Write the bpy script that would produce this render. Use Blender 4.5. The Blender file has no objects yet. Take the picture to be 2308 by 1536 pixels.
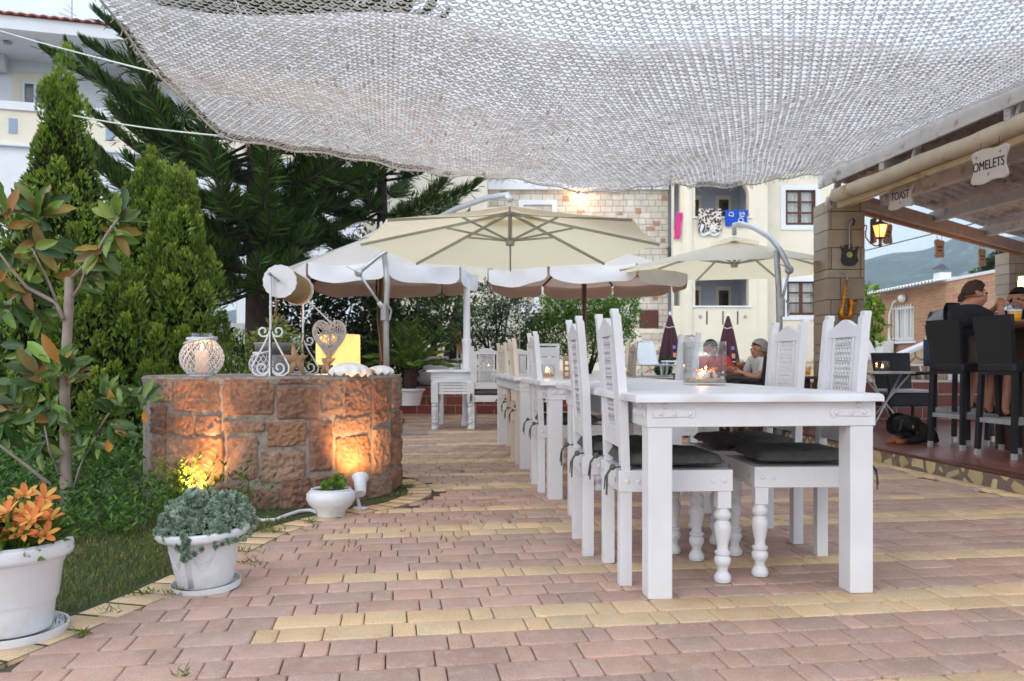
import bpy, math, random
import numpy as np
from mathutils import Vector, Matrix
R = math.radians
random.seed(7)
rng = np.random.default_rng(7)
C = bpy.context.scene.collection
# measuring frame of the place: eye height and lens of the photograph
F, CX, H0, CH = 1850.0, 1154.0, 818.0, 0.88
def P(px, py, D): return Vector(((px-CX)/F*D, D, CH+(H0-py)/F*D))
def G(px, py, z=0.0):
    D = (CH-z)*F/(py-H0); return Vector(((px-CX)/F*D, D, z))
def lin(r, g, b):
    f = lambda c: (c/255/12.92) if c/255 <= .04045 else ((c/255+.055)/1.055)**2.4
    return (f(r), f(g), f(b))
# ---------------------------------------------------------------- objects
def tag(o, label=None, cat=None, group=None, kind=None):
    if label: o['label'] = label
    if cat: o['category'] = cat
    if group: o['group'] = group
    if kind: o['kind'] = kind
    return o
def thing(name, label, cat, loc=(0,0,0), rz=0, group=None):
    o = bpy.data.objects.new(name, None); C.objects.link(o)
    o.empty_display_size = .1
    o.location = loc; o.rotation_euler = (0,0,rz)
    return tag(o, label, cat, group)
def copy_tree(o, parent=None):
    c = o.copy(); C.objects.link(c)
    if parent: c.parent = parent
    for ch in list(o.children): copy_tree(ch, c)
    return c
def frame(d, up=Vector((0,0,1))):
    d = Vector(d).normalized()
    a = up.cross(d)
    if a.length < 1e-4: a = Vector((1,0,0)).cross(d)
    a.normalize(); return a, d.cross(a).normalized()
class MB:
    def __init__(s): s.v=[]; s.f=[]; s.c=[]; s.col=None; s.m=None
    def pt(s, p):
        p = Vector(p)
        if s.m is not None: p = s.m @ p
        s.v.append(tuple(p)); s.c.append(s.col or (1,1,1)); return len(s.v)-1
    def face(s, ids): s.f.append(tuple(ids))
    def poly(s, pts):
        s.face([s.pt(p) for p in pts]); return s
    def box(s, x0,x1,y0,y1,z0,z1):
        i=[s.pt(p) for p in ((x0,y0,z0),(x1,y0,z0),(x1,y1,z0),(x0,y1,z0),(x0,y0,z1),(x1,y0,z1),(x1,y1,z1),(x0,y1,z1))]
        for q in ((3,2,1,0),(4,5,6,7),(0,1,5,4),(1,2,6,5),(2,3,7,6),(3,0,4,7)): s.face([i[k] for k in q])
        return s
    def cbox(s, c, sz, rz=0, rx=0, ry=0):
        old=s.m; M=Matrix.Translation(c)@Matrix.Rotation(rz,4,'Z')@Matrix.Rotation(ry,4,'Y')@Matrix.Rotation(rx,4,'X')
        s.m = (old@M) if old is not None else M
        x,y,z=[k/2 for k in sz]; s.box(-x,x,-y,y,-z,z); s.m=old; return s
    def beam(s, a, b, w, h, up=(0,0,1)):
        a=Vector(a); b=Vector(b); x,y=frame(b-a, Vector(up))
        r=[]
        for p in (a,b):
            r.append([s.pt(p+x*i*w/2+y*j*h/2) for i,j in ((-1,-1),(1,-1),(1,1),(-1,1))])
        for k in range(4): s.face((r[0][k],r[0][(k+1)%4],r[1][(k+1)%4],r[1][k]))
        s.face(r[0][::-1]); s.face(r[1]); return s
    def tube(s, pts, rad, n=8, cap=True, sq=1.0):
        pts=[Vector(p) for p in pts]
        if not hasattr(rad,'__len__'): rad=[rad]*len(pts)
        rings=[]; px=None
        for i,p in enumerate(pts):
            d=(pts[min(i+1,len(pts)-1)]-pts[max(i-1,0)])
            if d.length<1e-9: d=Vector((0,0,1))
            d.normalize()
            if px is None: x,y=frame(d)
            else:
                x=px-d*px.dot(d)
                if x.length<1e-4: x,_=frame(d)
                x.normalize(); y=d.cross(x)
            px=x
            rings.append([s.pt(p+(x*math.cos(t)+y*math.sin(t)*sq)*rad[i]) for t in [2*math.pi*k/n for k in range(n)]])
        for a,b in zip(rings,rings[1:]):
            for k in range(n): s.face((a[k],a[(k+1)%n],b[(k+1)%n],b[k]))
        if cap: s.face(rings[0][::-1]); s.face(rings[-1])
        return s
    def lathe(s, prof, c=(0,0,0), n=20, cap=True, wob=0):
        c=Vector(c); rings=[]
        for r,z in prof:
            rings.append([s.pt(c+Vector((r*math.cos(t),r*math.sin(t),z))) for t in [2*math.pi*k/n for k in range(n)]])
        for a,b in zip(rings,rings[1:]):
            for k in range(n): s.face((a[k],a[(k+1)%n],b[(k+1)%n],b[k]))
        if cap: s.face(rings[0][::-1]); s.face(rings[-1])
        return s
    def prism(s, outline, thick, M=None):
        """outline in local XZ, extruded along +Y by thick"""
        old=s.m
        if M is not None: s.m=(old@M) if old is not None else M
        a=[s.pt((x,0,z)) for x,z in outline]; b=[s.pt((x,thick,z)) for x,z in outline]
        n=len(a); s.face(a); s.face(b[::-1])
        for k in range(n): s.face((a[(k+1)%n],a[k],b[k],b[(k+1)%n]))
        s.m=old; return s
    def sphere(s, c, r, n=12, m=8, sc=(1,1,1)):
        c=Vector(c); rings=[]
        top=s.pt(c+Vector((0,0,r*sc[2]))); bot=s.pt(c-Vector((0,0,r*sc[2])))
        for j in range(1,m):
            a=math.pi*j/m
            rings.append([s.pt(c+Vector((r*sc[0]*math.sin(a)*math.cos(t),r*sc[1]*math.sin(a)*math.sin(t),r*sc[2]*math.cos(a)))) for t in [2*math.pi*k/n for k in range(n)]])
        for a,b in zip(rings,rings[1:]):
            for k in range(n): s.face((a[k],b[k],b[(k+1)%n],a[(k+1)%n]))
        for k in range(n):
            s.face((top,rings[0][k],rings[0][(k+1)%n])); s.face((bot,rings[-1][(k+1)%n],rings[-1][k]))
        return s
    def grid(s, fn, nu, nv, closed_u=False):
        ids=[[s.pt(fn(i/nu,j/nv)) for i in range(nu+(0 if closed_u else 1))] for j in range(nv+1)]
        w=len(ids[0])
        for j in range(nv):
            for i in range(nu):
                s.face((ids[j][i],ids[j][(i+1)%w],ids[j+1][(i+1)%w],ids[j+1][i]))
        return s
    def holes(s, x0,x1,z0,z1,y,t,hs):
        """wall panel in XZ with front at y, thickness t (to +y), rectangular holes (x0,x1,z0,z1)"""
        xs=sorted(set([x0,x1]+[h[0] for h in hs]+[h[1] for h in hs])); zs=sorted(set([z0,z1]+[h[2] for h in hs]+[h[3] for h in hs]))
        def inh(x,z): return any(h[0]<x<h[1] and h[2]<z<h[3] for h in hs)
        for a,b in zip(xs,xs[1:]):
            if a<x0-1e-6 or b>x1+1e-6: continue
            run=None
            for c,d in list(zip(zs,zs[1:]))+[(None,None)]:
                if c is not None and not inh((a+b)/2,(c+d)/2) and c>=z0-1e-6 and d<=z1+1e-6:
                    if run is None: run=[c,d]
                    else: run[1]=d
                else:
                    if run:
                        s.poly([(a,y,run[0]),(b,y,run[0]),(b,y,run[1]),(a,y,run[1])])
                        s.poly([(a,y+t,run[1]),(b,y+t,run[1]),(b,y+t,run[0]),(a,y+t,run[0])])
                    run=None
        def ring(a,b,c,d,flip):
            q=[[(a,y,c),(b,y,c),(b,y+t,c),(a,y+t,c)],[(a,y,d),(a,y+t,d),(b,y+t,d),(b,y,d)],[(a,y,c),(a,y+t,c),(a,y+t,d),(a,y,d)],[(b,y,c),(b,y,d),(b,y+t,d),(b,y+t,c)]]
            for p in q: s.poly(p if not flip else p[::-1])
        for h in hs: ring(*h,False)
        ring(x0,x1,z0,z1,True); return s
    def build(s, name, mat, parent=None, loc=None, rz=0, smooth=False, bevel=0, seg=2, sub=0, solid=0, autos=None):
        me=bpy.data.meshes.new(name); me.from_pydata(s.v,[],s.f); me.validate(); me.update()
        if any(c!=(1,1,1) for c in s.c) and len(s.c)==len(me.vertices):
            at=me.color_attributes.new('Col','FLOAT_COLOR','POINT')
            at.data.foreach_set('color', np.array([(a,b,c,1) for a,b,c in s.c],dtype=np.float32).ravel())
        if smooth: me.polygons.foreach_set('use_smooth',[True]*len(me.polygons))
        me.materials.append(mat)
        o=bpy.data.objects.new(name,me); C.objects.link(o)
        if parent: o.parent=parent
        if loc is not None: o.location=loc
        if rz: o.rotation_euler=(0,0,rz)
        if solid: m=o.modifiers.new('s','SOLIDIFY'); m.thickness=solid; m.offset=0
        if bevel:
            m=o.modifiers.new('b','BEVEL'); m.width=bevel; m.segments=seg; m.limit_method='ANGLE'; m.angle_limit=R(40)
            m.harden_normals=False
        if sub: m=o.modifiers.new('u','SUBSURF'); m.levels=sub; m.render_levels=sub
        if autos:
            m=o.modifiers.new('e','EDGE_SPLIT'); m.split_angle=R(autos)
        return o
def npmesh(name, V, Fs, mat, parent=None, col=None, smooth=False, loc=None):
    """V (n,3); Fs list of int arrays (m,k)"""
    me=bpy.data.meshes.new(name)
    me.vertices.add(len(V)); me.vertices.foreach_set('co', np.asarray(V,dtype=np.float32).ravel())
    tot=sum(f.size for f in Fs); cnt=sum(len(f) for f in Fs)
    me.loops.add(tot); me.polygons.add(cnt)
    me.loops.foreach_set('vertex_index', np.concatenate([f.ravel() for f in Fs]).astype(np.int32))
    sizes=np.concatenate([np.full(len(f),f.shape[1]) for f in Fs]); starts=np.concatenate([[0],np.cumsum(sizes)[:-1]])
    me.polygons.foreach_set('loop_start', starts.astype(np.int32))
    try: me.polygons.foreach_set('loop_total', sizes.astype(np.int32))
    except Exception: pass
    if smooth: me.polygons.foreach_set('use_smooth', np.ones(cnt,dtype=bool))
    me.update(calc_edges=True); me.validate()
    if col is not None:
        at=me.color_attributes.new('Col','FLOAT_COLOR','POINT')
        at.data.foreach_set('color', np.concatenate([col,np.ones((len(col),1))],1).astype(np.float32).ravel())
    me.materials.append(mat)
    o=bpy.data.objects.new(name,me); C.objects.link(o)
    if parent: o.parent=parent
    if loc is not None: o.location=loc
    return o
# ---------------------------------------------------------------- materials
def newmat(name):
    m=bpy.data.materials.new(name); m.use_nodes=True; nt=m.node_tree
    for n in list(nt.nodes): nt.nodes.remove(n)
    out=nt.nodes.new('ShaderNodeOutputMaterial'); b=nt.nodes.new('ShaderNodeBsdfPrincipled')
    nt.links.new(b.outputs[0],out.inputs[0]); return m,nt,b,out
def mixc(nt, fac, a, b, mode='MIX'):
    n=nt.nodes.new('ShaderNodeMix'); n.data_type='RGBA'; n.blend_type=mode
    for s,v in ((n.inputs[0],fac),(n.inputs[6],a),(n.inputs[7],b)):
        if hasattr(v,'default_value') or hasattr(v,'is_linked'): nt.links.new(v,s)
        elif isinstance(v,(int,float)): s.default_value=v
        else: s.default_value=(*v,1)
    return n.outputs[2]
def noise(nt, vec, scale, detail=4, rough=.55):
    n=nt.nodes.new('ShaderNodeTexNoise'); n.inputs['Scale'].default_value=scale; n.inputs['Detail'].default_value=detail; n.inputs['Roughness'].default_value=rough
    if vec is not None: nt.links.new(vec,n.inputs['Vector'])
    return n.outputs['Fac']
def ramp(nt, fac, stops):
    n=nt.nodes.new('ShaderNodeValToRGB'); nt.links.new(fac,n.inputs[0])
    e=n.color_ramp.elements
    while len(e)<len(stops): e.new(.5)
    for k,(p,c) in enumerate(stops):
        e[k].position=p; e[k].color=(*c,1) if hasattr(c,'__len__') else (c,c,c,1)
    return n.outputs[0]
def coords(nt, which='Object'):
    return nt.nodes.new('ShaderNodeTexCoord').outputs[which]
def bump(nt, b, h, strength, dist=.01):
    n=nt.nodes.new('ShaderNodeBump'); n.inputs['Strength'].default_value=strength; n.inputs['Distance'].default_value=dist
    nt.links.new(h,n.inputs['Height']); nt.links.new(n.outputs[0],b.inputs['Normal']); return n
def mat(name, col, rough=.6, var=.12, scale=6, bmp=0, bscale=80, metal=0, attr=False, transl=0, tcol=None, spots=None, spotcol=None, spec=None, streak=False, coat=0):
    m,nt,b,out=newmat(name); co=coords(nt)
    if streak:
        mp=nt.nodes.new('ShaderNodeMapping'); mp.inputs['Scale'].default_value=(1,1,.12); nt.links.new(co,mp.inputs[0]); co2=mp.outputs[0]
    else: co2=co
    lo=tuple(c*(1-var) for c in col); hi=tuple(min(1,c*(1+var)) for c in col)
    f=noise(nt,co2,scale,5,.6)
    c=ramp(nt,f,[(.3,lo),(.7,hi)])
    if attr:
        a=nt.nodes.new('ShaderNodeAttribute'); a.attribute_name='Col'
        c=mixc(nt,1.0,c,a.outputs['Color'],'MULTIPLY')
    if spots:
        f2=noise(nt,co,spots,6,.7); k=ramp(nt,f2,[(.56,0),(.68,1)])
        c=mixc(nt,k,c,spotcol)
    nt.links.new(c,b.inputs['Base Color'])
    b.inputs['Roughness'].default_value=rough; b.inputs['Metallic'].default_value=metal
    if spec is not None: b.inputs['Specular IOR Level'].default_value=spec
    if coat: b.inputs['Coat Weight'].default_value=coat
    if bmp: bump(nt,b,noise(nt,co,bscale,5,.6),bmp,.006)
    if transl:
        t=nt.nodes.new('ShaderNodeBsdfTranslucent')
        if tcol: t.inputs[0].default_value=(*tcol,1)
        else: nt.links.new(c,t.inputs[0])
        mx=nt.nodes.new('ShaderNodeMixShader'); mx.inputs[0].default_value=transl
        nt.links.new(b.outputs[0],mx.inputs[1]); nt.links.new(t.outputs[0],mx.inputs[2]); nt.links.new(mx.outputs[0],out.inputs[0])
    return m
def emat(name, col, strength, base=None):
    m,nt,b,out=newmat(name)
    b.inputs['Base Color'].default_value=(*(base or col),1)
    b.inputs['Emission Color'].default_value=(*col,1); b.inputs['Emission Strength'].default_value=strength
    return m
def brickmat(name, c1, c2, mortar, bw, bh, ms=.006, rough=.8, bmp=.4, swz='XZ', off=.5, var=.15, voro=False, nsc=14, vscale=3.0, squash=1.0):
    """blocks laid in the object's own X/Z (or X/Y) plane"""
    m,nt,b,out=newmat(name); co=coords(nt)
    sp=nt.nodes.new('ShaderNodeSeparateXYZ'); nt.links.new(co,sp.inputs[0])
    cb=nt.nodes.new('ShaderNodeCombineXYZ')
    nt.links.new(sp.outputs[swz[0]],cb.inputs[0]); nt.links.new(sp.outputs[swz[1]],cb.inputs[1])
    if voro:
        # crazy paving: smooth irregular flagstones with joints
        nz=nt.nodes.new('ShaderNodeTexNoise'); nz.inputs['Scale'].default_value=2.2; nt.links.new(cb.outputs[0],nz.inputs['Vector'])
        ad=nt.nodes.new('ShaderNodeVectorMath'); ad.operation='MULTIPLY_ADD'; nt.links.new(nz.outputs['Color'],ad.inputs[0]); ad.inputs[1].default_value=(.12,.12,0); nt.links.new(cb.outputs[0],ad.inputs[2])
        v1=nt.nodes.new('ShaderNodeTexVoronoi'); v1.feature='DISTANCE_TO_EDGE'; v1.inputs['Scale'].default_value=vscale; nt.links.new(ad.outputs[0],v1.inputs['Vector'])
        v2=nt.nodes.new('ShaderNodeTexVoronoi'); v2.inputs['Scale'].default_value=vscale; nt.links.new(ad.outputs[0],v2.inputs['Vector'])
        sc=nt.nodes.new('ShaderNodeSeparateColor'); nt.links.new(v2.outputs['Color'],sc.inputs[0])
        base=mixc(nt,sc.outputs[0],c1,c2)
        k=ramp(nt,v1.outputs['Distance'],[(ms*vscale*.5,0),(ms*vscale*.5+.03,1)])
        fac=k; colr=mixc(nt,k,mortar,base)
    else:
        t=nt.nodes.new('ShaderNodeTexBrick'); nt.links.new(cb.outputs[0],t.inputs['Vector'])
        t.offset=off; t.squash=squash; t.squash_frequency=3; t.offset_frequency=2; t.inputs['Scale'].default_value=1; t.inputs['Brick Width'].default_value=bw; t.inputs['Row Height'].default_value=bh
        t.inputs['Mortar Size'].default_value=ms; t.inputs['Mortar Smooth'].default_value=.2; t.inputs['Bias'].default_value=0
        t.inputs['Color1'].default_value=(*c1,1); t.inputs['Color2'].default_value=(*c2,1); t.inputs['Mortar'].default_value=(*mortar,1)
        colr=t.outputs['Color']
        iv=nt.nodes.new('ShaderNodeMath'); iv.operation='SUBTRACT'; iv.inputs[0].default_value=1; nt.links.new(t.outputs['Fac'],iv.inputs[1]); fac=iv.outputs[0]
    n=noise(nt,co,nsc,6,.65); g=ramp(nt,n,[(.25,1-var),(.75,1+var)])
    colr=mixc(nt,1.0,colr,g,'MULTIPLY')
    nt.links.new(colr,b.inputs['Base Color']); b.inputs['Roughness'].default_value=rough
    mm=nt.nodes.new('ShaderNodeMath'); mm.operation='MULTIPLY_ADD'; nt.links.new(n,mm.inputs[0]); mm.inputs[1].default_value=.35; nt.links.new(fac,mm.inputs[2])
    bump(nt,b,mm.outputs[0],bmp,.01)
    return m
def glassmat(name, tint=(1,1,1), rough=.02, mixt=.75):
    m,nt,b,out=newmat(name)
    g=nt.nodes.new('ShaderNodeBsdfGlossy'); g.inputs['Roughness'].default_value=rough
    t=nt.nodes.new('ShaderNodeBsdfTransparent'); t.inputs[0].default_value=(*tint,1)
    fr=nt.nodes.new('ShaderNodeLayerWeight'); fr.inputs[0].default_value=.5
    pw=nt.nodes.new('ShaderNodeMath'); pw.operation='POWER'; pw.inputs[1].default_value=4; nt.links.new(fr.outputs['Facing'],pw.inputs[0])
    ad=nt.nodes.new('ShaderNodeMath'); ad.operation='MULTIPLY_ADD'; ad.inputs[1].default_value=.75; ad.inputs[2].default_value=.07; ad.use_clamp=True
    nt.links.new(pw.outputs[0],ad.inputs[0])
    mx=nt.nodes.new('ShaderNodeMixShader'); nt.links.new(ad.outputs[0],mx.inputs[0]); nt.links.new(t.outputs[0],mx.inputs[1]); nt.links.new(g.outputs[0],mx.inputs[2])
    nt.links.new(mx.outputs[0],out.inputs[0]); return m
def woodpaint():
    m,nt,b,out=newmat('white_paint'); co=coords(nt)
    mp=nt.nodes.new('ShaderNodeMapping'); mp.inputs['Scale'].default_value=(1,1,.16); nt.links.new(co,mp.inputs[0])
    g=noise(nt,mp.outputs[0],70,5,.65); f=noise(nt,co,4,5,.6); s_=noise(nt,co,17,6,.75)
    c=ramp(nt,f,[(.3,(.655,.65,.675)),(.7,(.73,.73,.755))])
    c=mixc(nt,ramp(nt,g,[(.62,0),(.8,.35)]),c,(.52,.49,.45))
    c=mixc(nt,ramp(nt,s_,[(.66,0),(.76,.45)]),c,(.50,.45,.38))
    nt.links.new(c,b.inputs['Base Color']); nt.links.new(ramp(nt,f,[(.3,.34),(.7,.5)]),b.inputs['Roughness'])
    mm=nt.nodes.new('ShaderNodeMath'); mm.operation='ADD'; nt.links.new(g,mm.inputs[0]); nt.links.new(s_,mm.inputs[1]); bump(nt,b,mm.outputs[0],.28,.004); return m
M={}
M['white']=woodpaint()
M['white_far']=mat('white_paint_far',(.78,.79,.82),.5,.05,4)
M['cream_wood']=mat('cream_wood',(.70,.62,.52),.5,.08,6,.12,60)
M['cushion']=mat('cushion_cloth',(.085,.083,.076),.95,.25,30,.35,500)
M['tie']=mat('tie_cloth',(.09,.09,.08),.9,.2,20)
M['plastic']=mat('white_plastic',(.72,.73,.76),.32,.06,5,.05,40,spots=4,spotcol=(.66,.64,.60))
M['soil']=mat('soil',(.05,.03,.02),.95,.4,30,.8,60)
M['iron']=mat('white_iron',(.76,.76,.78),.4,.06,12,.15,60)
M['grey_metal']=mat('grey_metal',(.42,.41,.40),.38,.08,9,0,60,metal=.5)
M['pale_metal']=mat('pale_metal',(.55,.57,.6),.35,.06,9,0,60,metal=.4)
M['dark_metal']=mat('dark_metal',(.05,.05,.055),.45,.1,9)
M['zinc']=mat('zinc',(.36,.37,.38),.5,.2,14,.1,30,metal=.3)
M['rope']=mat('rope',(.36,.25,.12),.95,.25,40,.8,150)
M['cord']=mat('white_cord',(.7,.7,.68),.8,.1,30)
M['darkwood']=mat('dark_wood',(.11,.035,.018),.4,.25,8,.2,60,streak=True)
M['wicker']=mat('black_wicker',(.012,.013,.016),.5,.3,60,.6,180)
M['umb']=mat('cream_canvas',(.92,.88,.76),.85,.04,3,.1,400,transl=.55,tcol=(.98,.86,.60))
M['umbw']=mat('white_canvas',(.82,.80,.76),.85,.05,3,.1,300,transl=.40,tcol=(.95,.87,.82))
M['valance']=mat('valance_white',(.80,.81,.84),.85,.05,3,.1,300)
M['bounce_layer']=mat('bounce_tinted_cloth',lin(244,222,208),.9,.05,3,.1,300,transl=.6)  # pinkish tone stands for light bounced up from the paving
M['purple']=mat('purple_canvas',(.07,.018,.035),.8,.2,6)
M['glass']=glassmat('clear_glass',(.97,.98,.98),.02,.9)
M['flame']=emat('flame',(1,.5,.14),30)
M['lamp_glow']=emat('lamp_glow',(1,.48,.14),4)
M['shade']=mat('lamp_shade_cloth',(.9,.80,.6),.9,.04,6,.1,200,transl=.65,tcol=(.95,.82,.58))
M['sand']=mat('sand',(.45,.36,.24),.95,.3,60,.5,200)
M['shell']=mat('shell',(.7,.62,.55),.5,.2,20,.2,60)
M['coral']=mat('coral',(.55,.22,.12),.7,.3,30,.4,90)
M['black']=mat('black',(.01,.01,.012),.5,.2,10)
# ================================================================ setting: sky, camera
sc=bpy.context.scene
cam=bpy.data.cameras.new('Camera'); co=bpy.data.objects.new('Camera',cam); C.objects.link(co)
co.location=(0,0,CH); co.rotation_euler=(R(90),0,0)
cam.sensor_width=36; cam.lens=36*F/2308; cam.shift_y=50/2308; cam.clip_end=6000; cam.clip_start=.05
sc.camera=co
cam.dof.use_dof=True; cam.dof.focus_distance=4.2; cam.dof.aperture_fstop=5.0
SUN_EL,SUN_AZ=R(28),R(215)
w=bpy.data.worlds.new('World'); sc.world=w; w.use_nodes=True; nt=w.node_tree
bg=nt.nodes['Background']; sk=nt.nodes.new('ShaderNodeTexSky'); sk.sky_type='NISHITA'; sk.sun_disc=False
sk.sun_elevation=SUN_EL; sk.sun_rotation=SUN_AZ; sk.air_density=1.2; sk.dust_density=2.5; sk.ozone_density=1.5
# overcast veil: soft clouds washed over the clear sky
tc=nt.nodes.new('ShaderNodeTexCoord')
nf=noise(nt,tc.outputs['Generated'],2.2,5,.6)
cl=ramp(nt,nf,[(.2,(9.5,10.7,12.4)),(.8,(12.0,13.0,14.4))])
fin=mixc(nt,.82,sk.outputs[0],cl)
nt.links.new(fin,bg.inputs['Color']); bg.inputs['Strength'].default_value=.12
sun=bpy.data.lights.new('sun','SUN'); so=bpy.data.objects.new('sun',sun); C.objects.link(so)
sun.energy=.5; sun.angle=R(25); sun.color=(1,.97,.93)
so.rotation_euler=(R(90)-SUN_EL,0,-(SUN_AZ)+R(180))
so.location=(0,0,20)
sc.view_settings.view_transform='Standard'; sc.view_settings.look='None'; sc.view_settings.gamma=1; sc.view_settings.exposure=0.38
sc.cycles.max_bounces=6; sc.cycles.diffuse_bounces=3; sc.cycles.glossy_bounces=3; sc.cycles.transparent_max_bounces=16; sc.cycles.transmission_bounces=4
sc.cycles.sample_clamp_indirect=4; sc.cycles.use_denoising=True
try: sc.cycles.denoiser='OPENIMAGEDENOISE'
except Exception: pass
# ================================================================ ground
gm=mat('ground_earth',(.16,.13,.09),.95,.3,1.5,.5,12)
MB().grid(lambda u,v:((u-.5)*4000,-200+v*3500,-.05),40,40).build('ground',gm).__setitem__('kind','structure')
A=R(8.5); ca,sa=math.cos(A),math.sin(A)
def uv2w(s,t): return (s*ca-t*sa, s*sa+t*ca)
def w2uv(x,y): return (x*ca+y*sa, -x*sa+y*ca)
WC=(-1.66,5.78); WR=.872            # stone well
# lawn boundary (outer edge of the yellow border)
bpx=[(-700,1640),(-300,1600),(0,1500),(200,1420),(380,1345),(470,1300),(560,1245),(650,1200),(745,1172),(830,1156),(905,1142),(958,1124),(978,1108),(962,1092),(915,1076)]
bnd=[G(x,y).to_2d() for x,y in bpx]
def inpoly(x,y,pl):
    c=False; n=len(pl); j=n-1
    for i in range(n):
        xi,yi=pl[i]; xj,yj=pl[j]
        if (yi>y)!=(yj>y) and x<(xj-xi)*(y-yi)/(yj-yi)+xi: c=not c
        j=i
    return c
lawn=[tuple(b) for b in bnd]+[(-1.2,6.6),(-2.0,7.2),(-3.2,8.2),(-9,9.5),(-12,4),(-7,1)]
PLX=lambda y: 3.43-(y-5.6)*.085        # bar platform edge x at depth y
TER=[(-14,14.0),(2.3,14.0),(4.0,10.7),(14,10.2)]
def ter_y(x):
    for a,b in zip(TER,TER[1:]):
        if a[0]<=x<=b[0]: return a[1]+(b[1]-a[1])*(x-a[0])/(b[0]-a[0])
    return 14
YEL=set()
k=-5
YEL.update({-10,-9,-5,0,1,5})
k=11
while k<120: YEL.update({k,k+1,k+5}); k+=11
random.seed(3)
V=[];Fq=[];F8=[];COL=[]
pink=lin(199,163,146); yel=lin(229,196,154)
def paver(s0,s1,t0,t1,c,near):
    g=.0019; s0+=g;s1-=g;t0+=g;t1-=g
    j=.003
    h=random.uniform(-.0015,.0015)
    r=.010 if near else .004
    def ring(ins,z,rr):
        a0,a1,b0,b1=s0+ins,s1-ins,t0+ins,t1-ins
        if near:
            return [(a0+rr,b0,z),(a1-rr,b0,z),(a1,b0+rr,z),(a1,b1-rr,z),(a1-rr,b1,z),(a0+rr,b1,z),(a0,b1-rr,z),(a0,b0+rr,z)]
        return [(a0,b0,z),(a1,b0,z),(a1,b1,z),(a0,b1,z)]
    rings=[ring(0,-.03,r),ring(0,-.005+h,r),ring(.0018,-.0014+h,r),ring(.006,0+h,r*1.1)] if near else [ring(0,-.02,r),ring(.0008,-.004+h,r),ring(.005,0+h,r)]
    rot=random.uniform(-.006,.006); cs,ct=(s0+s1)/2,(t0+t1)/2
    n=len(rings[0]); b=len(V)
    for rg in rings:
        for (s,t,z) in rg:
            ds,dt=s-cs,t-ct; s2=cs+ds-dt*rot; t2=ct+dt+ds*rot
            x,y=uv2w(s2,t2); V.append((x,y,z)); COL.append(c)
    for q in range(len(rings)-1):
        for i in range(n): Fq.append((b+q*n+i,b+q*n+(i+1)%n,b+(q+1)*n+(i+1)%n,b+(q+1)*n+i))
    top=tuple(b+(len(rings)-1)*n+i for i in range(n))
    (F8 if near else Fq).append(top)
PT=.138
seq=[.078,.145,.222]
for k in range(-22,92):
    t0=2.667+PT*k; s=-8+random.uniform(0,.4); ph=random.randrange(3); 
    s=-8-((k*.173)%.445)
    i=0
    while s<9.5:
        Ln=seq[i%3]; i+=1
        s1=s+Ln; cs,ct=(s+s1)/2,t0+PT/2; x,y=uv2w(cs,ct)
        keep = (y<ter_y(x)-.02) and x<PLX(y)-.17 and not inpoly(x,y,lawn) and (x-WC[0])**2+(y-WC[1])**2>1.0
        if keep and y>2.2 and abs(x)>.66*y+1.2: keep=False
        if keep:
            dn=min((Vector((x,y))-b).length for b in bnd)
            isy=(k in YEL) and (x>-.86 or y>6.2)
            base=yel if isy else pink
            v=random.uniform(.84,1.09); w_=random.uniform(-.04,.04)
            c=(base[0]*v*(1+w_),base[1]*v,base[2]*v*(1-w_))
            paver(s,s1,t0,t0+PT,c,y<6.5)
        s=s1
pm,nt2,b,out=newmat('paver_concrete'); cc=coords(nt2)
a=nt2.nodes.new('ShaderNodeAttribute'); a.attribute_name='Col'
n1=noise(nt2,cc,3.5,5,.6); n2=noise(nt2,cc,160,4,.7); n3=noise(nt2,cc,22,5,.7)
c_=mixc(nt2,1,a.outputs['Color'],ramp(nt2,n1,[(.25,.78),(.7,1.08)]),'MULTIPLY')
c_=mixc(nt2,1,c_,ramp(nt2,n2,[(.3,.70),(.7,1.2)]),'MULTIPLY')
c_=mixc(nt2,ramp(nt2,n3,[(.52,0),(.72,.5)]),c_,(.60,.53,.48))
c_=mixc(nt2,ramp(nt2,noise(nt2,cc,9,6,.75),[(.62,0),(.72,.3)]),c_,(.25,.18,.15))
nt2.links.new(c_,b.inputs['Base Color']); b.inputs['Roughness'].default_value=.62
bump(nt2,b,n2,.6,.004); M['paver']=pm
fa=[np.array(Fq)]+([np.array(F8)] if F8 else [])
o=npmesh('paving',np.array(V),fa,pm,col=np.array(COL)); o['kind']='structure'
# sand bed under the pavers
MB().poly([(-12,-1.5,-.013),(12,-1.5,-.013),(12,15,-.013),(-12,15,-.013)]).build('path_bed',mat('joint_sand',(.09,.075,.06),.95,.3,20,.4,120)).__setitem__('kind','structure')
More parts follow.
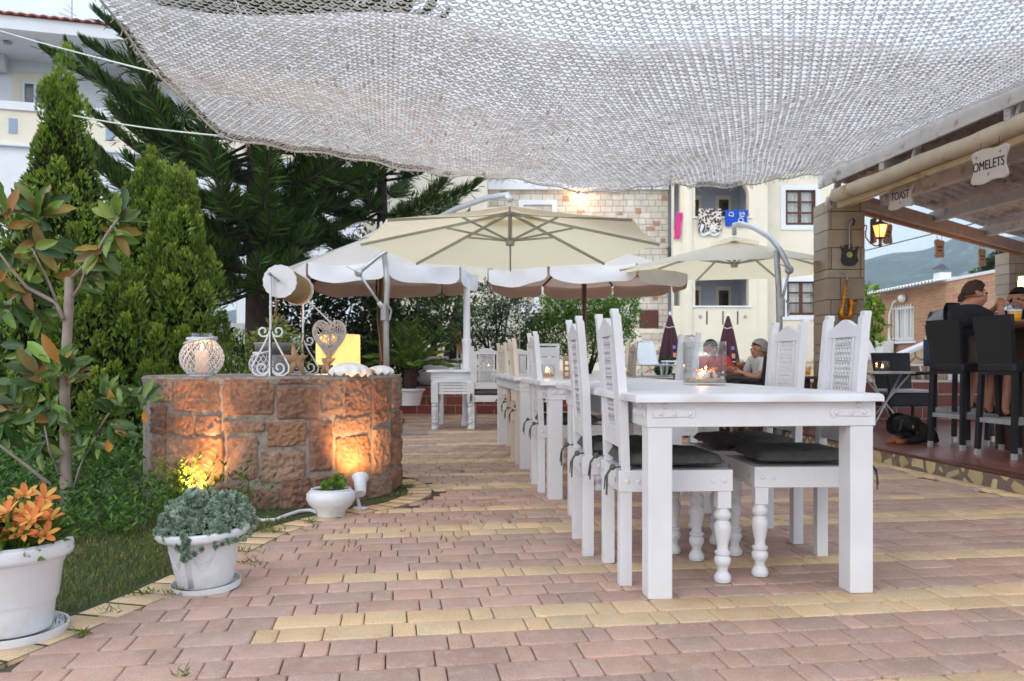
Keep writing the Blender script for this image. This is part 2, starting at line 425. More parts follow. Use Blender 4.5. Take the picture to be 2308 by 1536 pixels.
# yellow border stones round the lawn and along the bar step
V=[];Fq=[];F8=[];COL=[]
def resample(pl,step):
    out=[];acc=0;pts=[Vector(p) for p in pl]
    out.append(pts[0])
    for a_,b_ in zip(pts,pts[1:]):
        L=(b_-a_).length
        while acc+L>=step:
            t=(step-acc)/L; a_=a_+(b_-a_)*t; out.append(a_.copy()); L=(b_-a_).length; acc=0
        acc+=L
    return out
def border(pl,wid,step,side):
    rs=resample(pl,step); n=len(rs)
    nm=[]
    for i in range(n):
        d=(rs[min(i+1,n-1)]-rs[max(i-1,0)]).normalized(); nm.append(Vector((-d.y,d.x))*side)
    for i in range(n-1):
        v=random.uniform(.85,1.1); c=tuple(k*v for k in yel)
        g=.04
        for half in (0,):
            q=[rs[i].lerp(rs[i+1],g),rs[i+1].lerp(rs[i],g),rs[i+1].lerp(rs[i],g)+nm[i+1]*wid,rs[i].lerp(rs[i+1],g)+nm[i]*wid]
            ctr=sum(q,Vector((0,0)))/4; b=len(V); z=.002+random.uniform(-.001,.001)
            for (sc_,zz) in ((1,-.03),(1,-.006),(.94,0)):
                for p in q:
                    pp=ctr+(p-ctr)*sc_; V.append((pp.x,pp.y,z+zz)); COL.append(c)
            for r_ in range(2):
                for e in range(4): Fq.append((b+r_*4+e,b+r_*4+(e+1)%4,b+r_*4+4+(e+1)%4,b+r_*4+4+e))
            Fq.append((b+8,b+9,b+10,b+11))
border([tuple(b) for b in bnd],.17,.145,1)
border([(PLX(y)-.16,y) for y in (1,3,5.6,8,10.6)],.14,.22,-1)
o=npmesh('path_border',np.array(V),[np.array(Fq)],pm,col=np.array(COL)); o['kind']='structure'
# lawn
lm=mat('lawn_soil',(.045,.06,.02),.95,.4,12,.8,60)
mb=MB(); mb.poly([(x,y,.0005) for x,y in lawn]); mb.build('lawn',lm)['kind']='structure'
# terrace (raised pool deck) and its red tiled risers
tm=brickmat('terrace_flags',(.5,.45,.38),(.42,.38,.32),(.3,.28,.25),.5,.3,.008,.8,.3,'XY')
TZ=.62
mb=MB(); mb.poly([(x,y+.3,TZ) for x,y in TER]+[(16,60,TZ),(-16,60,TZ)]); mb.build('pool_terrace',tm)['kind']='structure'
red=brickmat('red_tile',lin(150,72,55),lin(128,58,44),(.45,.38,.33),.33,.155,.006,.35,.3,'XZ',.5,.18)
for i,(a_,b_) in enumerate(zip(TER,TER[1:])):
    a_=Vector((*a_,0)); b_=Vector((*b_,0)); L=(b_-a_).length; ang=math.atan2(b_.y-a_.y,b_.x-a_.x)
    mb=MB(); mb.box(0,L,0,.3,-.05,.465); mb.box(0,L,.3,.7,.0,TZ-.004)
    if i==0: pass
    mb.build('terrace_step',red,loc=a_,rz=ang)['kind']='structure'
# bar platform
pt=brickmat('bar_floor_tile',lin(150,95,80),lin(120,72,62),(.2,.15,.13),.33,.33,.006,.28,.15,'XY',0,.25)
PZ=.12
mb=MB(); pl=[(PLX(1),1),(PLX(10.7),10.7),(14,10.2),(14,1)]
mb.poly([(x,y,PZ) for x,y in pl]); o=mb.build('bar_floor',pt); o['kind']='structure'
mb=MB(); mb.box(0,9.75,0,.03,-.03,PZ-.022); cr=brickmat('crazy_stone',lin(205,190,150),lin(170,150,110),lin(120,105,95),1,1,.035,.75,.8,'XZ',voro=True,vscale=6.5)
o=mb.build('bar_step_cladding',cr,loc=(PLX(1)-.015,1,0),rz=math.atan2(9.7,PLX(10.7)-PLX(1))); o['kind']='structure'
mb=MB(); mb.box(-.005,9.76,-.06,.03,PZ-.02,PZ+.004); mb.build('bar_step_edge',mat('edge_tile',lin(95,52,42),.3,.25,9),loc=(PLX(1)-.015,1,0),rz=math.atan2(9.7,PLX(10.7)-PLX(1)),bevel=.004)['kind']='structure'
# drain grate in the paving
g=G(925,1002); mb=MB(); mb.box(-.28,.28,-.06,.06,-.01,.004)
for i in range(11): mb.box(-.26+i*.05,-.245+i*.05,-.045,.045,.004,.008)
tag(mb.build('drain_grate',M['zinc'],loc=g,rz=0),'flat grey metal drain grate let into the brick paving right of the stone well','drain')
# ================================================================ hill
hm=mat('hill_scrub',(.055,.085,.05),.95,.75,.035,0,1,spots=.045,spotcol=(.34,.32,.26))
def hillf(u,v):
    px=-3500+9500*u; y=330+v*1300
    x=(px-CX)/F*y
    e=.060+.068/(1+math.exp(-(px-1500)/150))+.030/(1+math.exp(-(px-2120)/45))+.004*math.sin(px*.013)+.002*math.sin(px*.041+1)
    rr=math.sin(min(1,v*1.35)*math.pi/2)**.8
    z=CH+e*y*rr*(1 if v<.74 else .74/v)
    z+=(5*math.sin(x*.05+v*9)*math.sin(v*30+x*.02)+3*math.sin(x*.13+v*31))*min(1,v*6)*(1 if v<.7 else 0)
    return (x,y,z if v>0 else -8)
MB().grid(hillf,400,60).build('hill',hm,smooth=True)['kind']='structure'
# ================================================================ dining chairs and tables
def lattice(mb,x0,x1,z0,z1,y,t,pitch=.03,w=.006):
    # carved jali: crossing diagonals and level bars clipped to the panel
    hgt=z1-z0; wid=x1-x0
    n=int((hgt+wid)/pitch)+2
    for sgn in (1,-1):
        for i in range(-1,n):
            c=i*pitch*1.35
            a=[];
            # line x = x0 + s, z = z0 + c - s*1.35 (sgn=1)
            for s_ in (0,wid):
                a.append((s_, c-s_*1.5))
            (sa_,za),(sb_,zb)=a
            if za<0 or zb>hgt: continue
            if za>hgt: tt=(hgt-za)/(zb-za); sa_=sa_+(sb_-sa_)*tt; za=hgt
            if zb<0: tt=(0-za)/(zb-za); sb_=sa_+(sb_-sa_)*tt; zb=0
            if abs(sb_-sa_)<.004: continue
            X=lambda s_:(x0+s_) if sgn>0 else (x1-s_)
            mb.beam((X(sa_),y,z0+za),(X(sb_),y,z0+zb),t,w,up=(0,1,0))
    k=int(hgt/pitch/1.0)
    for i in range(1,k): mb.box(x0,x1,y-t/2+.001,y+t/2-.001,z0+i*hgt/k-.003,z0+i*hgt/k+.003)
TURN=[(.018,0),(.03,.004),(.034,.014),(.034,.024),(.028,.036),(.021,.044),(.021,.062),(.026,.07),(.032,.08),(.034,.092),(.03,.104),(.023,.11),(.031,.115),(.032,.124),(.023,.13),(.021,.145),(.026,.17),(.032,.2),(.035,.222),(.032,.238),(.022,.25),(.028,.257),(.034,.268),(.033,.28),(.025,.29),(.024,.302)]
def cushion(name,w,d,h,mat_,parent,z,seed=0):
    rr=random.Random(seed)
    mb=MB(); N=22
    def surf(top):
        def f(u,v):
            x=(u-.5)*2; y=(v-.5)*2
            # rounded square
            k=max(abs(x),abs(y))
            e=(1-min(1,k)**6)**.5 if k<1 else 0
            r_=.93+.07*math.cos(4*math.atan2(y,x)) if k>.7 else 1
            X=x*w/2*(1-.04*abs(y)**3); Y=y*d/2*(1-.04*abs(x)**3)
            puff=(.25+.75*e)*(1 if top else .35)*h
            tuft=0
            for bx in (-.5,0,.5):
                for by in (-.5,0,.5):
                    tuft+=math.exp(-((x-bx)**2+(y-by)**2)/.012)
            zz=puff*(1-.55*min(1,tuft)) + (.0035*math.sin(13*x+3*y)*math.sin(11*y) if k<.98 else 0)
            if k>=.999: zz=0
            return (X,Y,zz if top else -zz)
        return f
    mb.grid(surf(True),N,N); mb.grid(lambda u,v:surf(False)(1-u,v),N,N)
    o=mb.build(name,mat_,parent,loc=(0,0,z),smooth=True); return o
def make_chair(label, finish, group, style='lattice', parts=True):
    t=thing('dining_chair',label,'chair',group=group); m=M[finish]
    W,Dp=.42,.45
    # local: front = +Y, seat centre at origin
    for s in (-1,1):
        mb=MB(); x=s*(W/2-.025)
        yb=-Dp/2+.025
        mb.box(x-.0245,x+.0245,yb-.0245,yb+.0245,0,.37)
        # raked upper post with rounded head
        prof=[(.37,0,.024),(.46,0,.024),(.75,-.010,.0235),(1.0,-.030,.023),(1.065,-.036,.0228)]
        rings=[]
        for z,dy,h in prof: rings.append([(x-h,yb+dy-h*.75,z),(x+h,yb+dy-h*.75,z),(x+h,yb+dy+h*.75,z),(x-h,yb+dy+h*.75,z)])
        for q in range(6):
            a=q/5*math.pi/2; h=.0226*(1-(q/5)**3*.5); z=1.07+.024*math.sin(a)
            if q>0: rings.append([(x-h,yb-.042-.015,z),(x+h,yb-.042-.015,z),(x+h,yb-.042+.015,z),(x-h,yb-.042+.015,z)])
        ids=[[mb.pt(p) for p in r_] for r_ in rings]
        for a_,b_ in zip(ids,ids[1:]):
            for k in range(4): mb.face((a_[k],a_[(k+1)%4],b_[(k+1)%4],b_[k]))
        mb.face(ids[0][::-1]); mb.face(ids[-1])
        mb.build('back_leg',m,t,bevel=.003)
        mb=MB(); yf=Dp/2-.028; xf=s*(W/2-.028)
        mb.lathe(TURN,(xf,yf,0),18)
        mb.build('leg',m,t,smooth=True,autos=40)
        mb=MB(); mb.box(xf-.0275,xf+.0275,yf-.0275,yf+.0275,.30,.3705); mb.build('leg_block',m,t,bevel=.003)
    mb=MB(); mb.box(-W/2-.004,W/2+.004,-Dp/2-.004,Dp/2+.004,.37,.455)
    for sx in (-1,1):                       # iron studs on the seat rails
        for yy in (-Dp/2+.03,-Dp/2+.075,Dp/2-.075,Dp/2-.03):
            mb.sphere((sx*(W/2+.004),yy,.412),.011,8,5,(.5,1,1))
        for xx in (-.15,.15): mb.sphere((xx,-Dp/2-.004,.412),.010,8,5,(1,.5,1)); mb.sphere((xx,Dp/2+.004,.412),.010,8,5,(1,.5,1))
    mb.build('seat',m,t,bevel=.004)
    # back panel, raked
    ya=-Dp/2+.025; rake=math.atan2(.040,.6)
    mb=MB(); mb.m=Matrix.Translation((0,ya,.47))@Matrix.Rotation(rake,4,'X')
    xi=W/2-.046
    if style=='lattice':
        mb.box(-xi,xi,-.011,.011,.07,.15)
        # curved crest rail
        def crest(u,v):
            x=-xi+2*xi*u; zt=.556+.034*(.5+.5*math.cos(math.pi*x/xi))**.8+.008*math.exp(-(x/.05)**2)
            return x,zt
        n=24; top=[crest(i/n,0) for i in range(n+1)]
        ol=[(-xi,.52),(xi,.52)]+[(x,z) for x,z in top[::-1]]
        mb.prism(ol,.022,Matrix.Translation((0,-.011,0)))
        for a_,b_ in ((-xi,-.125),(-.108,-.088),(.088,.108),(.125,xi)): mb.box(a_,b_,-.010,.010,.15,.52)
        mb.build('backrest',m,t,bevel=.002)
        mb=MB(); mb.m=Matrix.Translation((0,ya,.47))@Matrix.Rotation(rake,4,'X')
        lattice(mb,-.088,.088,.15,.52,0,.010,.032,.008); mb.build('lattice_panel',m,t)
    else:
        for i in range(4): mb.box(-xi,xi,-.012,.012,.10+i*.13,.10+i*.13+.118)
        mb.box(-xi-.045,xi+.045,-.014,.014,.625,.655)
        mb.build('backrest',m,t,bevel=.004)
    c_=cushion('cushion',.41,.42,.037,M['cushion'],t,.482)
    mb=MB()
    for s in (-1,1):
        x=s*(W/2-.02); y0=-Dp/2
        mb.tube([(x*.8,y0+.09,.475),(x*1.0,y0+.02,.47),(x+s*.01,y0-.02,.465)],.007,6,sq=.5)
        mb.tube([(x+s*.01,y0-.03,.468),(x+s*.02,y0-.05,.44),(x+s*.02,y0-.052,.36)],[.008,.009,.006],6,sq=.4)
        mb.tube([(x+s*.01,y0-.03,.468),(x+s*.005,y0-.055,.43),(x+s*.012,y0-.06,.38)],[.008,.008,.006],6,sq=.4)
        mb.sphere((x+s*.01,y0-.026,.468),.013,8,6)
    mb.build('tie',M['tie'],t,smooth=True)
    return t
chairW=make_chair('x','white','white dining chairs with carved lattice backs')
chairK=make_chair('x','cream_wood','weathered cream dining chairs')
chairP=make_chair('x','white_far','white dining chairs with carved lattice backs','plank')
used=set()
def place_chair(proto,cx,cy,rz,label,group=None):
    """cx,cy: midpoint of the two back posts on the floor; rz: heading of local +Y"""
    if proto.name not in used: used.add(proto.name); o=proto
    else: o=copy_tree(proto)
    d=Vector((-math.sin(rz),math.cos(rz)))*.20
    o.location=(cx+d.x,cy+d.y,0); o.rotation_euler=(0,0,rz); o['label']=label
    if group: o['group']=group
    return o
gl='white dining chairs with carved lattice backs'
place_chair(chairW,.436,3.445,R(-90+3.5),'nearest white lattice-back chair, left side of the front table, dark cushion ties hanging')
place_chair(chairW,.337,3.94,R(-90+3),'second white lattice-back chair along the left side of the front table')
place_chair(chairW,1.415,3.57,R(90+1),'white lattice-back chair at the right side of the front table, just before the stone pillar')
place_chair(chairW,1.375,4.19,R(90+4),'white lattice-back chair right of the big glass jar, farther of the right-hand pair')
place_chair(chairW,.182,5.77,R(-90+5),'white lattice-back chair alone on the left side of the second table')
place_chair(chairW,1.25,5.95,R(90+6),'white lattice-back chair seen edge-on behind the big glass candle jar')
place_chair(chairK,.035,7.3,R(-90+6),'cream worn dining chair on the left of the third table, nearer of the pair','weathered cream dining chairs')
place_chair(chairK,-.075,8.85,R(-90+12),'cream worn dining chair at the far end of the third table, farther of the pair','weathered cream dining chairs')
place_chair(chairK,1.15,8.1,R(90-20),'cream worn dining chair turned askew on the right of the third table','weathered cream dining chairs')
place_chair(chairW,-.33,10.72,R(0),'white lattice-back chair with grey cushion standing before the far left table')
place_chair(chairW,.08,10.9,R(180),'white lattice-back chair facing us beyond the third table')
place_chair(chairP,.40,10.5,R(180),'white plank-back chair facing us beyond the third table')
def make_table(label,L,W=.88,z=.765,m='white',group='white wooden dining tables'):
    t=thing('dining_table',label,'table',group=group); m=M[m]
    hw=W/2; lw=.092
    # local: near left corner outer leg at (0,0); x to right, y away
    k=0
    for (x,y) in ((0,0),(W-lw,0),(0,L-lw),(W-lw,L-lw)):
        mb=MB(); mb.box(x,x+lw,y,y+lw,0,.652); mb.build('leg',m,t,bevel=.004)
    mb=MB()
    e=.006
    for (x0,x1,y0,y1) in ((-e,W+e,-e,.03),(-e,W+e,L-.03,L+e),(-e,.03,.03,L-.03),(W-.03,W+e,.03,L-.03)): mb.box(x0,x1,y0,y1,.64,z-.031)
    mb.build('apron',m,t,bevel=.003)
    # forged straps with rivets at the corners
    mb=MB()
    def strap(M4):
        old=mb.m; mb.m=M4
        n=8; ol=[(-.02,-.016),(.12,-.013)]+[(.12+.022*math.sin(a),-.022*math.cos(a)) for a in [math.pi*i/n for i in range(1,n)]]+[(.12,.013),(-.02,.016)]
        mb.prism([(x,z_) for x,z_ in ol],.006,Matrix.Translation((0,-.006,0)))
        for q in (.008,.06,.12): mb.sphere((q,-.007,0),.010,8,5,(1,.6,1))
        mb.sphere((.03,-.001,.028),.011,8,5,(1,.6,1))
        mb.m=old
    for M4 in (Matrix.Translation((.035,-e,.692)),Matrix.Translation((W-.035,-e,.692))@Matrix.Scale(-1,4,(1,0,0)),Matrix.Translation((-e,.035,.692))@Matrix.Rotation(R(90),4,'Z')@Matrix.Scale(-1,4,(0,1,0))):
        mb=MB(); strap(M4); mb.build('corner_strap',m,t,bevel=.002)
    # top with hand-scalloped edge
    mb=MB(); ov=.052
    def outline(ins,wav):
        pts=[]
        x0,x1,y0,y1=-ov-.01+ins,W+.014-ins,-ov+ins,L+ov-ins
        n=48
        for i in range(n): u=i/n; pts.append((x0+(x1-x0)*u,y0+wav*math.sin(u*2*math.pi*2.6+.6)*min(1,u*12,(1-u)*12)))
        n2=40
        for i in range(n2): u=i/n2; pts.append((x1-wav*math.sin(u*2*math.pi*4)*min(1,u*12,(1-u)*12),y0+(y1-y0)*u))
        for i in range(n): u=i/n; pts.append((x1-(x1-x0)*u,y1-wav*math.sin(u*2*math.pi*2.6+.3)*min(1,u*12,(1-u)*12)))
        for i in range(n2): u=i/n2; pts.append((x0+wav*math.sin(u*2*math.pi*4)*min(1,u*12,(1-u)*12),y1-(y1-y0)*u))
        return pts
    lv=[(0,z-.03,.0),(0,z-.014,.004),(.004,z-.004,.008),(.012,z-.0005,.009),(.02,z,.009)]
    rg=[[mb.pt((x,y,zz)) for x,y in outline(ins,wv)] for ins,zz,wv in lv]
    n=len(rg[0])
    for a_,b_ in zip(rg,rg[1:]):
        for i in range(n): mb.face((a_[i],a_[(i+1)%n],b_[(i+1)%n],b_[i]))
    mb.face(rg[0][::-1]); mb.face(rg[-1])
    mb.build('tabletop',m,t,smooth=True,autos=35)
    return t
M['tabletop']=M['white']
tA=R(6)
t1=make_table('nearest white wooden dining table with scalloped edge, holding the big glass candle jar',1.75); t1.location=(.506,3.045,0); t1.rotation_euler=(0,0,tA)
t2=make_table('white wooden dining table second in the row, with the wooden napkin holder on it',.95); t2.location=(.235,5.27,0); t2.rotation_euler=(0,0,tA)
t3=make_table('white wooden dining table third in the row, between the worn cream chairs',2.2); t3.location=(.07,6.75,0); t3.rotation_euler=(0,0,R(6))
t5=make_table('white wooden dining table standing apart at far left before the red steps',.9,.98,.785); t5.location=(-1.07,10.9,0); t5.rotation_euler=(0,0,0)
# slatted stool under the far table
t=thing('slatted_stool','low white stool with slatted sides and turned legs under the far left table','stool',P(1023,818,10.72)-Vector((0,0,CH)),0)
for x in (-.25,.22):
    for y in (0,.3):
        mb=MB(); mb.lathe([(r_*1.25,z_*1.2) for r_,z_ in TURN],(x,y,0),14); mb.box(x-.045,x+.045,y-.045,y+.045,.36,.62); mb.build('leg',M['white'],t)
mb=MB()
for i in range(4): mb.box(-.2,.18,-.012,.012,.47+i*.038,.47+i*.038+.03)
mb.build('side_slats',M['white_far'],t); mb=MB()
for i in range(5): mb.box(-.28,.25,-.03+i*.07,.03+i*.07,.622,.64)
mb.build('seat_slats',M['white_far'],t)
# ---------------------------------------------------------------- glass jars with candles
def candle_jar(loc,r,h,label,fill=True,group='glass candle jars on the tables',square=False,lit=2.0):
    t=thing('candle_jar',label,'candle jar',loc,0,group)
    mb=MB()
    if square:
        a=r
        for (x0,x1,y0,y1) in ((-a,a,-a,-a+.006),(-a,a,a-.006,a),(-a,-a+.006,-a+.006,a-.006),(a-.006,a,-a+.006,a-.006)): mb.box(x0,x1,y0,y1,.006,h)
        mb.box(-a,a,-a,a,0,.006)
    else:
        wv=.0015
        mb.lathe([(r*.96,0),(r,.006),(r*1.0,h*.3),(r*1.01,h*.6),(r,h),(r-.004,h),(r-.005,h*.6),(r-.006,h*.3),(r-.008,.012),(.002,.010)],(0,0,0),40,cap=False)
        mb.poly([(r*.96*math.cos(a),r*.96*math.sin(a),0) for a in [2*math.pi*k/40 for k in range(40)]][::-1])
    mb.build('glass',M['glass'],t,smooth=not square)
    if fill:
        mb=MB(); mb.lathe([(r-.01,.012),(r-.01,.03),(r*.7,.036),(.001,.034)],n=24); mb.build('sand',M['sand'],t,smooth=True)
        rr=random.Random(5)
        for i in range(7 if r>.06 else 4):
            a=rr.uniform(0,6.28); d=rr.uniform(.2,.75)*(r-.02)
            mb=MB(); mb.m=Matrix.Translation((d*math.cos(a),d*math.sin(a),.045))@Matrix.Rotation(rr.uniform(0,3),4,'Z')@Matrix.Rotation(rr.uniform(-.9,.9),4,'X')
            s_=r*.3
            mb.tube([(0,0,-s_*.9),(0,0,-s_*.3),(0,0,s_*.2),(0,0,s_*.8),(0,0,s_*1.1)],[s_*.1,s_*.4,s_*.55,s_*.3,.001],8); mb.build('seashell',M['shell'],t,smooth=True)
        if r>.06:
            mb=MB(); mb.m=Matrix.Translation((.01,-.01,.06))
            for k in range(7):
                a=k*.9+.3; p=Vector((0,0,0)); pts=[p]; 
                for q in range(3): p=p+Vector((math.cos(a+rr.uniform(-.4,.4))*.022,math.sin(a+rr.uniform(-.4,.4))*.018,rr.uniform(.0,.012))); pts.append(p)
                mb.tube(pts,[.009,.008,.006,.003],6)
            mb.build('coral',M['coral'],t,smooth=True)
    mb=MB(); cr=min(.02,r*.4); mb.lathe([(cr,.03),(cr,.046),(cr*.9,.047),(cr*.88,.043),(.001,.042)],(-r*.2,-r*.35,0),14); mb.build('tealight',M['shell'],t,smooth=True)
    mb=MB(); fr=.006 if r>.06 else .008
    mb.lathe([(.001,.046),(fr,.054),(fr*.9,.062),(fr*.4,.074),(.0005,.082)],(-r*.2,-r*.35,0),8); mb.build('flame',M['flame'],t,smooth=True)
    l=bpy.data.lights.new('candle_light','POINT'); l.energy=lit*.25; l.color=(1,.5,.2); l.shadow_soft_size=.01
    lo=bpy.data.objects.new('candle_light',l); C.objects.link(lo); lo.parent=t; lo.location=(-r*.2,-r*.35,.088)
    return t
def on(px,py,z): return G(px,py,z)
p=P(1588,0,4.22); candle_jar((p.x,p.y,.766),.108,.222,'large clear glass jar with sand, coral and a lit candle on the front table')
p=on(1236,836,.765); candle_jar((P(1236,800,6.0).x,6.0,.766),.05,.105,'small glass candle jar next to the wooden napkin holder on the second table')
candle_jar((P(1103,0,11.2).x,11.2,.786),.06,.12,'small glass candle jar on the far left table, seen against a chair back',lit=1)
candle_jar((P(1409,0,7.2).x,7.2,.766),.05,.10,'small glass candle jar at the right of the third table',lit=1)
# napkin holder: wooden block with square windows
mb=MB(); mb.holes(-.027,.027,0,.15,0,.05,[(-.014,.014,.02,.045),(-.014,.014,.06,.085),(-.014,.014,.10,.125)])
tag(mb.build('napkin_holder',mat('light_wood',lin(170,130,95),.6,.15,20,streak=True),loc=(P(1278,0,5.9).x,5.9,.766)),'small wooden napkin holder with three square windows on the second table','napkin holder')
# ================================================================ plants
def leafmat(name, back=None, rough=.45, transl=.3, spec=.4):
    m,nt,b,out=newmat(name); a=nt.nodes.new('ShaderNodeAttribute'); a.attribute_name='Col'; c=a.outputs['Color']
    if back:
        g=nt.nodes.new('ShaderNodeNewGeometry'); c=mixc(nt,g.outputs['Backfacing'],c,back)
    nt.links.new(c,b.inputs['Base Color']); b.inputs['Roughness'].default_value=rough; b.inputs['Specular IOR Level'].default_value=spec
    t=nt.nodes.new('ShaderNodeBsdfTranslucent'); nt.links.new(c,t.inputs[0])
    mx=nt.nodes.new('ShaderNodeMixShader'); mx.inputs[0].default_value=transl
    nt.links.new(b.outputs[0],mx.inputs[1]); nt.links.new(t.outputs[0],mx.inputs[2]); nt.links.new(mx.outputs[0],out.inputs[0]); return m
M['leaf']=leafmat('foliage'); M['glossleaf']=leafmat('glossy_foliage',back=lin(128,106,60),rough=.3,transl=.22)
M['bark']=mat('bark',lin(120,105,90),.9,.25,14,.7,60); M['barkd']=mat('dark_bark',lin(58,48,42),.95,.3,10,.9,30)
M['greybark']=mat('smooth_grey_bark',lin(150,135,125),.8,.18,12,.35,70)
def unit(v): return v/np.maximum(np.linalg.norm(v,axis=1,keepdims=True),1e-9)
def leafcloud(name,Cn,D,L,W,col,mat_,parent=None,fold=.25,kind=None):
    n=len(Cn); D=unit(D); L=np.broadcast_to(L,(n,))[:,None]; W=np.broadcast_to(W,(n,))[:,None]
    r=unit(rng.normal(size=(n,3))); S=unit(np.cross(D,r)); N=np.cross(S,D)
    tip=Cn+D*L; mid=Cn+D*L*.45
    V=np.stack([Cn,mid+S*W/2+N*W*fold,tip,mid-S*W/2+N*W*fold],1).reshape(-1,3)
    b=np.arange(n)*4
    Fc=np.concatenate([np.stack([b,b+2,b+1],1),np.stack([b,b+3,b+2],1)])
    cc=np.repeat(col,4,axis=0)
    o=npmesh(name,V,[Fc],mat_,parent,cc)
    if kind: o['kind']=kind
    return o
def colvar(n,base,alt,k=.5,v=.25):
    b=np.array(base); a=np.array(alt); t=rng.random((n,1))**(1/k if k else 1)
    c=b*(1-t)+a*t; return np.clip(c*(1-v+2*v*rng.random((n,1))),0,1)
def thuja(label,x,y,h,r,lobes,per,seedc,group,pw=.95):
    t=thing('conifer',label,'conifer',(x,y,0),0,group)
    MB().tube([(0,0,-.05),(.02,0,h*.5),(0,0,h*.9)],[.06,.035,.01],8).build('trunk',M['barkd'],t,smooth=True)
    Cs=[];Ds=[];Cl=[];Ls=[]
    for i in range(lobes):
        u=((i+.5)/lobes)
        z0=h*(u**1.15)*.86
        rad=r*(1-(z0/h)*.98)**pw*(.55+.5*rng.random())*(1 if z0>h*.12 else .9)
        a=i*2.399+rng.random()*.8
        lh=(.34+.34*rng.random())*(1-.55*(z0/h)**1.5)+.06; lr=lh*(.21+.09*rng.random())
        cx,cy=rad*math.cos(a),rad*math.sin(a)
        if i==lobes-1: cx=cy=0; z0=h-lh
        n=per
        v=rng.random(n)**.8; th=rng.random(n)*2*np.pi
        prof=np.sin(np.pi*np.clip(v*.93+.05,0,1))**.7*(1-v*.35)
        rr_=lr*prof*(.75+.35*rng.random(n))
        lean=np.array([math.cos(a),math.sin(a)])*.12*lh
        px_=cx+rr_*np.cos(th)+lean[0]*v; py_=cy+rr_*np.sin(th)+lean[1]*v; pz=z0+lh*v
        Cs.append(np.stack([px_,py_,pz],1))
        d=np.stack([np.cos(th)*.55+rng.normal(size=n)*.25,np.sin(th)*.55+rng.normal(size=n)*.25,np.full(n,.9)+rng.normal(size=n)*.2],1); Ds.append(d)
        lf=rng.uniform(.75,1.25)
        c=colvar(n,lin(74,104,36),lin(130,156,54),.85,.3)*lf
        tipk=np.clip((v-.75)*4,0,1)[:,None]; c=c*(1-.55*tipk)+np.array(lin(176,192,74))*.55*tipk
        Cl.append(c); Ls.append(rng.uniform(.03,.062,n))
    # inner leaves, darker and browner than those on the lobes
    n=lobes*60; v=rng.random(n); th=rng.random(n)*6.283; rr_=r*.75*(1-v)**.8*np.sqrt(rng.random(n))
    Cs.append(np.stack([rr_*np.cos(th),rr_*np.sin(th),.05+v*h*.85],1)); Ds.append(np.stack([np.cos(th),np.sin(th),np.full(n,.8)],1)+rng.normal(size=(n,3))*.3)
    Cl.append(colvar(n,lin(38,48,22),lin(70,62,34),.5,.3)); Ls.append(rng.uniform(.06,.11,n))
    Cs=np.concatenate(Cs);Ds=np.concatenate(Ds);Cl=np.concatenate(Cl);Ls=np.concatenate(Ls)
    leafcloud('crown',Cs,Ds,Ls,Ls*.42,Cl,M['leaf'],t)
    return t
gc='conifers beside the lawn'
p=P(140,0,7.4); thuja('tall yellow-green conifer at the left edge, reaching up to the balcony',p.x,7.4,3.74,.98,140,290,1,gc,1.7)
p=P(405,0,7.6); thuja('yellow-green conifer with twin pointed tips behind the white wicker lantern',p.x,7.6,2.70,.54,100,280,2,gc,1.1)
thuja('short conifer leader crowding against the twin-tipped one, slightly taller and to its left',P(338,0,7.9).x,7.9,2.95,.50,80,260,4,gc)
thuja('low bushy conifer filling the gap at the foot of the tall one',P(235,0,7.2).x,7.2,1.75,.75,70,260,3,gc)
thuja('low dark conifer at the left frame edge behind the broad-leaved tree',P(-30,0,7.9).x,7.9,2.3,.85,70,240,5,gc)
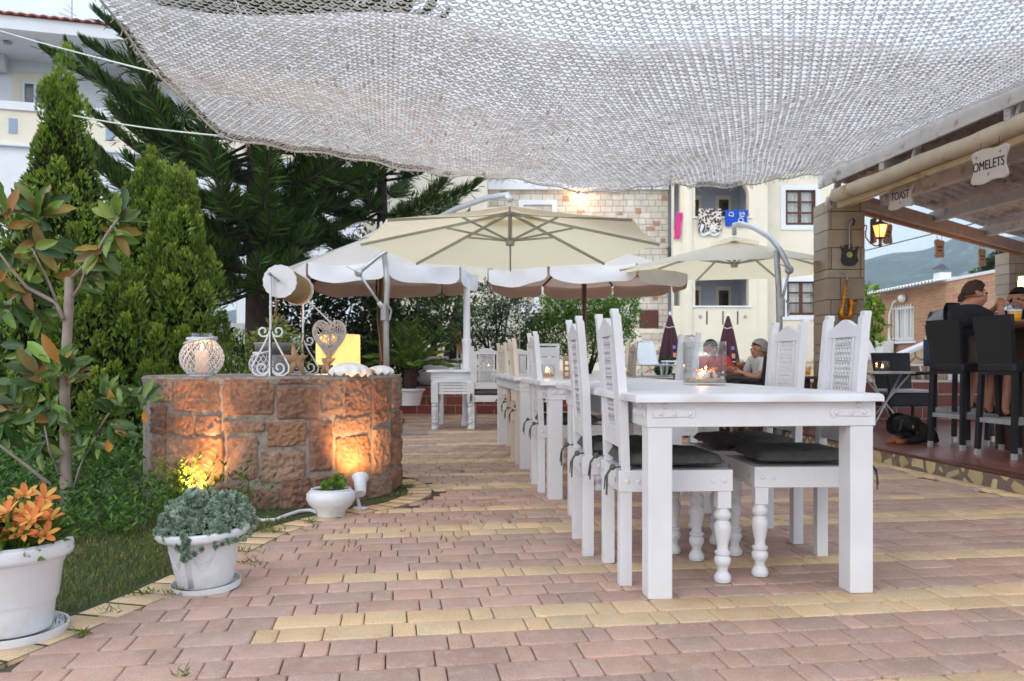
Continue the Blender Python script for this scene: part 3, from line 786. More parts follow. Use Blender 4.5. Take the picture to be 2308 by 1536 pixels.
def araucaria(label,x,y,h,tr,levels,group):
    t=thing('pine_tree',label,'tree',(x,y,0),0,group)
    MB().tube([(0,0,-.1),(.02,0,h*.3),(-.02,.03,h*.6),(0,0,h)],[tr*1.15,tr,tr*.7,.03],12).build('trunk',M['barkd'],t,smooth=True)
    bm_=MB(); Cs=[];Ds=[];Cl=[];Ls=[]
    for (z,rad,nb,rise,ph) in levels:
        for k in range(nb):
            a=ph+k*2*math.pi/nb+random.uniform(-.2,.2); L=rad*random.uniform(.82,1.12)
            hx,hy=math.cos(a),math.sin(a); pts=[]
            if z<3.3 and any(math.hypot(x+hx*L*q_+1.88,y+hy*L*q_-11.8)<2.0 for q_ in (.4,.7,1)): L*=.42
            n=9; drp=random.uniform(.0,.22); zz=z+random.uniform(-.12,.12)
            for q in range(n+1):
                s=q/n; pts.append(Vector((hx*L*s+random.uniform(-.015,.015),hy*L*s+random.uniform(-.015,.015),zz+L*(rise*s-drp*math.sin(math.pi*s)+.16*s**3))))
            bm_.tube(pts,[.026*(1-.85*q/n)+.003 for q in range(n+1)],5)
            m=int(L*200); s=.16+.84*rng.random(m)**.8; idx=s*n; i0=np.minimum(idx.astype(int),n-1); fr=(idx-i0)[:,None]
            PA=np.array([list(p_) for p_ in pts]); c=PA[i0]*(1-fr)+PA[i0+1]*fr
            tan=unit(PA[i0+1]-PA[i0]); side=np.array([-hy,hx,0.]); up=np.array([0,0,1.])
            ang=rng.normal(size=(m,1))*.85
            d=tan*.75+ (side*np.sin(ang)+up*np.cos(ang))*.95+rng.normal(size=(m,3))*.1
            Cs.append(c);Ds.append(d); Ls.append((.13+.22*np.sin(np.pi*np.clip(s*1.0,0,.97))**.6)*rng.uniform(.75,1.2,m))
            cc=colvar(m,lin(42,66,32),lin(98,136,54),.7,.3)
            if random.random()<.18: cc=colvar(m,lin(60,92,34),lin(112,132,48),.6,.2)
            Cl.append(cc)
    bm_.build('limb',M['barkd'],t,smooth=True)
    Cs=np.concatenate(Cs);Ds=np.concatenate(Ds);Cl=np.concatenate(Cl);Ls=np.concatenate(Ls)
    Cs=np.concatenate([Cs,Cs+unit(Ds)*Ls[:,None]*.35]); Ds2=Ds+rng.normal(size=Ds.shape)*.12
    Ds=np.concatenate([Ds,Ds2]); Cl=np.concatenate([Cl,Cl]); Ls=np.concatenate([Ls,Ls*.7])
    leafcloud('crown',Cs,Ds,Ls,np.full(len(Ls),.017),Cl,M['leaf'],t,fold=.5)
    return t
random.seed(12)
ga='dark araucaria pines behind the stone well'
SC=1.33
lv=[(1.75,1.75,10,.12,.0),(2.2,1.9,10,.14,.5),(2.65,2.0,9,.12,.2),(3.1,2.0,9,.14,.8),(3.55,2.1,9,.18,.1),(4.05,2.0,8,.24,.4),(4.6,1.9,8,.3,.9),(5.2,1.7,7,.34,.3),(5.8,1.4,7,.4,.6),(6.4,1.0,6,.5,0)]
lv=[(a*SC-.3,b*SC,c+1,d,e) for a,b,c,d,e in lv]+[(a*SC+.02,b*SC*.8,c-1,d*.6,e+.9) for a,b,c,d,e in lv[:8]]
araucaria('dark feathery pine with tiered limbs, its trunk behind the winch drum',P(578,0,12.6).x,12.6,9.0,.17,lv,ga)
lv=[(a*1.15,b*1.2,c,d,e) for a,b,c,d,e in [(2.15,1.15,8,.06,.3),(2.6,1.3,8,.1,.1),(3.05,1.5,8,.14,.0),(3.6,1.55,8,.2,.5),(4.2,1.4,8,.26,.2),(4.9,1.2,7,.32,.7),(5.6,.9,6,.4,.1)]]
araucaria('dark pine standing behind the white valanced umbrella, limb reaching right',P(862,0,14.6).x+.0,14.6,7.2,.12,lv,ga)
def shrub(name,label,cat,x,y,z0,blobs,n,L,c1,c2,stems=5,group=None,k=.6,wr=.4):
    t=thing(name,label,cat,(x,y,z0),0,group)
    mb=MB()
    for i in range(stems):
        bx,by,bz,br=blobs[i%len(blobs)]
        mb.tube([(random.uniform(-.06,.06),random.uniform(-.06,.06),-.02),(bx*.4,by*.4,bz*.5),(bx+random.uniform(-.5,.5)*br,by+random.uniform(-.5,.5)*br,bz+br*.4)],[.03,.02,.006],5)
    mb.build('stem',M['barkd'],t,smooth=True)
    Cs=[];Ds=[];tot=sum(b[3]**2 for b in blobs)
    for (bx,by,bz,br) in blobs:
        m=int(n*br*br/tot); q=unit(rng.normal(size=(m,3))); rad=br*(.55+.5*rng.random((m,1))**.5)
        # twiggy clusters: snap many leaves to shared twig points
        kk=max(8,m//9); tw=unit(rng.normal(size=(kk,3)))*br*(.5+.55*rng.random((kk,1))); ii=rng.integers(0,kk,m)
        c=tw[ii]+rng.normal(size=(m,3))*br*.09; c[:,2]*=.9
        Cs.append(c+np.array([bx,by,bz])); Ds.append(unit(c)*.6+rng.normal(size=(m,3))*.55+np.array([0,0,.35]))
    Cs=np.concatenate(Cs);Ds=np.concatenate(Ds); ok=Cs[:,2]>.0; Cs=Cs[ok];Ds=Ds[ok]
    m=len(Cs); Ls=rng.uniform(L*.7,L*1.25,m)
    leafcloud('crown',Cs,Ds,Ls,Ls*wr,np.clip(colvar(m,c1,c2,k,.28)*1.3,0,1),M['leaf'],t); return t
random.seed(5)
shrub('olive_tree','grey-green olive-like tree beyond the white umbrellas, left of the closed purple parasol','tree',P(925,0,14.2).x,14.2,.3,[(0,0,1.7,.75),(-.6,.1,1.3,.6),(.6,0,1.35,.6),(.2,-.2,2.3,.7),(-.7,.2,2.3,.7),(.3,.1,3.0,.55),(-.3,.1,.9,.5)],11000,.10,lin(52,72,38),lin(118,135,78))
shrub('shrub','loose dark green shrub with bare lower stems behind the white post','shrub',P(1120,0,15).x,15,.62,[(-.35,0,.9,.5),(.3,0,1.05,.5),(0,.1,1.5,.45),(.75,.1,.75,.42),(-.1,0,.5,.4)],5500,.07,lin(40,62,40),lin(84,112,66),12)
shrub('shrub','dense bright green round bush right of the thin shower pole','shrub',P(1322,0,15).x,15,.62,[(-.55,0,.75,.55),(.3,0,.85,.6),(0,.1,1.25,.55),(.65,0,1.2,.4),(-.5,.1,1.25,.4)],14000,.06,lin(50,88,26),lin(112,150,46),8,k=.8)
shrub('shrub','dark shrub in the shade between the pine trunk and the olive-like tree','shrub',P(740,0,13.6).x,13.6,0,[(-.9,0,.7,.6),(0,.1,.9,.7),(.9,0,.8,.6),(-1.7,.2,.8,.7),(-.5,.2,1.7,.6),(.5,.2,1.8,.6)],10000,.11,lin(28,44,22),lin(60,78,38),8)
shrub('shrub','lime green climbing shrub squeezed behind the stone pillar','shrub',P(1968,0,15.5).x,15.5,.62,[(0,0,1.3,.2),(.03,0,1.0,.2),(-.05,0,.7,.22),(-.05,0,1.6,.14)],1400,.09,lin(58,92,28),lin(150,180,50),3)
shrub('shrub','round green bush on the slope above the brick outbuilding','shrub',P(2205,0,30).x,30,3.3,[(0,0,.4,.55),(-.9,0,.1,.5),(.6,0,.35,.5)],3500,.14,lin(50,75,32),lin(92,120,50),3)
shrub('shrub','dark tree top beside the second stone pillar','shrub',P(2248,0,27).x,27,3.3,[(0,0,.6,.5),(.3,0,1.0,.4)],2500,.12,lin(34,52,28),lin(60,85,40),3)
shrub('shrub','dark low plant at the foot of the stone corner on the pool terrace','shrub',P(1496,0,17).x,17,.62,[(0,0,.1,.17),(.08,0,.25,.14)],700,.07,lin(24,52,26),lin(50,90,40),2)
def cycad(label,x,y,z,s,n=30,group=None,trunk=.3):
    t=thing('cycad_palm',label,'palm',(x,y,z),0,group); n=int(n*.72)
    mb=MB(); mb.lathe([(.07*s,0),(.095*s,.05),(.1*s,trunk*.5),(.085*s,trunk),(.03*s,trunk+.06)],n=14); mb.build('trunk',mat('cycad_trunk',lin(70,50,36),.95,.4,30,1,50),t)
    st=MB(); Cs=[];Ds=[]
    for i in range(n):
        a=i*2.399; el=R(80-58*(i/n)**.9)+random.uniform(-.08,.08); L=s*random.uniform(.62,.78)
        d=Vector((math.cos(a)*math.cos(el),math.sin(a)*math.cos(el),math.sin(el))); p=Vector((0,0,trunk)); pts=[p.copy()]
        for q in range(10):
            d=(d+Vector((0,0,-.055-.05*q/10))).normalized(); p=p+d*L/10; pts.append(p.copy())
        st.tube(pts,[.009*s*(1-.08*q) for q in range(11)],4)
        side=Vector((-math.sin(a),math.cos(a),0))
        for q in range(46):
            s_=.12+.88*q/46; j=min(9,int(s_*10)); f_=s_*10-j; c=pts[j].lerp(pts[j+1],f_); tn=(pts[j+1]-pts[j]).normalized(); up=side.cross(tn)
            for sg in (-1,1):
                Cs.append(tuple(c)); dd=tn*.6+side*sg*.85+up*(-.35 if up.z<0 else .35); Ds.append(tuple(dd))
    st.build('frond_stem',M['leafstem'],t,smooth=True)
    m=len(Cs); leafcloud('crown',np.array(Cs),np.array(Ds),rng.uniform(.13,.17,m)*s,.020*s,colvar(m,lin(74,116,44),lin(146,178,74),.6,.2),M['leaf'],t); return t
M['leafstem']=mat('green_stem',lin(90,120,50),.6,.2,20)
cz=P(925,862,13.1)
cycad('sago palm in a fluted white pot just right of the stone well',cz.x,13.1,.46,1.12,38)
cycad('second sago palm in a round white pot, partly hidden behind the first one',P(978,0,15.2).x,15.2,1.0,.7,24)
cycad('low sago palm behind the plank-back chair, only its fronds showing',P(1190,0,15.5).x,15.5,.75,.8,22,trunk=.2)
# white pots of the palms
def pot(label,loc,prof,n=32,saucer=None,soil=None,rib=False,group=None,name='flower_pot'):
    t=thing(name,label,'flower pot',loc,0,group)
    MB().lathe(prof,n=n,cap=False).build('pot_body',M['plastic'],t,smooth=True,autos=50)
    if saucer:
        r_,h_=saucer; MB().lathe([(.001,.004),(r_*.9,.002),(r_*.97,.006),(r_,h_),(r_*1.03,h_),(r_*1.03,h_-.006),(r_*1.0,.0),(.001,0)],n=n,cap=False).build('saucer',M['plastic'],t,smooth=True,autos=50)
    if soil:
        r_,z_=soil; mb=MB(); mb.grid(lambda u,v:(r_*v*math.cos(u*2*math.pi),r_*v*math.sin(u*2*math.pi),z_+.006*math.sin(9*u*6.28)*math.sin(v*7)),24,5); mb.build('soil',M['soil'],t,smooth=True)
    return t
pot('fluted white pot holding the sago palm, standing on the red step',(cz.x,13.1,.20),[(.001,0),(.15,0),(.155,.02),(.2,.2),(.215,.23),(.235,.235),(.235,.27),(.21,.27),(.2,.2)],soil=(.2,.24))
pot('large round white pot behind the far left table',(P(965,0,14.4).x,14.4,.5),[(.001,0),(.2,0),(.33,.14),(.37,.3),(.33,.42),(.36,.45),(.36,.49),(.3,.49),(.28,.4)],soil=(.3,.44))
# ---------------------------------------------------------------- three pots by the lawn
gp='white plastic flower pots along the lawn edge'
pa=Vector((-1.625,2.66,0)); 
pot('large white plastic pot with saucer at the bottom left corner, orange lilies in it',pa,[(.001,.02),(.118,.02),(.124,.035),(.129,.10),(.135,.112),(.138,.118),(.152,.225),(.156,.23),(.162,.25),(.178,.255),(.185,.27),(.18,.298),(.165,.306),(.15,.30),(.145,.285),(.14,.25)],40,(.165,.028),(.145,.265),group=gp)
pb=G(463,1325); pb=Vector((pb.x,3.22,0))
tB=pot('white plastic pot with draped garland relief and column, full of grey-green succulent',pb,[(.001,.02),(.115,.02),(.12,.03),(.135,.10),(.15,.19),(.153,.205),(.165,.208),(.19,.215),(.2,.228),(.198,.243),(.185,.25),(.17,.247),(.163,.235)],40,(.146,.026),(.165,.225),group=gp)
tB.rotation_euler=(R(2),R(-2.5),0); tB.scale=(.88,.88,.96)
mb=MB()   # relief garlands and fluted column on the pot wall
def potr(z): return .12+(z-.03)/(.19-.03)*.03+.0015
for a0 in (-2.2,-1.25):
    for k,sagd in enumerate((.0,.012,.026)):
        pts=[]
        for q in range(13):
            u=q/12; a=a0-.36+.72*u; z=.165-.045*math.sin(math.pi*u)-sagd*math.sin(math.pi*u)+.008
            pts.append((potr(z)*math.cos(a),potr(z)*math.sin(a),z))
        mb.tube(pts,.0022,4)
for k in range(5):
    a=-1.73+.028*(k-2)*1.6
    mb.tube([(potr(z)*math.cos(a),potr(z)*math.sin(a),z) for z in (.03,.08,.13,.175)],.0026,4)
mb.build('garland_relief',M['plastic'],tB,smooth=True)
pc=Vector((P(746,0,4.72).x,4.72,0))
pot('round white bowl pot with a small bright green succulent beside the floodlight',pc,[(.001,0),(.075,0),(.08,.01),(.085,.03),(.12,.065),(.14,.10),(.138,.13),(.12,.148),(.112,.15),(.115,.158),(.108,.16),(.10,.15),(.105,.13)],40,None,(.106,.14),group=gp)
# succulent mounds: rosettes of plump leaves
def rosettes(name,label,cat,loc,items,c1,c2,parent=None):
    t=thing(name,label,cat,loc)
    Cs=[];Ds=[];Cl=[];Ls=[];Ws=[]
    for (p,up,s) in items:
        up=Vector(up).normalized(); x,y=frame(up); base=np.array(colvar(1,c1,c2,.7,.2)[0])
        for ring,(nn,el) in enumerate(((6,.25),(6,.75),(4,1.3))):
            for k in range(nn):
                a=k*2*math.pi/nn+ring*.5+random.random()*.3
                d=(x*math.cos(a)+y*math.sin(a))*math.cos(el)+up*math.sin(el)
                Cs.append(tuple(Vector(p)+up*ring*s*.15)); Ds.append(tuple(d)); Ls.append(s*random.uniform(.85,1.15)); Ws.append(s*.62); Cl.append(base*random.uniform(.85,1.15))
    leafcloud('leaves',np.array(Cs),np.array(Ds),np.array(Ls),np.array(Ws),np.array(Cl),M['leaf'],t,fold=.35); return t
items=[]
for i in range(760):
    a=random.uniform(0,6.283); q=random.random()**.55; r_=.21*q
    z=.245+.085*(1-q*q)+random.uniform(-.012,.03)*(1 if q<.8 else .3)-(.03 if q>.93 else 0)
    z+=.03*math.sin(a*2+1)+.015*math.sin(5*a)
    items.append(((r_*math.cos(a),r_*math.sin(a)*.95,z-.015),(math.cos(a)*q*.9,math.sin(a)*q*.9,1-q*.5),random.uniform(.012,.019)))
for i in range(40):
    u=i/40; a=-1.62+random.uniform(-.09,.09); items.append((((.205+.004*math.sin(i))*math.cos(a),.205*math.sin(a),.245-.1*u),(math.cos(a),math.sin(a),.2-u),.013))
rosettes('succulent','mound of small grey-green rosettes with one trail hanging over the pot rim','plant',pb,items,lin(136,156,134),lin(188,206,186))
for o_ in [o_ for o_ in C.objects if o_.get('label','').startswith('mound')]: o_.scale=(.88,.88,1)
items=[]
for i in range(26):
    a=random.uniform(0,6.283); q=random.random()**.5; items.append(((.055*q*math.cos(a)+.01,.05*q*math.sin(a),.155+.075*(1-q)+random.uniform(0,.02)),(math.cos(a)*q,math.sin(a)*q,1.2),random.uniform(.024,.034)))
rosettes('succulent','small bright green succulent cluster growing in the round bowl pot','plant',pc,items,lin(88,128,48),lin(150,185,84))
# orange alstroemeria
t=thing('orange_lily','orange and yellow lilies with long green leaves in the big corner pot','flowers',pa)
Cs=[];Ds=[];Ls=[]
st=MB(); fl=MB()
random.seed(21)
heads=[(-.005,-.02,.43),(.055,-.03,.44),(.10,-.05,.41),(.045,-.06,.40),(.015,-.05,.385),(.12,-.03,.385),(.02,-.08,.36),(.125,-.07,.355),(-.035,-.05,.425),(.075,-.06,.39),(-.08,0,.42),(.09,0,.445),(.03,.02,.45),(.04,-.09,.42),(-.02,-.09,.40),(.1,-.09,.40),(.0,.03,.44),(.06,.04,.43),(-.05,-.08,.38),(.085,-.1,.37)]
for hx,hy,hz_ in heads:
    hx*=1.2; hz_=hz_-.02+random.uniform(-.03,.02)
    st.tube([(hx*.4,hy*.4,.26),(hx*.8,hy*.8,hz_-.06),(hx,hy,hz_)],.003,5)
    d=Vector((hx*2.0+random.uniform(-.3,.3),-.55+random.uniform(-.2,.3),.7)).normalized(); x,y=frame(d); c=Vector((hx,hy,hz_))
    rot=random.random()
    for k in range(6):
        a=k*math.pi/3+rot; o_=x*math.cos(a)+y*math.sin(a); s_=-x*math.sin(a)+y*math.cos(a); L=.030*random.uniform(.9,1.1); w_=.011 if k%2 else .008
        rows=[]
        
        for q,(rr_,hh,ww) in enumerate(((.003,0,.2),(.010,.35,.75),(.024,.62,1.0),(.036,.80,.75),(.046,.86,.12))):
            b_=c+o_*rr_+d*(L*hh); fl.col=(lin(214,104,70) if q>3 or q==0 else (lin(226,136,74) if k%2 else lin(238,186,96)))
            rows.append([fl.pt(b_-s_*w_*ww),fl.pt(b_+d*(-.003*ww)),fl.pt(b_+s_*w_*ww)])
        for a_,b_ in zip(rows,rows[1:]): fl.face((a_[0],a_[1],b_[1],b_[0])); fl.face((a_[1],a_[2],b_[2],b_[1]))
st.build('stem',M['leafstem'],t,smooth=True)
fl.build('blossom',leafmat('petals',None,.55,.35,.3),t,smooth=True)
m=620; a=rng.random(m)*6.283; q=rng.random(m)**.5
Cs=np.stack([.14*q*np.cos(a),.14*q*np.sin(a)-.01,.27+.14*rng.random(m)*(1-q*.5)],1); Ds=np.stack([np.cos(a)*q,np.sin(a)*q,.9-1.0*q*rng.random(m)],1)+rng.normal(size=(m,3))*.35
leafcloud('leaves',Cs,Ds,rng.uniform(.045,.085,m),rng.uniform(.016,.024,m),colvar(m,lin(58,88,30),lin(128,150,58),.7,.2),M['leaf'],t)
# ---------------------------------------------------------------- broad-leaved young tree (magnolia-like)
TD=4.72
def q3(px,py,d=0): return P(px,py,TD+d)
base=G(152,1160); 
t=thing('broadleaf_tree','young broad-leaved tree with sawn-off grey trunk and rust-backed glossy leaves','tree',(base.x,TD,0))
off=Vector((base.x,TD,0))
def L3(*a): return [q3(*p)-off for p in a]
mb=MB(); mb.tube(L3((156,1175),(150,1120),(147,1000),(146,880),(150,780),(155,690),(157,628)),[.046,.033,.030,.028,.027,.027,.0255],14); mb.build('trunk',M['greybark'],t,smooth=True)
MB().lathe([(.025,0),(.023,.004),(.001,.005)],c=q3(157,627)-off,n=14).build('sawn_top',mat('cut_wood',lin(190,165,125),.8,.2,40),t)
mb=MB()
brs=[[(143,720),(125,682),(60,648),(20,600),(-25,540)],[(128,680),(105,625),(92,600),(72,560)],[(165,625),(190,600),(214,578),(240,530),(268,490)],[(165,668),(180,645),(195,600)],[(150,1130),(110,1090),(60,1050),(0,1005),(-60,960)],[(150,1105),(125,1050),(112,1020),(100,960)],[(165,1110),(178,1060),(190,1030),(215,985)],[(214,985),(240,940),(262,915)],[(146,900),(120,860),(110,830)],[(150,870),(165,830),(170,790)]]
for i,br in enumerate(brs):
    n=len(br); mb.tube([q3(px,py,-.05*k+random.uniform(-.04,.04))-off for k,(px,py) in enumerate(br)],[.014*(1-.6*k/(n-1)) if i in (0,2,4) else .009*(1-.6*k/(n-1)) for k in range(n)],7)
mb.build('branch',M['greybark'],t,smooth=True)
random.seed(33)
lf=MB()
def bigleaf(c,d,L,W,curl=.25,col=None):
    d=Vector(d).normalized(); r_=Vector((random.uniform(-.4,.4),-1+random.uniform(-.5,.5),random.uniform(-.2,.8))); s_=d.cross(r_).normalized(); n_=s_.cross(d).normalized()
    if n_.y>0 and random.random()<.35: n_=-n_; s_=-s_
    lf.col=col; rows=[]
    for q in range(7):
        u=q/6; w_=W*(math.sin(math.pi*min(1,u*.96+.02))**.75)*(1-.15*u)
        if q==6: w_=.001
        b_=Vector(c)+d*L*(u-.08*u*u)-n_*curl*L*u*u*.6+n_*.004*math.sin(u*20+L*100)
        rows.append([lf.pt(b_-s_*w_/2+n_*w_*.16),lf.pt(b_-s_*w_/4+n_*w_*.05),lf.pt(b_),lf.pt(b_+s_*w_/4+n_*w_*.05),lf.pt(b_+s_*w_/2+n_*w_*.16)])
    for a_,b_ in zip(rows,rows[1:]):
        for k in range(4): lf.face((a_[k],a_[k+1],b_[k+1],b_[k]))
greens=[lin(76,104,44),lin(98,124,52),lin(60,86,42),lin(124,146,64),lin(72,96,52)]
rust=[lin(150,108,48),lin(164,124,54),lin(132,98,52),lin(140,124,70)]
def cluster(px,py,n,up=1,spread=70,depth=0,rusty=.3,L0=.155):
    n=int(n*1.55); L0*=1.12; rusty*=.5
    c=q3(px,py,depth)-off
    for i in range(n):
        a=random.uniform(0,6.283); 
        el=random.uniform(.1,1.3) if up>0 else random.uniform(-1.35,.1)
        d=Vector((math.cos(a)*math.cos(el),math.sin(a)*math.cos(el)*.8,math.sin(el)))
        L=random.uniform(.75,1.2)*L0; j=Vector((random.uniform(-.03,.03),random.uniform(-.03,.03),random.uniform(-.05,.03)))
        col=random.choice(rust) if random.random()<rusty else random.choice(greens)
        bigleaf(c+j,d,L,L*random.uniform(.30,.37),random.uniform(.05,.5)*(1 if up<0 else .6),tuple(k*random.uniform(.85,1.15) for k in col))
for (px,py,n,up,dp,ru,L0) in [(88,478,12,1,0,.45,.17),(85,500,8,-1,0,.35,.15),(80,560,9,-1,-.05,.3,.16),(8,490,9,1,-.1,.5,.17),(12,560,9,-1,-.1,.35,.15),(268,486,9,1,-.1,.5,.155),(255,520,9,-1,-.1,.3,.15),(235,560,8,-1,-.1,.3,.15),(212,590,8,-1,0,.3,.15),(190,620,5,-1,.05,.3,.14),(115,540,7,-1,.08,.3,.15),(55,640,8,-1,.05,.35,.15),(20,690,8,-1,.1,.25,.15),(85,700,5,-1,.1,.3,.14),(-10,620,8,-1,-.05,.3,.15),
    (128,830,9,1,-.15,.5,.165),(95,850,7,1,-.1,.5,.15),(60,780,8,-1,.1,.3,.15),(30,860,9,-1,.05,.3,.15),(160,850,8,1,-.2,.1,.13),(120,900,9,-1,-.15,.25,.15),(60,930,10,-1,-.1,.2,.15),(10,960,9,-1,-.1,.2,.15),(100,990,6,-1,-.05,.15,.14),(-20,900,8,-1,-.1,.3,.15),(165,960,4,-1,-.05,.2,.12),
    (265,920,10,1,-.2,.12,.125),(255,950,8,-1,-.2,.15,.13),(285,900,6,1,-.3,.05,.12),(215,985,7,-1,-.1,.15,.13),(320,905,5,1,-.3,.2,.11),(240,900,5,1,-.15,.1,.12)]:
    cluster(px,py,n,up,70,dp,ru,L0)
bigleaf(q3(326,925,-.25)-off,(.05,0,-1),.075,.04,.1,lin(214,140,50)); bigleaf(q3(252,985,-.2)-off,(-.25,0,-1),.10,.05,.1,lin(200,140,50))
lf.build('crown',M['glossleaf'],t,smooth=True)
# ---------------------------------------------------------------- ground planting (uncountable)
def scatter_lawn(n,ymin,ymax,xmin,xmax,cond):
    out=[]
    while len(out)<n:
        x=random.uniform(xmin,xmax); y=random.uniform(ymin,ymax)
        if inpoly(x,y,lawn) and (x-WC[0])**2+(y-WC[1])**2>.86 and cond(x,y): out.append((x,y))
    return np.array(out)
bdist=lambda x,y: min((Vector((x,y))-(b+ (bnd[min(i+1,len(bnd)-1)]-b)*.5)).length for i,b in enumerate(bnd))
# mown grass
g=scatter_lawn(26000,2.2,4.6,-3.2,-.6,lambda x,y:bdist(x,y)>.0)
ins=np.array([bdist(x,y)>.2 for x,y in g]); g=g[ins]; m=len(g)
leafcloud('lawn_grass',np.c_[g,np.zeros(m)],rng.normal(size=(m,3))*.5+[0,0,1.1],rng.uniform(.018,.04,m),.005,colvar(m,lin(84,100,46),lin(138,138,76),.6,.3),M['leaf'],kind='stuff')
# dense ground cover behind the grass
gx=scatter_lawn(2600,4.0,8.4,-6,-1.2,lambda x,y: y>4.0+.22*math.sin(x*3)+max(0,(x+2.0))*1.1)
Cs=[];Ds=[]
for x,y in gx:
    h=(.10+.22*min(1,(y-4.0)/1.2))*random.uniform(.6,1.2)
    for k in range(13):
        a=random.uniform(0,6.283); Cs.append((x+random.gauss(0,.035),y+random.gauss(0,.035),h*random.uniform(.2,1))); Ds.append((math.cos(a)*.8,math.sin(a)*.8,random.uniform(.1,1.1)))
m=len(Cs); leafcloud('ground_cover',np.array(Cs),np.array(Ds),rng.uniform(.035,.062,m),rng.uniform(.014,.02,m),colvar(m,lin(52,88,36),lin(112,152,62),.6,.25),M['leaf'],kind='stuff')
# tufts along the border and in the joints
Cs=[];Ds=[]
def tuft(x,y,n,s):
    for k in range(n):
        a=random.uniform(0,6.283); Cs.append((x+random.gauss(0,s*.5),y+random.gauss(0,s*.5),0)); Ds.append((math.cos(a)*.8,math.sin(a)*.8,random.uniform(.3,1.3)))
for px,py,n,s in [(400,1340,40,.04),(330,1340,24,.04),(190,1430,24,.03),(250,1380,14,.04),(560,1270,22,.04),(590,1275,10,.03),(520,1305,14,.04),(920,1100,90,.04),(905,1118,60,.05),(860,1132,40,.04),(700,1180,24,.03),(640,1195,14,.02),(600,1150,80,.08),(560,1180,90,.1),(520,1200,60,.1),(405,1525,14,.02),(1150,1180,7,.01),(1010,1145,7,.01),(980,1050,8,.02),(1040,1065,8,.02)]:
    p=G(px,py); tuft(p.x,p.y,n,s)
for i in range(45):
    p=G(random.uniform(560,1100),random.uniform(1040,1250)); tuft(p.x,p.y,3,.02)
m=len(Cs); leafcloud('joint_weeds',np.array(Cs),np.array(Ds),rng.uniform(.02,.05,m),rng.uniform(.003,.006,m),colvar(m,lin(72,96,36),lin(140,158,66),.6,.25),M['leaf'],kind='stuff')
# small leafy plant lit by the hidden floodlight, and grass tuft under the well
t=thing('leafy_plant','yellow-green leafy plant glowing in the lamp light at the left foot of the stone well','plant',(P(400,0,4.72).x,4.72,0))
Cs=[];Ds=[];mb=MB()
for i in range(34):
    a=random.uniform(0,6.283); r_=random.uniform(0,.2); h=random.uniform(.12,.36); p0=Vector((r_*.4*math.cos(a),r_*.4*math.sin(a),0)); p1=Vector((r_*1.3*math.cos(a),r_*math.sin(a),h)); mb.tube([p0,p0.lerp(p1,.5)+Vector((0,0,.04)),p1],.0025,4)
    for k in range(12): 
        u=.35+.65*k/12; c=p0.lerp(p1,u); Cs.append(tuple(c)); b_=random.uniform(0,6.283); Ds.append((math.cos(b_),math.sin(b_),.6))
mb.build('stem',M['leafstem'],t); m=len(Cs); leafcloud('leaves',np.array(Cs),np.array(Ds),rng.uniform(.035,.06,m),.018,colvar(m,lin(96,118,44),lin(160,168,70),.7,.2),M['leaf'],t)
# ================================================================ stone well
WT=.80
random.seed(44)
well=thing('stone_well','round ornamental well of rough reddish stones, lit orange by floodlights at its foot','well',(WC[0],WC[1],0))
sm,nt3,b,out=newmat('rough_red_stone'); cc=coords(nt3)
at=nt3.nodes.new('ShaderNodeAttribute'); at.attribute_name='Col'
n1=noise(nt3,cc,7,6,.7); n2=noise(nt3,cc,46,8,.8); n3=noise(nt3,cc,2.3,4,.6)
c_=mixc(nt3,1,at.outputs['Color'],ramp(nt3,n1,[(.3,.5),(.7,1.3)]),'MULTIPLY')
c_=mixc(nt3,ramp(nt3,n2,[(.50,0),(.66,.6)]),c_,lin(170,150,138))
c_=mixc(nt3,ramp(nt3,n2,[(.30,.65),(.42,0)]),c_,lin(70,40,30))
nt3.links.new(c_,b.inputs['Base Color']); b.inputs['Roughness'].default_value=.75
bump(nt3,b,n2,1.0,.03)
mm_=mat('mortar',lin(150,138,128),.95,.3,18,1,70,spots=14,spotcol=lin(86,76,68))
MB().grid(lambda u,v:((WR-.016+.004*math.sin(u*160+v*30)*math.sin(v*55))*math.cos(u*2*math.pi),(WR-.016+.004*math.sin(u*160+v*30)*math.sin(v*55))*math.sin(u*2*math.pi),-.05+v*(WT+.045)),200,24,closed_u=True).build('mortar_core',mm_,well,smooth=True)
from mathutils import noise as mn
def stone(a0,a1,z0,z1,c,top=False):
    mb=MB(); mb.col=c; sd=random.uniform(0,100); nu=max(8,int((a1-a0)*WR/.007)); nv=max(7,int((z1-z0)/.007))
    dep=random.uniform(.0,.018)
    def f(u,v):
        # irregular rounded outline
        x=(u-.5)*2; y=(v-.5)*2
        wob=.09*mn.noise(Vector((x*1.6+sd,y*1.6,0)))-.045
        kx=abs(x)**3.0; ky=abs(y)**3.0; sq=(kx**2+ky**2)**.5
        sh=1-.06*(kx*ky)
        X=x*sh*(1-wob); Y=y*sh*(1+.05*mn.noise(Vector((x*1.4,y+sd,3))))
        a=(a0+a1)/2+X*(a1-a0)/2; z=(z0+z1)/2+Y*(z1-z0)/2
        e=1-max(abs(x),abs(y))**22
        rr=.008*mn.noise(Vector((a*WR*7,z*7,sd)))+.011*mn.noise(Vector((a*WR*22,z*22,sd)))+.013*mn.noise(Vector((a*WR*55,z*55,sd)))-.012*abs(mn.noise(Vector((a*WR*32,z*32,sd+9))))
        r_=WR-.034+e*(.032+dep*.5)+e*rr
        return (r_*math.cos(a),r_*math.sin(a),z)
    mb.grid(f,nu,nv); mb.build('stone',sm,well,smooth=True)
scol=[lin(186,138,112),lin(196,144,110),lin(178,136,116),lin(192,154,132),lin(168,124,102),lin(200,160,136)]
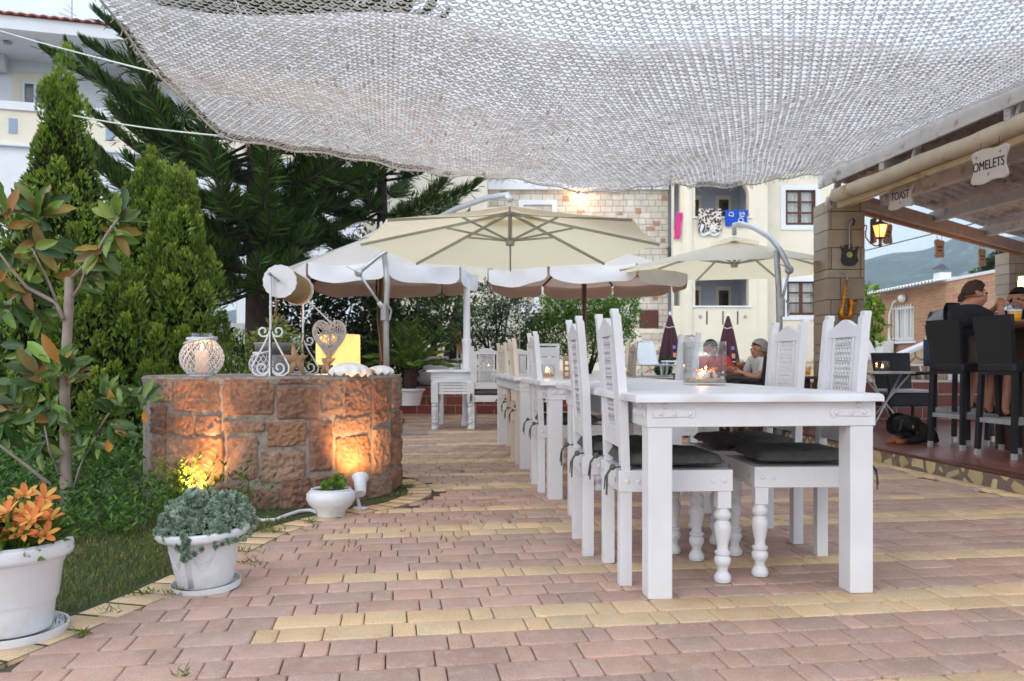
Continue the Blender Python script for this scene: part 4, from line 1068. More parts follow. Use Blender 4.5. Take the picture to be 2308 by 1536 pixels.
def cyl(px,py):
    k=(px-CX)/F; a_=1+k*k; b_=-2*(k*WC[0]+WC[1]); c_=WC[0]**2+WC[1]**2-WR**2; dsc=b_*b_-4*a_*c_
    y=(-b_-math.sqrt(max(0,dsc)))/(2*a_); x=k*y; return math.atan2(y-WC[1],x-WC[0])%(2*math.pi), CH+(H0-py)/F*y
RECT=[(14,128,690,830),(140,388,682,885),(408,692,682,908),(705,938,745,930),(703,938,684,735),(948,1070,690,900),(1080,1220,694,900),(1230,1312,692,950),
(15,100,845,1010),(108,248,897,1008),(256,402,900,1002),(410,640,930,1000),(650,872,935,1078),(882,1012,922,1218),(1020,1218,908,1000),(1228,1318,962,1228),
(20,95,1020,1250),(103,250,1016,1285),(258,416,1010,1265),(428,600,1010,1262),(612,866,1092,1275),(1026,1214,1012,1222),
(60,380,1300,1420),(388,560,1285,1400),(568,722,1296,1420),(730,890,1236,1440),(898,1062,1228,1310),(900,1060,1318,1430),(1070,1204,1236,1400),(1212,1330,1240,1390)]
for (a,b_,c,d) in RECT:
    xm=(a+b_)/2; X=lambda q:330+q*.41667; Yp=lambda q:560+q*.41667
    a0,_=cyl(X(a),0); a1,_=cyl(X(b_),0); _,zt_=cyl(X(xm),Yp(c)); _,zb_=cyl(X(xm),Yp(d))
    stone(a0,a1,max(-.03,zb_),min(WT-.012,zt_),random.choice(scol))
rows=[(0,.165),(.165,.36),(.36,.555),(.555,.79)]
for ri,(z0,z1) in enumerate(rows):
    a=R(-14)+random.uniform(0,.05)
    while a<R(186):
        w_=random.uniform(.20,.36)/WR
        if a+w_>R(190): w_=max(.1,R(190)-a)
        stone(a,a+w_-.010/WR,z0+random.uniform(.003,.012),z1-random.uniform(.003,.012),random.choice(scol)); a+=w_
MB().lathe([(.001,WT-.008),(WR-.02,WT-.008),(WR-.005,WT-.018),(WR-.01,WT-.05)],n=90,cap=False).build('top_slab',mm_,well)
# floodlights at the foot of the well
def flood(label,loc,target,energy,cone=70):
    t=thing('floodlight',label,'floodlight',loc,0,'white garden floodlights'); d=(Vector(target)-Vector(loc)).normalized()
    q=d.to_track_quat('Z','Y').to_matrix().to_4x4(); c=Vector((0,0,.15))
    mb=MB(); mb.m=Matrix.Translation(c)@q
    mb.lathe([(.001,-.075),(.03,-.075),(.034,-.06),(.036,.0),(.038,.03),(.05,.045),(.051,.055),(.045,.055),(.036,.042),(.001,.038)],n=24,cap=False); mb.build('lamp_head',M['plastic'],t,smooth=True,autos=40)
    mb=MB(); mb.m=Matrix.Translation(c)@q; mb.lathe([(.001,.0395),(.034,.0395)],n=20,cap=False); mb.build('lamp_glass',emat('flood_glow',(1,.62,.28),6),t)
    mb=MB(); mb.tube([(0,0,0),(-.01,0,.04),(-.02,-.01,.09),Vector(c)-d*.06],.010,8); mb.lathe([(.001,0),(.045,0),(.045,.012),(.001,.014)],n=16); mb.build('stake',M['plastic'],t,smooth=True)
    l=bpy.data.lights.new('flood_beam','SPOT'); l.energy=energy; l.color=(1,.52,.20); l.spot_size=R(cone); l.spot_blend=.8; l.shadow_soft_size=.03
    lo=bpy.data.objects.new('flood_beam',l); C.objects.link(lo); lo.parent=t; lo.location=c+d*.065; lo.rotation_euler=d.to_track_quat('-Z','Y').to_euler()
    return t
flood('white spot floodlight on a stake beside the round bowl pot, shining up the well wall',(P(812,0,4.93).x,4.93,0),(-.97,5.24,.28),20,110)
flood('floodlight hidden among leaves at the left foot of the well',(P(436,0,4.66).x,4.66,-.05),(-1.93,4.98,.26),34,115)
mb=MB(); pp=[G(x,y)+Vector((0,0,.012+.004*math.sin(x))) for x,y in ((560,1172),(590,1178),(620,1176),(650,1166),(675,1158),(700,1156),(722,1162))]
tag(mb.tube(pp,.011,8).build('garden_hose',M['cord'],smooth=True),'pale hose lying across the border from the grass to the round bowl pot','hose')
# ---------------------------------------------------------------- on the well
top=WT-.008
def T(px,D,z=None):
    return Vector(((px-CX)/F*D,D,top if z is None else z))
# wicker globe lantern
def wicker_globe(label,loc,r,h,glass=True,n=22,group='white wicker globe lanterns'):
    t=thing('wicker_lantern',label,'lantern',loc,0,group)
    mb=MB()
    for sg in (1,-1):
        for k in range(n):
            pts=[]
            for q in range(15):
                v=q/14; zz=h*(.02+.9*v); rr=r*(math.sin(math.pi*(.16+.72*v))**.8); a=k*2*math.pi/n+sg*v*1.25
                pts.append(((rr+.001*sg)*math.cos(a),(rr+.001*sg)*math.sin(a),zz))
            mb.tube(pts,.0032,5)
    mb.build('wicker_ribs',M['iron'],t,smooth=True)
    mb=MB()
    for (zz,rr) in ((h*.92,r*.66),(h*.89,r*.68),(h*.02,r*.56)):
        mb=MB(); mb.tube([(rr*math.cos(a),rr*math.sin(a),zz) for a in [2*math.pi*k/28 for k in range(29)]],.006,6); mb.build('rim_hoop',M['iron'],t,smooth=True)
    mb=MB()
    mb.tube([(r*.74*math.cos(a),-r*.15+r*.74*math.sin(a)*.9,h*.86+.02*math.cos(a)) for a in [2*math.pi*k/28 for k in range(29)]],.0065,6)
    mb.build('carrying_hoop',M['iron'],t,smooth=True)
    if glass:
        mb=MB(); mb.lathe([(.001,.02),(r*.5,.02),(r*.5,h*1.04),(r*.48,h*1.04),(r*.48,.024)],n=28,cap=False); mb.build('glass_cylinder',M['glass'],t,smooth=True)
        mb=MB(); mb.lathe([(r*.3,.024),(r*.3,h*.62),(r*.27,h*.63),(.001,h*.6)],n=20); mb.build('candle',emat('glowing_wax',(1,.5,.3),.35,(.75,.6,.5)),t,smooth=True)
        mb=MB(); mb.lathe([(.001,h*.62),(.009,h*.66),(.006,h*.74),(.0005,h*.82)],n=8); mb.build('flame',M['flame'],t,smooth=True)
        l=bpy.data.lights.new('candle_light','POINT'); l.energy=1.0; l.color=(1,.5,.22); l.shadow_soft_size=.015
        lo=bpy.data.objects.new('candle_light',l); C.objects.link(lo); lo.parent=t; lo.location=(0,0,h*.86)
    return t
wicker_globe('white wicker globe lantern with a burning candle inside on the left of the well',T(455,5.3),.135,.268)
wicker_globe('unlit white wicker ball tucked behind the zinc bucket',T(590,5.62),.085,.17,False,14)
# winch
wn=thing('well_winch','white iron well winch with scrollwork feet and a rope-wound drum','winch',T(631,5.32))
o_=T(631,5.32)
ZC=1.407-top
x2=P(671,0,5.95).x-o_.x; y2=5.95-5.32
ax=Vector((x2,y2,0)).normalized()
u1=Vector((P(610,0,5.28).x-o_.x,-.04,0)); u2=Vector((P(682,0,5.98).x-o_.x,y2+.04,0))
mb=MB(); mb.beam(u1,u1+Vector((0,0,1.455-top)),.026,.008,up=(1,0,0)); mb.build('upright',M['iron'],wn,bevel=.001)
mb=MB(); mb.beam(u2,u2+Vector((0,0,ZC)),.026,.008,up=(1,0,0)); mb.build('upright',M['iron'],wn,bevel=.001)
def disc(c,r,name):
    mb=MB(); d=ax; x,y=frame(d); n=32
    ring=[[mb.pt(c+d*s_+(x*math.cos(a)+y*math.sin(a))*r*(1+.018*math.sin(a*16))) for a in [2*math.pi*k/96 for k in range(96)]] for s_ in (-.009,.009)]
    for k in range(96): mb.face((ring[0][k],ring[0][(k+1)%96],ring[1][(k+1)%96],ring[1][k]))
    mb.face(ring[0][::-1]); mb.face(ring[1]); mb.build(name,M['iron'],wn)
c1=Vector((0,0,ZC)); c2=Vector((x2,y2,ZC))
disc(c1,.107,'drum_disc'); disc(c2,.112,'drum_disc')
mb=MB(); L_=(c2-c1).length; pts=[];rad=[]
mb.tube([c1,c2],.07,16); x,y=frame(ax)
for q in range(18*20):
    a=q/20*2*math.pi; pts.append(c1+ax*(.03+(L_-.06)*q/(18*20))+(x*math.cos(a)+y*math.sin(a))*(.088))
mb.tube(pts,.016,6); mb.build('rope_drum',M['rope'],wn,smooth=True)
mb=MB(); mb.tube([c1-ax*.02,c1-ax*.08],.006,6); bolt=u1+Vector((0,-.012,1.45-top)); mb.tube([c1+Vector((.002,-.02,.0)),bolt],.006,6); mb.sphere(bolt+Vector((0,-.01,0)),.012,10,6); mb.build('crank',M['zinc'],wn,smooth=True)
e2=Vector((P(746,0,6.05).x-o_.x,y2+.1,P(0,728,6.05).z-top))
mb=MB(); mb.beam(c2+Vector((0.02,.04,-.03)),e2,.022,.008); mb.build('lever',M['iron'],wn)
def scroll(mb,c,r,turns,start,sx,mirror=1):
    pts=[]
    for q in range(26):
        u=q/25; a=start+turns*2*math.pi*u; rr=r*(1-.72*u); pts.append(c+Vector((mirror*sx*0+mirror*rr*math.cos(a),0,rr*math.sin(a))))
    mb.tube(pts,.006,6)
for u_ ,s_,zs in ((u1,1.0,1.0),(u2,.95,.86)):
    mb=MB()
    for m_ in (-1,1):
        zt=.285*zs
        scroll(mb,u_+Vector((m_*.048*s_,0,zt+.005)),.040*s_,1.15,math.pi,1,m_)
        scroll(mb,u_+Vector((m_*.055*s_,0,.055)),.045*s_,1.2,math.pi,1,m_)
        mb.tube([u_+Vector((m_*x_*s_,0,z_*zs)) for x_,z_ in ((.012,.27),(.045,.20),(.095,.11),(.118,.065),(.115,.028),(.085,.006),(.04,.006),(.008,.03))],.006,6)
    mb.beam(u_+Vector((0,-.012,0)),u_+Vector((0,-.006,.30*zs)),.034,.008,up=(1,0,0))
    mb.build('scrollwork',M['iron'],wn,smooth=True,autos=50)
# zinc bucket with herb, rope and stick
bk=T(619,5.72); bt=thing('zinc_bucket','grey zinc bucket with leafy herbs hanging in the winch frame','bucket',bk)
mb=MB(); mb.lathe([(.001,.008),(.094,.008),(.097,0),(.10,.006),(.118,.14),(.121,.15),(.123,.144),(.126,.165),(.129,.158),(.135,.215),(.141,.222),(.136,.228),(.128,.22)],n=36,cap=False); mb.build('bucket_body',M['zinc'],bt,smooth=True)
MB().lathe([(.001,.19),(.127,.19)],n=20,cap=False).build('soil',M['soil'],bt)
items=[];Cs=[];Ds=[];mb=MB()
random.seed(9)
for i in range(46):
    a=random.uniform(0,6.283); q=random.random()**.6; p0=Vector((.09*q*math.cos(a),.09*q*math.sin(a),.19)); h=random.uniform(.1,.25)*(1.05-.4*q); out_=Vector((math.cos(a),math.sin(a),0))*q*random.uniform(.05,.17); p1=p0+out_*.5+Vector((0,0,h*.8)); p2=p0+out_+Vector((0,0,h-.12*q*random.random()))
    if i<7: p1=p0+Vector((.10,-.02,.03)); p2=p0+Vector((.17+random.uniform(-.03,.03),-.03,-.10-.12*random.random()))
    mb.tube([p0,p1,p2],.0022,4)
    for k in range(16):
        u=(k+2)/18; c=p0.lerp(p1,u*2) if u<.5 else p1.lerp(p2,u*2-1); b_=random.uniform(0,6.283); Cs.append(tuple(c)); Ds.append((math.cos(b_),math.sin(b_),.5))
herb=thing('potted_herb','bushy small-leaved herb growing from the zinc bucket','plant',bk); 
mb.build('stem',M['leafstem'],herb); m=len(Cs); leafcloud('leaves',np.array(Cs),np.array(Ds),rng.uniform(.028,.05,m),.02,colvar(m,lin(120,136,66),lin(172,182,104),.7,.25),M['leaf'],herb)
mb=MB(); rp=[Vector((P(622,0,5.6).x,5.6,1.36)),Vector((P(623,0,5.66).x,5.66,1.28)),Vector((P(621,0,5.7).x,5.7,1.19))]
mb.tube(rp,.009,6); kx=rp[-1]
mb.tube([kx+Vector((.0,-.01,.02)),kx+Vector((-.02,-.015,0)),kx+Vector((0,-.02,-.035)),kx+Vector((.02,-.01,-.005)),kx+Vector((0,0,.02))],.009,6)
mb.tube([kx+Vector((0,0,0)),kx+Vector((.01,0,-.04))],.009,6)
tag(mb.build('bucket_rope',M['rope'],smooth=True),'knotted hemp rope hanging from the winch drum to the bucket','rope')
tag(MB().tube([kx+Vector((-.055,0,-.028)),kx+Vector((.045,0,-.022))],.010,8).build('rope_stick',mat('stick_wood',lin(150,105,80),.8,.2,30),smooth=True),'short brown stick tied into the bucket rope','stick')
# wicker heart
h0=Vector((P(742,0,6.02).x,6.02,P(0,760,6.02).z)); ht=thing('wicker_heart','white wicker heart hanging from the winch lever in front of the table lamp','ornament',h0,R(-10))
def heart(a,s=.125):
    x=16*math.sin(a)**3; z=13*math.cos(a)-5*math.cos(2*a)-2*math.cos(3*a)-math.cos(4*a); return Vector((x/16*s,0,(z+1)/15.0*s*1.18-.01))
mb=MB(); mb.tube([heart(2*math.pi*k/60) for k in range(61)],.008,6); random.seed(2)
for k in range(240):
    a=random.uniform(0,6.283); b_=random.uniform(0,6.283)
    if k<170: a=random.uniform(2.0,4.28); b_=random.uniform(2.0,4.28) if k%2 else random.uniform(1.2,5.1)
    p,q=heart(a),heart(b_)
    if (p-q).length<.05: continue
    mid=(p+q)/2; 
    # keep strands inside the notch
    if mid.z>.075 and abs(mid.x)<.03: continue
    dy=random.uniform(-.012,.012); mb.tube([p+Vector((0,dy*.5,0)),mid+Vector((0,dy,0)),q+Vector((0,dy*.5,0))],.0031,4)
mb.build('wicker_strands',mat('wicker_grey',lin(205,198,192),.8,.12,30),ht)
MB().tube([(0,0,.06),(.002,.0,.145)],.0015,4).build('hanging_string',M['rope'],ht)
# table lamp
lp=T(762,6.22); lt=thing('table_lamp','lit table lamp with a broad cream shade standing on the well behind the heart','lamp',lp)
MB().lathe([(.165,.072),(.165,.30),(.162,.30),(.162,.072)],n=40,cap=False).build('lamp_shade',M['shade'],lt,smooth=True,autos=40)
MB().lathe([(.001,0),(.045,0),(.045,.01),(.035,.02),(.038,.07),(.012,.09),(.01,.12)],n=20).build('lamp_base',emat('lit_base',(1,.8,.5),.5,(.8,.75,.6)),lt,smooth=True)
l=bpy.data.lights.new('lamp_light','POINT'); l.energy=11; l.color=(1,.66,.34); l.shadow_soft_size=.04
lo=bpy.data.objects.new('lamp_light',l); C.objects.link(lo); lo.parent=lt; lo.location=(0,0,.19)
# clam shells, starfish, driftwood stones
def clam(label,loc,w,rz):
    t=thing('clam_shell',label,'seashell',loc,rz,'white clam shells on the well')
    def f(u,v):
        a=2*math.pi*u; ph=v*math.pi/2*1.02; rib=1+.07*math.cos(a*11)*v
        return (w*1.12*math.sin(ph)*math.cos(a)*rib,w*.85*math.sin(ph)*math.sin(a)*rib,max(0,.66*w*math.cos(ph)**.8 if ph<math.pi/2 else 0)+(.012*math.cos(a*11) if v>.95 else 0)+.010)
    MB().grid(f,110,14,closed_u=True).build('shell_body',mat('clam_white',(.78,.75,.72),.35,.08,10),t,smooth=True,solid=.006)
    return t
clam('large ribbed white clam shell lying on the well in front of the lamp',T(788,5.28),.115,R(8))
clam('smaller white clam shell at the right end of the well top',T(858,5.75),.085,R(-15))
def starfish(label,loc,r,rx,rz):
    t=thing('starfish',label,'starfish',loc,0,'brown starfish leaning on the winch'); mb=MB(); mb.m=Matrix.Rotation(rz,4,'Z')@Matrix.Rotation(rx,4,'X')
    for k in range(5):
        a=k*2*math.pi/5+math.pi/2; d=Vector((math.cos(a),math.sin(a),0)); mb.tube([Vector((0,0,.004)),d*r*.35+Vector((0,0,.004)),d*r*.7+Vector((0,0,.002)),d*r],[r*.26,r*.22,r*.14,r*.03],8,sq=.6)
    mb.build('starfish_body',mat('starfish_skin',lin(176,138,100),.85,.2,40,.7,150),t,smooth=True); return t
starfish('brown starfish leaning by the bucket between the two winch uprights',T(665,5.35,top+.10),.115,R(78),R(55))
starfish('brown starfish leaning to the right of the rear winch upright',T(738,5.45,top+.085),.10,R(75),R(-50))
st_m=mat('pale_stone',lin(190,150,105),.8,.18,14,.3,60)
for i,(px,D,s_,lab) in enumerate([(824,5.4,.055,'flat tan stone between the two clam shells, the nearer one'),(850,5.95,.06,'flat tan stone behind the smaller clam shell'),(812,5.8,.045,'flat tan stone tucked behind the big clam shell')]):
    tag(MB().sphere((0,0,s_*.33),s_,16,10,(1.15,.8,.36)).build('pebble',st_m,loc=T(px,D,top+(.0 if i else .012)),rz=i*.6,smooth=True),lab,'stone','tan stones on the well')
# ================================================================ umbrellas
def cantilever(label,cx,cy,zr,zt,r,rot,tilt,mast,arm,mat_frame,canopy_mat,label_mast=None,knob=None,mast_top=None,strut_low=None):
    t=thing('cantilever_umbrella',label,'umbrella',(cx,cy,0),0,'cream cantilever umbrellas'); m=M[mat_frame]
    T0=Matrix.Translation((0,0,zr))@Matrix.Rotation(tilt,4,'X')
    apex=Vector((0,0,zt-zr)); n=8
    cor=[Vector((r*math.cos(rot+k*math.pi/4),r*math.sin(rot+k*math.pi/4),0)) for k in range(n)]
    mb=MB(); mb.m=T0
    for k in range(n):
        a_,b_=cor[k],cor[(k+1)%n]
        def f(u,v):
            e=a_.lerp(b_,u); p=apex.lerp(e,.13+.87*v); s_=math.sin(math.pi*u)
            p=p+Vector((0,0,-.035*s_*math.sin(math.pi*min(1,v))**.7))-(e.normalized()*.045*s_*v**3)
            return tuple(p)
        mb.grid(f,8,10)
    mb.build('canopy',M[canopy_mat],t,smooth=True,autos=25)
    mb=MB(); mb.m=T0
    for k in range(n):
        a_,b_=cor[k]*.22,cor[(k+1)%n]*.22
        mb.grid(lambda u,v:tuple((apex+Vector((0,0,.055))).lerp(a_.lerp(b_,u)+Vector((0,0,(zt-zr)*.82+.035)),v)),4,3)
    mb.build('vent_cap',M[canopy_mat],t,smooth=True)
    hub=Vector((0,0,(zt-zr)-.31))
    mb=MB(); mb.m=T0; mb.tube([hub-Vector((0,0,.03)),apex+Vector((0,0,.0))],.022,8); mb.lathe([(.001,-.05),(.045,-.045),(.05,0),(.045,.03),(.02,.035)],hub,12); mb.lathe([(.001,-.04),(.05,-.035),(.055,0),(.02,.01)],apex-Vector((0,0,.01)),12); mb.build('hub',m,t,smooth=True,autos=50)
    for k in range(n):
        mb=MB(); mb.m=T0; e=cor[k]; mb.beam(apex-Vector((0,0,.02)),e-Vector((0,0,.01))-e.normalized()*.02,.018,.026); mb.build('rib',m,t)
        mb=MB(); mb.m=T0; q=apex.lerp(e,.42)-Vector((0,0,.03)); mb.beam(hub,q,.014,.02); mb.build('strut',m,t)
    mb=MB(); mb.tube([Vector(p)-Vector((cx,cy,0)) for p in arm],.036,12,sq=.8); mb.build('arm',M['pale_metal'],t,smooth=True)
    mb=MB(); mb.tube([Vector(p)-Vector((cx,cy,0)) for p in mast],.034,12); mb.build('mast',m,t,smooth=True)
    b0=Vector(mast[0])-Vector((cx,cy,0)); mb=MB()
    mb.beam(b0+Vector((-.5,0,.03)),b0+Vector((.5,0,.03)),.06,.05); mb.beam(b0+Vector((0,-.5,.035)),b0+Vector((0,.5,.035)),.06,.05); mb.build('cross_base',m,t)
    if strut_low:
        a_,b_=[Vector(p)-Vector((cx,cy,0)) for p in strut_low]; mb=MB(); mb.tube([a_,b_],.016,8); mb.tube([b_+(a_-b_)*.0,b_+(a_-b_)*.22],.03,8); mb.build('brace',M['pale_metal'],t,smooth=True)
        mb=MB(); mb.tube([b_+Vector((0,0,.08)),b_-Vector((0,0,.12))],.045,12); mb.tube([b_+Vector((.05,-.03,.06)),b_+Vector((.09,-.03,.0)),b_+Vector((.07,-.03,-.12))],.012,6); mb.build('mast_collar',m,t,smooth=True,autos=50)
        mb=MB(); mb.sphere(a_,.05,12,8); mb.tube([a_+Vector((0,-.05,0)),a_+Vector((-.13,-.05,.07))],.009,6); mb.build('crank_handle',M['pale_metal'],t,smooth=True)
    return t
cantilever('large cream cantilever umbrella over the middle of the patio, its ribbed underside in view',-.02,8.5,2.11,2.45,1.57,0,R(-3.4),
    [(P(872,0,10).x,10,0),(P(871,0,10).x,10,1.1),P(870,700,10),P(873,640,10),P(866,570,10)],
    [P(808,615,9.75),P(850,580,9.9),P(900,548,9.9),P(960,505,9.6),P(1030,470,9.2),P(1100,446,8.8),P(1142,440,8.55),P(1150,452,8.5)],'grey_metal','umb',
    strut_low=(P(808,615,9.75),P(866,700,9.98)))
cantilever('cream cantilever umbrella at the right with its curved grey arm arching over the top',P(1655,0,10.9).x,10.9,2.10,2.50,1.57,R(6),R(1),
    [(P(1757,0,9.25).x,9.25,0),P(1757,735,9.25),P(1755,650,9.25),P(1750,566,9.3)],
    [P(1779,607,9.2),P(1776,600,9.2),P(1760,566,9.25),P(1735,535,9.5),P(1700,514,10.1),P(1670,505,10.6),P(1655,508,10.85),P(1655,530,10.9)],'grey_metal','umb',
    strut_low=(P(1779,609,9.2),P(1760,690,9.25)))
def market(label,cx,cy,zr,zt,r,rot,rope=True):
    t=thing('market_umbrella',label,'umbrella',(cx,cy,0),0,'white valanced umbrellas with wooden poles'); n=8
    apex=Vector((0,0,zt)); cor=[Vector((r*math.cos(rot+k*math.pi/4),r*math.sin(rot+k*math.pi/4),zr)) for k in range(n)]
    mb=MB()
    for k in range(n):
        a_,b_=cor[k],cor[(k+1)%n]
        mb.grid(lambda u,v:tuple(apex.lerp(a_.lerp(b_,u),.1+.9*v)+Vector((0,0,-.05*math.sin(math.pi*u)*math.sin(math.pi*v*.6)))),8,8)
    mb.build('canopy',M['umbw'],t,smooth=True,autos=25)
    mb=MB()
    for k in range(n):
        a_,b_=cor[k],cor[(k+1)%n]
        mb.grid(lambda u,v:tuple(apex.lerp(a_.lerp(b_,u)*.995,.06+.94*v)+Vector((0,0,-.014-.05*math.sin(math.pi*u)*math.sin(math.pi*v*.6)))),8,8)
    mb.build('bounce_layer',M['bounce_layer'],t,smooth=True,autos=25)  # inner sheet added under the canopy to carry the bounced pink light
    for k in range(n):
        a_,b_=cor[k],cor[(k+1)%n]; mb=MB(); o_=((a_+b_)/2); o_.z=0; o_.normalize()
        mb.grid(lambda u,v:tuple(a_.lerp(b_,.012+.976*u)+Vector((0,0,-.05*math.sin(math.pi*u)-(.22-.05*(abs(2*u-1)**14))*v-.012*math.sin(u*9+k)*v))+o_*(.02+.05*math.sin(math.pi*v*.7)*math.sin(u*6.28+k*2)*.5*math.sin(math.pi*u))),20,5)
        vo=mb.build('valance',M['valance'],t,smooth=True)
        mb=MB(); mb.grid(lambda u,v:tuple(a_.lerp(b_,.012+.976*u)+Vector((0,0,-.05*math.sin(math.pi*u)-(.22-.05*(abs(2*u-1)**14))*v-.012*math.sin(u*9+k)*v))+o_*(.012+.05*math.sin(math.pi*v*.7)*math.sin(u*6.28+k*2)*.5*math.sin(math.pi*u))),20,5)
        mb.build('valance_bounce_layer',M['bounce_layer'],vo,smooth=True)
    mb=MB()
    for k in range(n): mb.beam(apex-Vector((0,0,.06)),cor[k]-Vector((0,0,.035)),.028,.03)
    mb.build('rib_frame',M['darkwood'],t)
    mb=MB()
    for k in range(n): mb.beam(Vector((0,0,zr+.02)),apex.lerp(cor[k],.5)-Vector((0,0,.06)),.02,.03)
    mb.build('strut_frame',M['darkwood'],t)
    mb=MB(); mb.tube([(0,0,0),(0,0,zt)],.032,12); mb.lathe([(.06,zr-.04),(.07,zr),(.06,zr+.05)],n=12); mb.build('pole',M['darkwood'],t,smooth=True,autos=50)
    mb=MB()
    for k in range(n):
        mb.grid(lambda u,v:tuple((apex+Vector((0,0,.07))).lerp((cor[k]*.24).lerp(cor[(k+1)%n]*.24,u)+Vector((0,0,zt-zr*.24-(zt-zr)*.24+.02)),v)),4,3)
    mb.lathe([(.001,zt+.16),(.025,zt+.13),(.02,zt+.1),(.035,zt+.06),(.02,zt+.04)],n=10); mb.build('vent_cap',M['umbw'],t,smooth=True)
    mb=MB(); mb.tube([(-.04,-.04,zr-.02),(-.05,-.04,1.5),(.02,-.05,.9)],.006,5); mb.tube([(.03,-.04,zr-.02),(.02,-.04,1.6),(.05,-.05,.8)],.006,5); mb.build('pull_cord',M['rope'],t)
    mb=MB(); mb.box(-.3,.3,-.3,.3,0,.06); mb.tube([(0,0,.05),(0,0,.35)],.045,12); mb.build('base',M['dark_metal'],t,bevel=.01)
    return t
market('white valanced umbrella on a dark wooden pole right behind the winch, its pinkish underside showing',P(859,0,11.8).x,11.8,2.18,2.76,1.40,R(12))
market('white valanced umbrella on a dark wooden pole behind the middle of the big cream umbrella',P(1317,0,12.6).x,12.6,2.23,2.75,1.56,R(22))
# white post with collar
p=P(1052,0,11.5); t=thing('white_post','slim white column with a ring collar rising behind the far left table','post',(p.x,11.5,0))
mb=MB(); mb.lathe([(.08,0),(.08,.06),(.062,.08),(.058,.9),(.062,1.15),(.07,1.17),(.07,1.2),(.05,1.22),(.046,2.0),(.04,2.05)],n=20); mb.build('column',M['white_far'],t,smooth=True,autos=40)
# closed purple parasols on the pool terrace
def closed(label,x,y,z0,h,pole,r=.2):
    t=thing('closed_parasol',label,'parasol',(x,y,z0),0,'closed purple parasols by the pool')
    MB().tube([(0,0,0),(0,0,pole+h+.05)],.022,8).build('pole',M['white_far'],t,smooth=True)
    n=16
    def f(u,v):
        a=u*2*math.pi; fo=1+.22*math.cos(a*8)*min(1,v*3); rr=(.012+r*(v**.75))*fo; return (rr*math.cos(a),rr*math.sin(a),pole+h*(1-v))
    MB().grid(f,64,12,closed_u=True).build('folded_canopy',M['purple'],t,smooth=True)
    mb=MB(); zz=pole+h*.72; mb.tube([(.105*math.cos(a),.105*math.sin(a),zz+.012*math.sin(4*a)) for a in [2*math.pi*k/20 for k in range(21)]],.009,5)
    mb.tube([((r*1.02)*math.cos(a),(r*1.02)*math.sin(a),pole+.02) for a in [2*math.pi*k/20 for k in range(21)]],.009,5); mb.build('white_piping',M['cord'],t)
    for (zc,c_,s_) in ((.30,lin(150,130,200),.07),(.14,lin(210,150,120),.10)):   # faded printed patch
        mb=MB(); mb.grid(lambda u,v:((r*(1-(zc)+0)**.75*1.12+.012)*math.sin((u-.5)*.5+.25),-(r*(1-zc)**.75*1.12+.012)*math.cos((u-.5)*.5+.25),pole+h*zc+(v-.5)*s_),6,2); mb.build('printed_patch',mat('print_'+str(int(zc*100)),c_,.8,.5,60),t)
    MB().lathe([(.001,0),(.22,0),(.2,.06),(.03,.09)],n=20).build('base',M['white_far'],t,smooth=True)
closed('closed dark purple parasol left of the white post, over the sago palm',P(1036,0,16).x,16,.62,1.42,.25,.27)
closed('closed dark purple parasol standing at the corner of the stone wall beside a white lounger',P(1510,0,17.5).x,17.5,.62,1.02,.28,.20)
closed('closed dark purple parasol in front of the cream wall, just above the glass jar',P(1641,0,17.5).x,17.5,.62,1.02,.26,.20)
# shower pole
mb=MB(); a_=P(1171,685,14.2); b_=P(1205,688,14.2); g_=Vector((a_.x,14.2,.62)); mb.tube([g_,a_-Vector((0,0,.02)),a_+Vector((.02,0,0)),b_],.012,6); mb.lathe([(.001,.03),(.05,0),(.001,-.004)],b_,10)
tag(mb.build('garden_shower',M['pale_metal'],smooth=True),'thin metal shower pole with a small head in front of the shrubs','shower')
# ================================================================ cream apartment building
BD=27.0; KS=F/BD
bx=lambda px:(px-CX)/KS
bz=lambda py:CH+(H0-py)/KS-TZ
M['cream']=mat('cream_render',lin(236,228,208),.9,.07,1.0,.15,60)
M['whitewall']=mat('white_render',lin(232,236,242),.9,.04,1.5,.15,60)
M['ashlar']=brickmat('pale_stone_blocks',lin(222,214,202),lin(206,196,182),lin(162,150,138),.38,.20,.012,.85,.5,'XZ',.37,.22,nsc=2.5,squash=.62)
M['wood']=mat('brown_joinery',lin(88,42,28),.5,.2,10)
M['pane']=mat('window_pane',(.10,.11,.12),.08,.2,2,spec=.8)
M['curtain']=mat('net_curtain',lin(205,205,195),.9,.12,14,streak=True)
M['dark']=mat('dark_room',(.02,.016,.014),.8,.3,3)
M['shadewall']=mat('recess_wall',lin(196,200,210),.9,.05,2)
ap=thing('apartment_building','cream three storey apartment building with stone-clad bay, brown windows and arched balconies','building',(0,BD,TZ))
mb=MB()
mb.holes(bx(1690),bx(1905),0,8.2,0,.4,[(bx(1768),bx(1840),bz(510),bz(427)),(bx(1771),bx(1843),bz(713),bz(633))])
mb.box(bx(1690),bx(1905),.4,9,0,8.2) if False else None
mb.poly([(bx(1905),0,0),(bx(1905),10,0),(bx(1905),10,8.2),(bx(1905),0,8.2)])
y0=-.9
mb.holes(bx(1505),bx(1690),0,8.2,y0,.3,[(bx(1553),bx(1670),bz(500),bz(415)),(bx(1553),bx(1670),bz(694),bz(628)),(bx(1507),bx(1521),bz(530),bz(425)),(bx(1507),bx(1521),bz(694),bz(636)),(bx(1577),bx(1581),bz(735),bz(706)),(bx(1612),bx(1616),bz(735),bz(706)),(bx(1644),bx(1648),bz(735),bz(706))])
mb.box(bx(1690)-.004,bx(1690)+.3,y0,.0,0,8.2)
mb.tube([(bx(1536),y0+.06,0),(bx(1536),y0+.06,8.0)],.2,16)
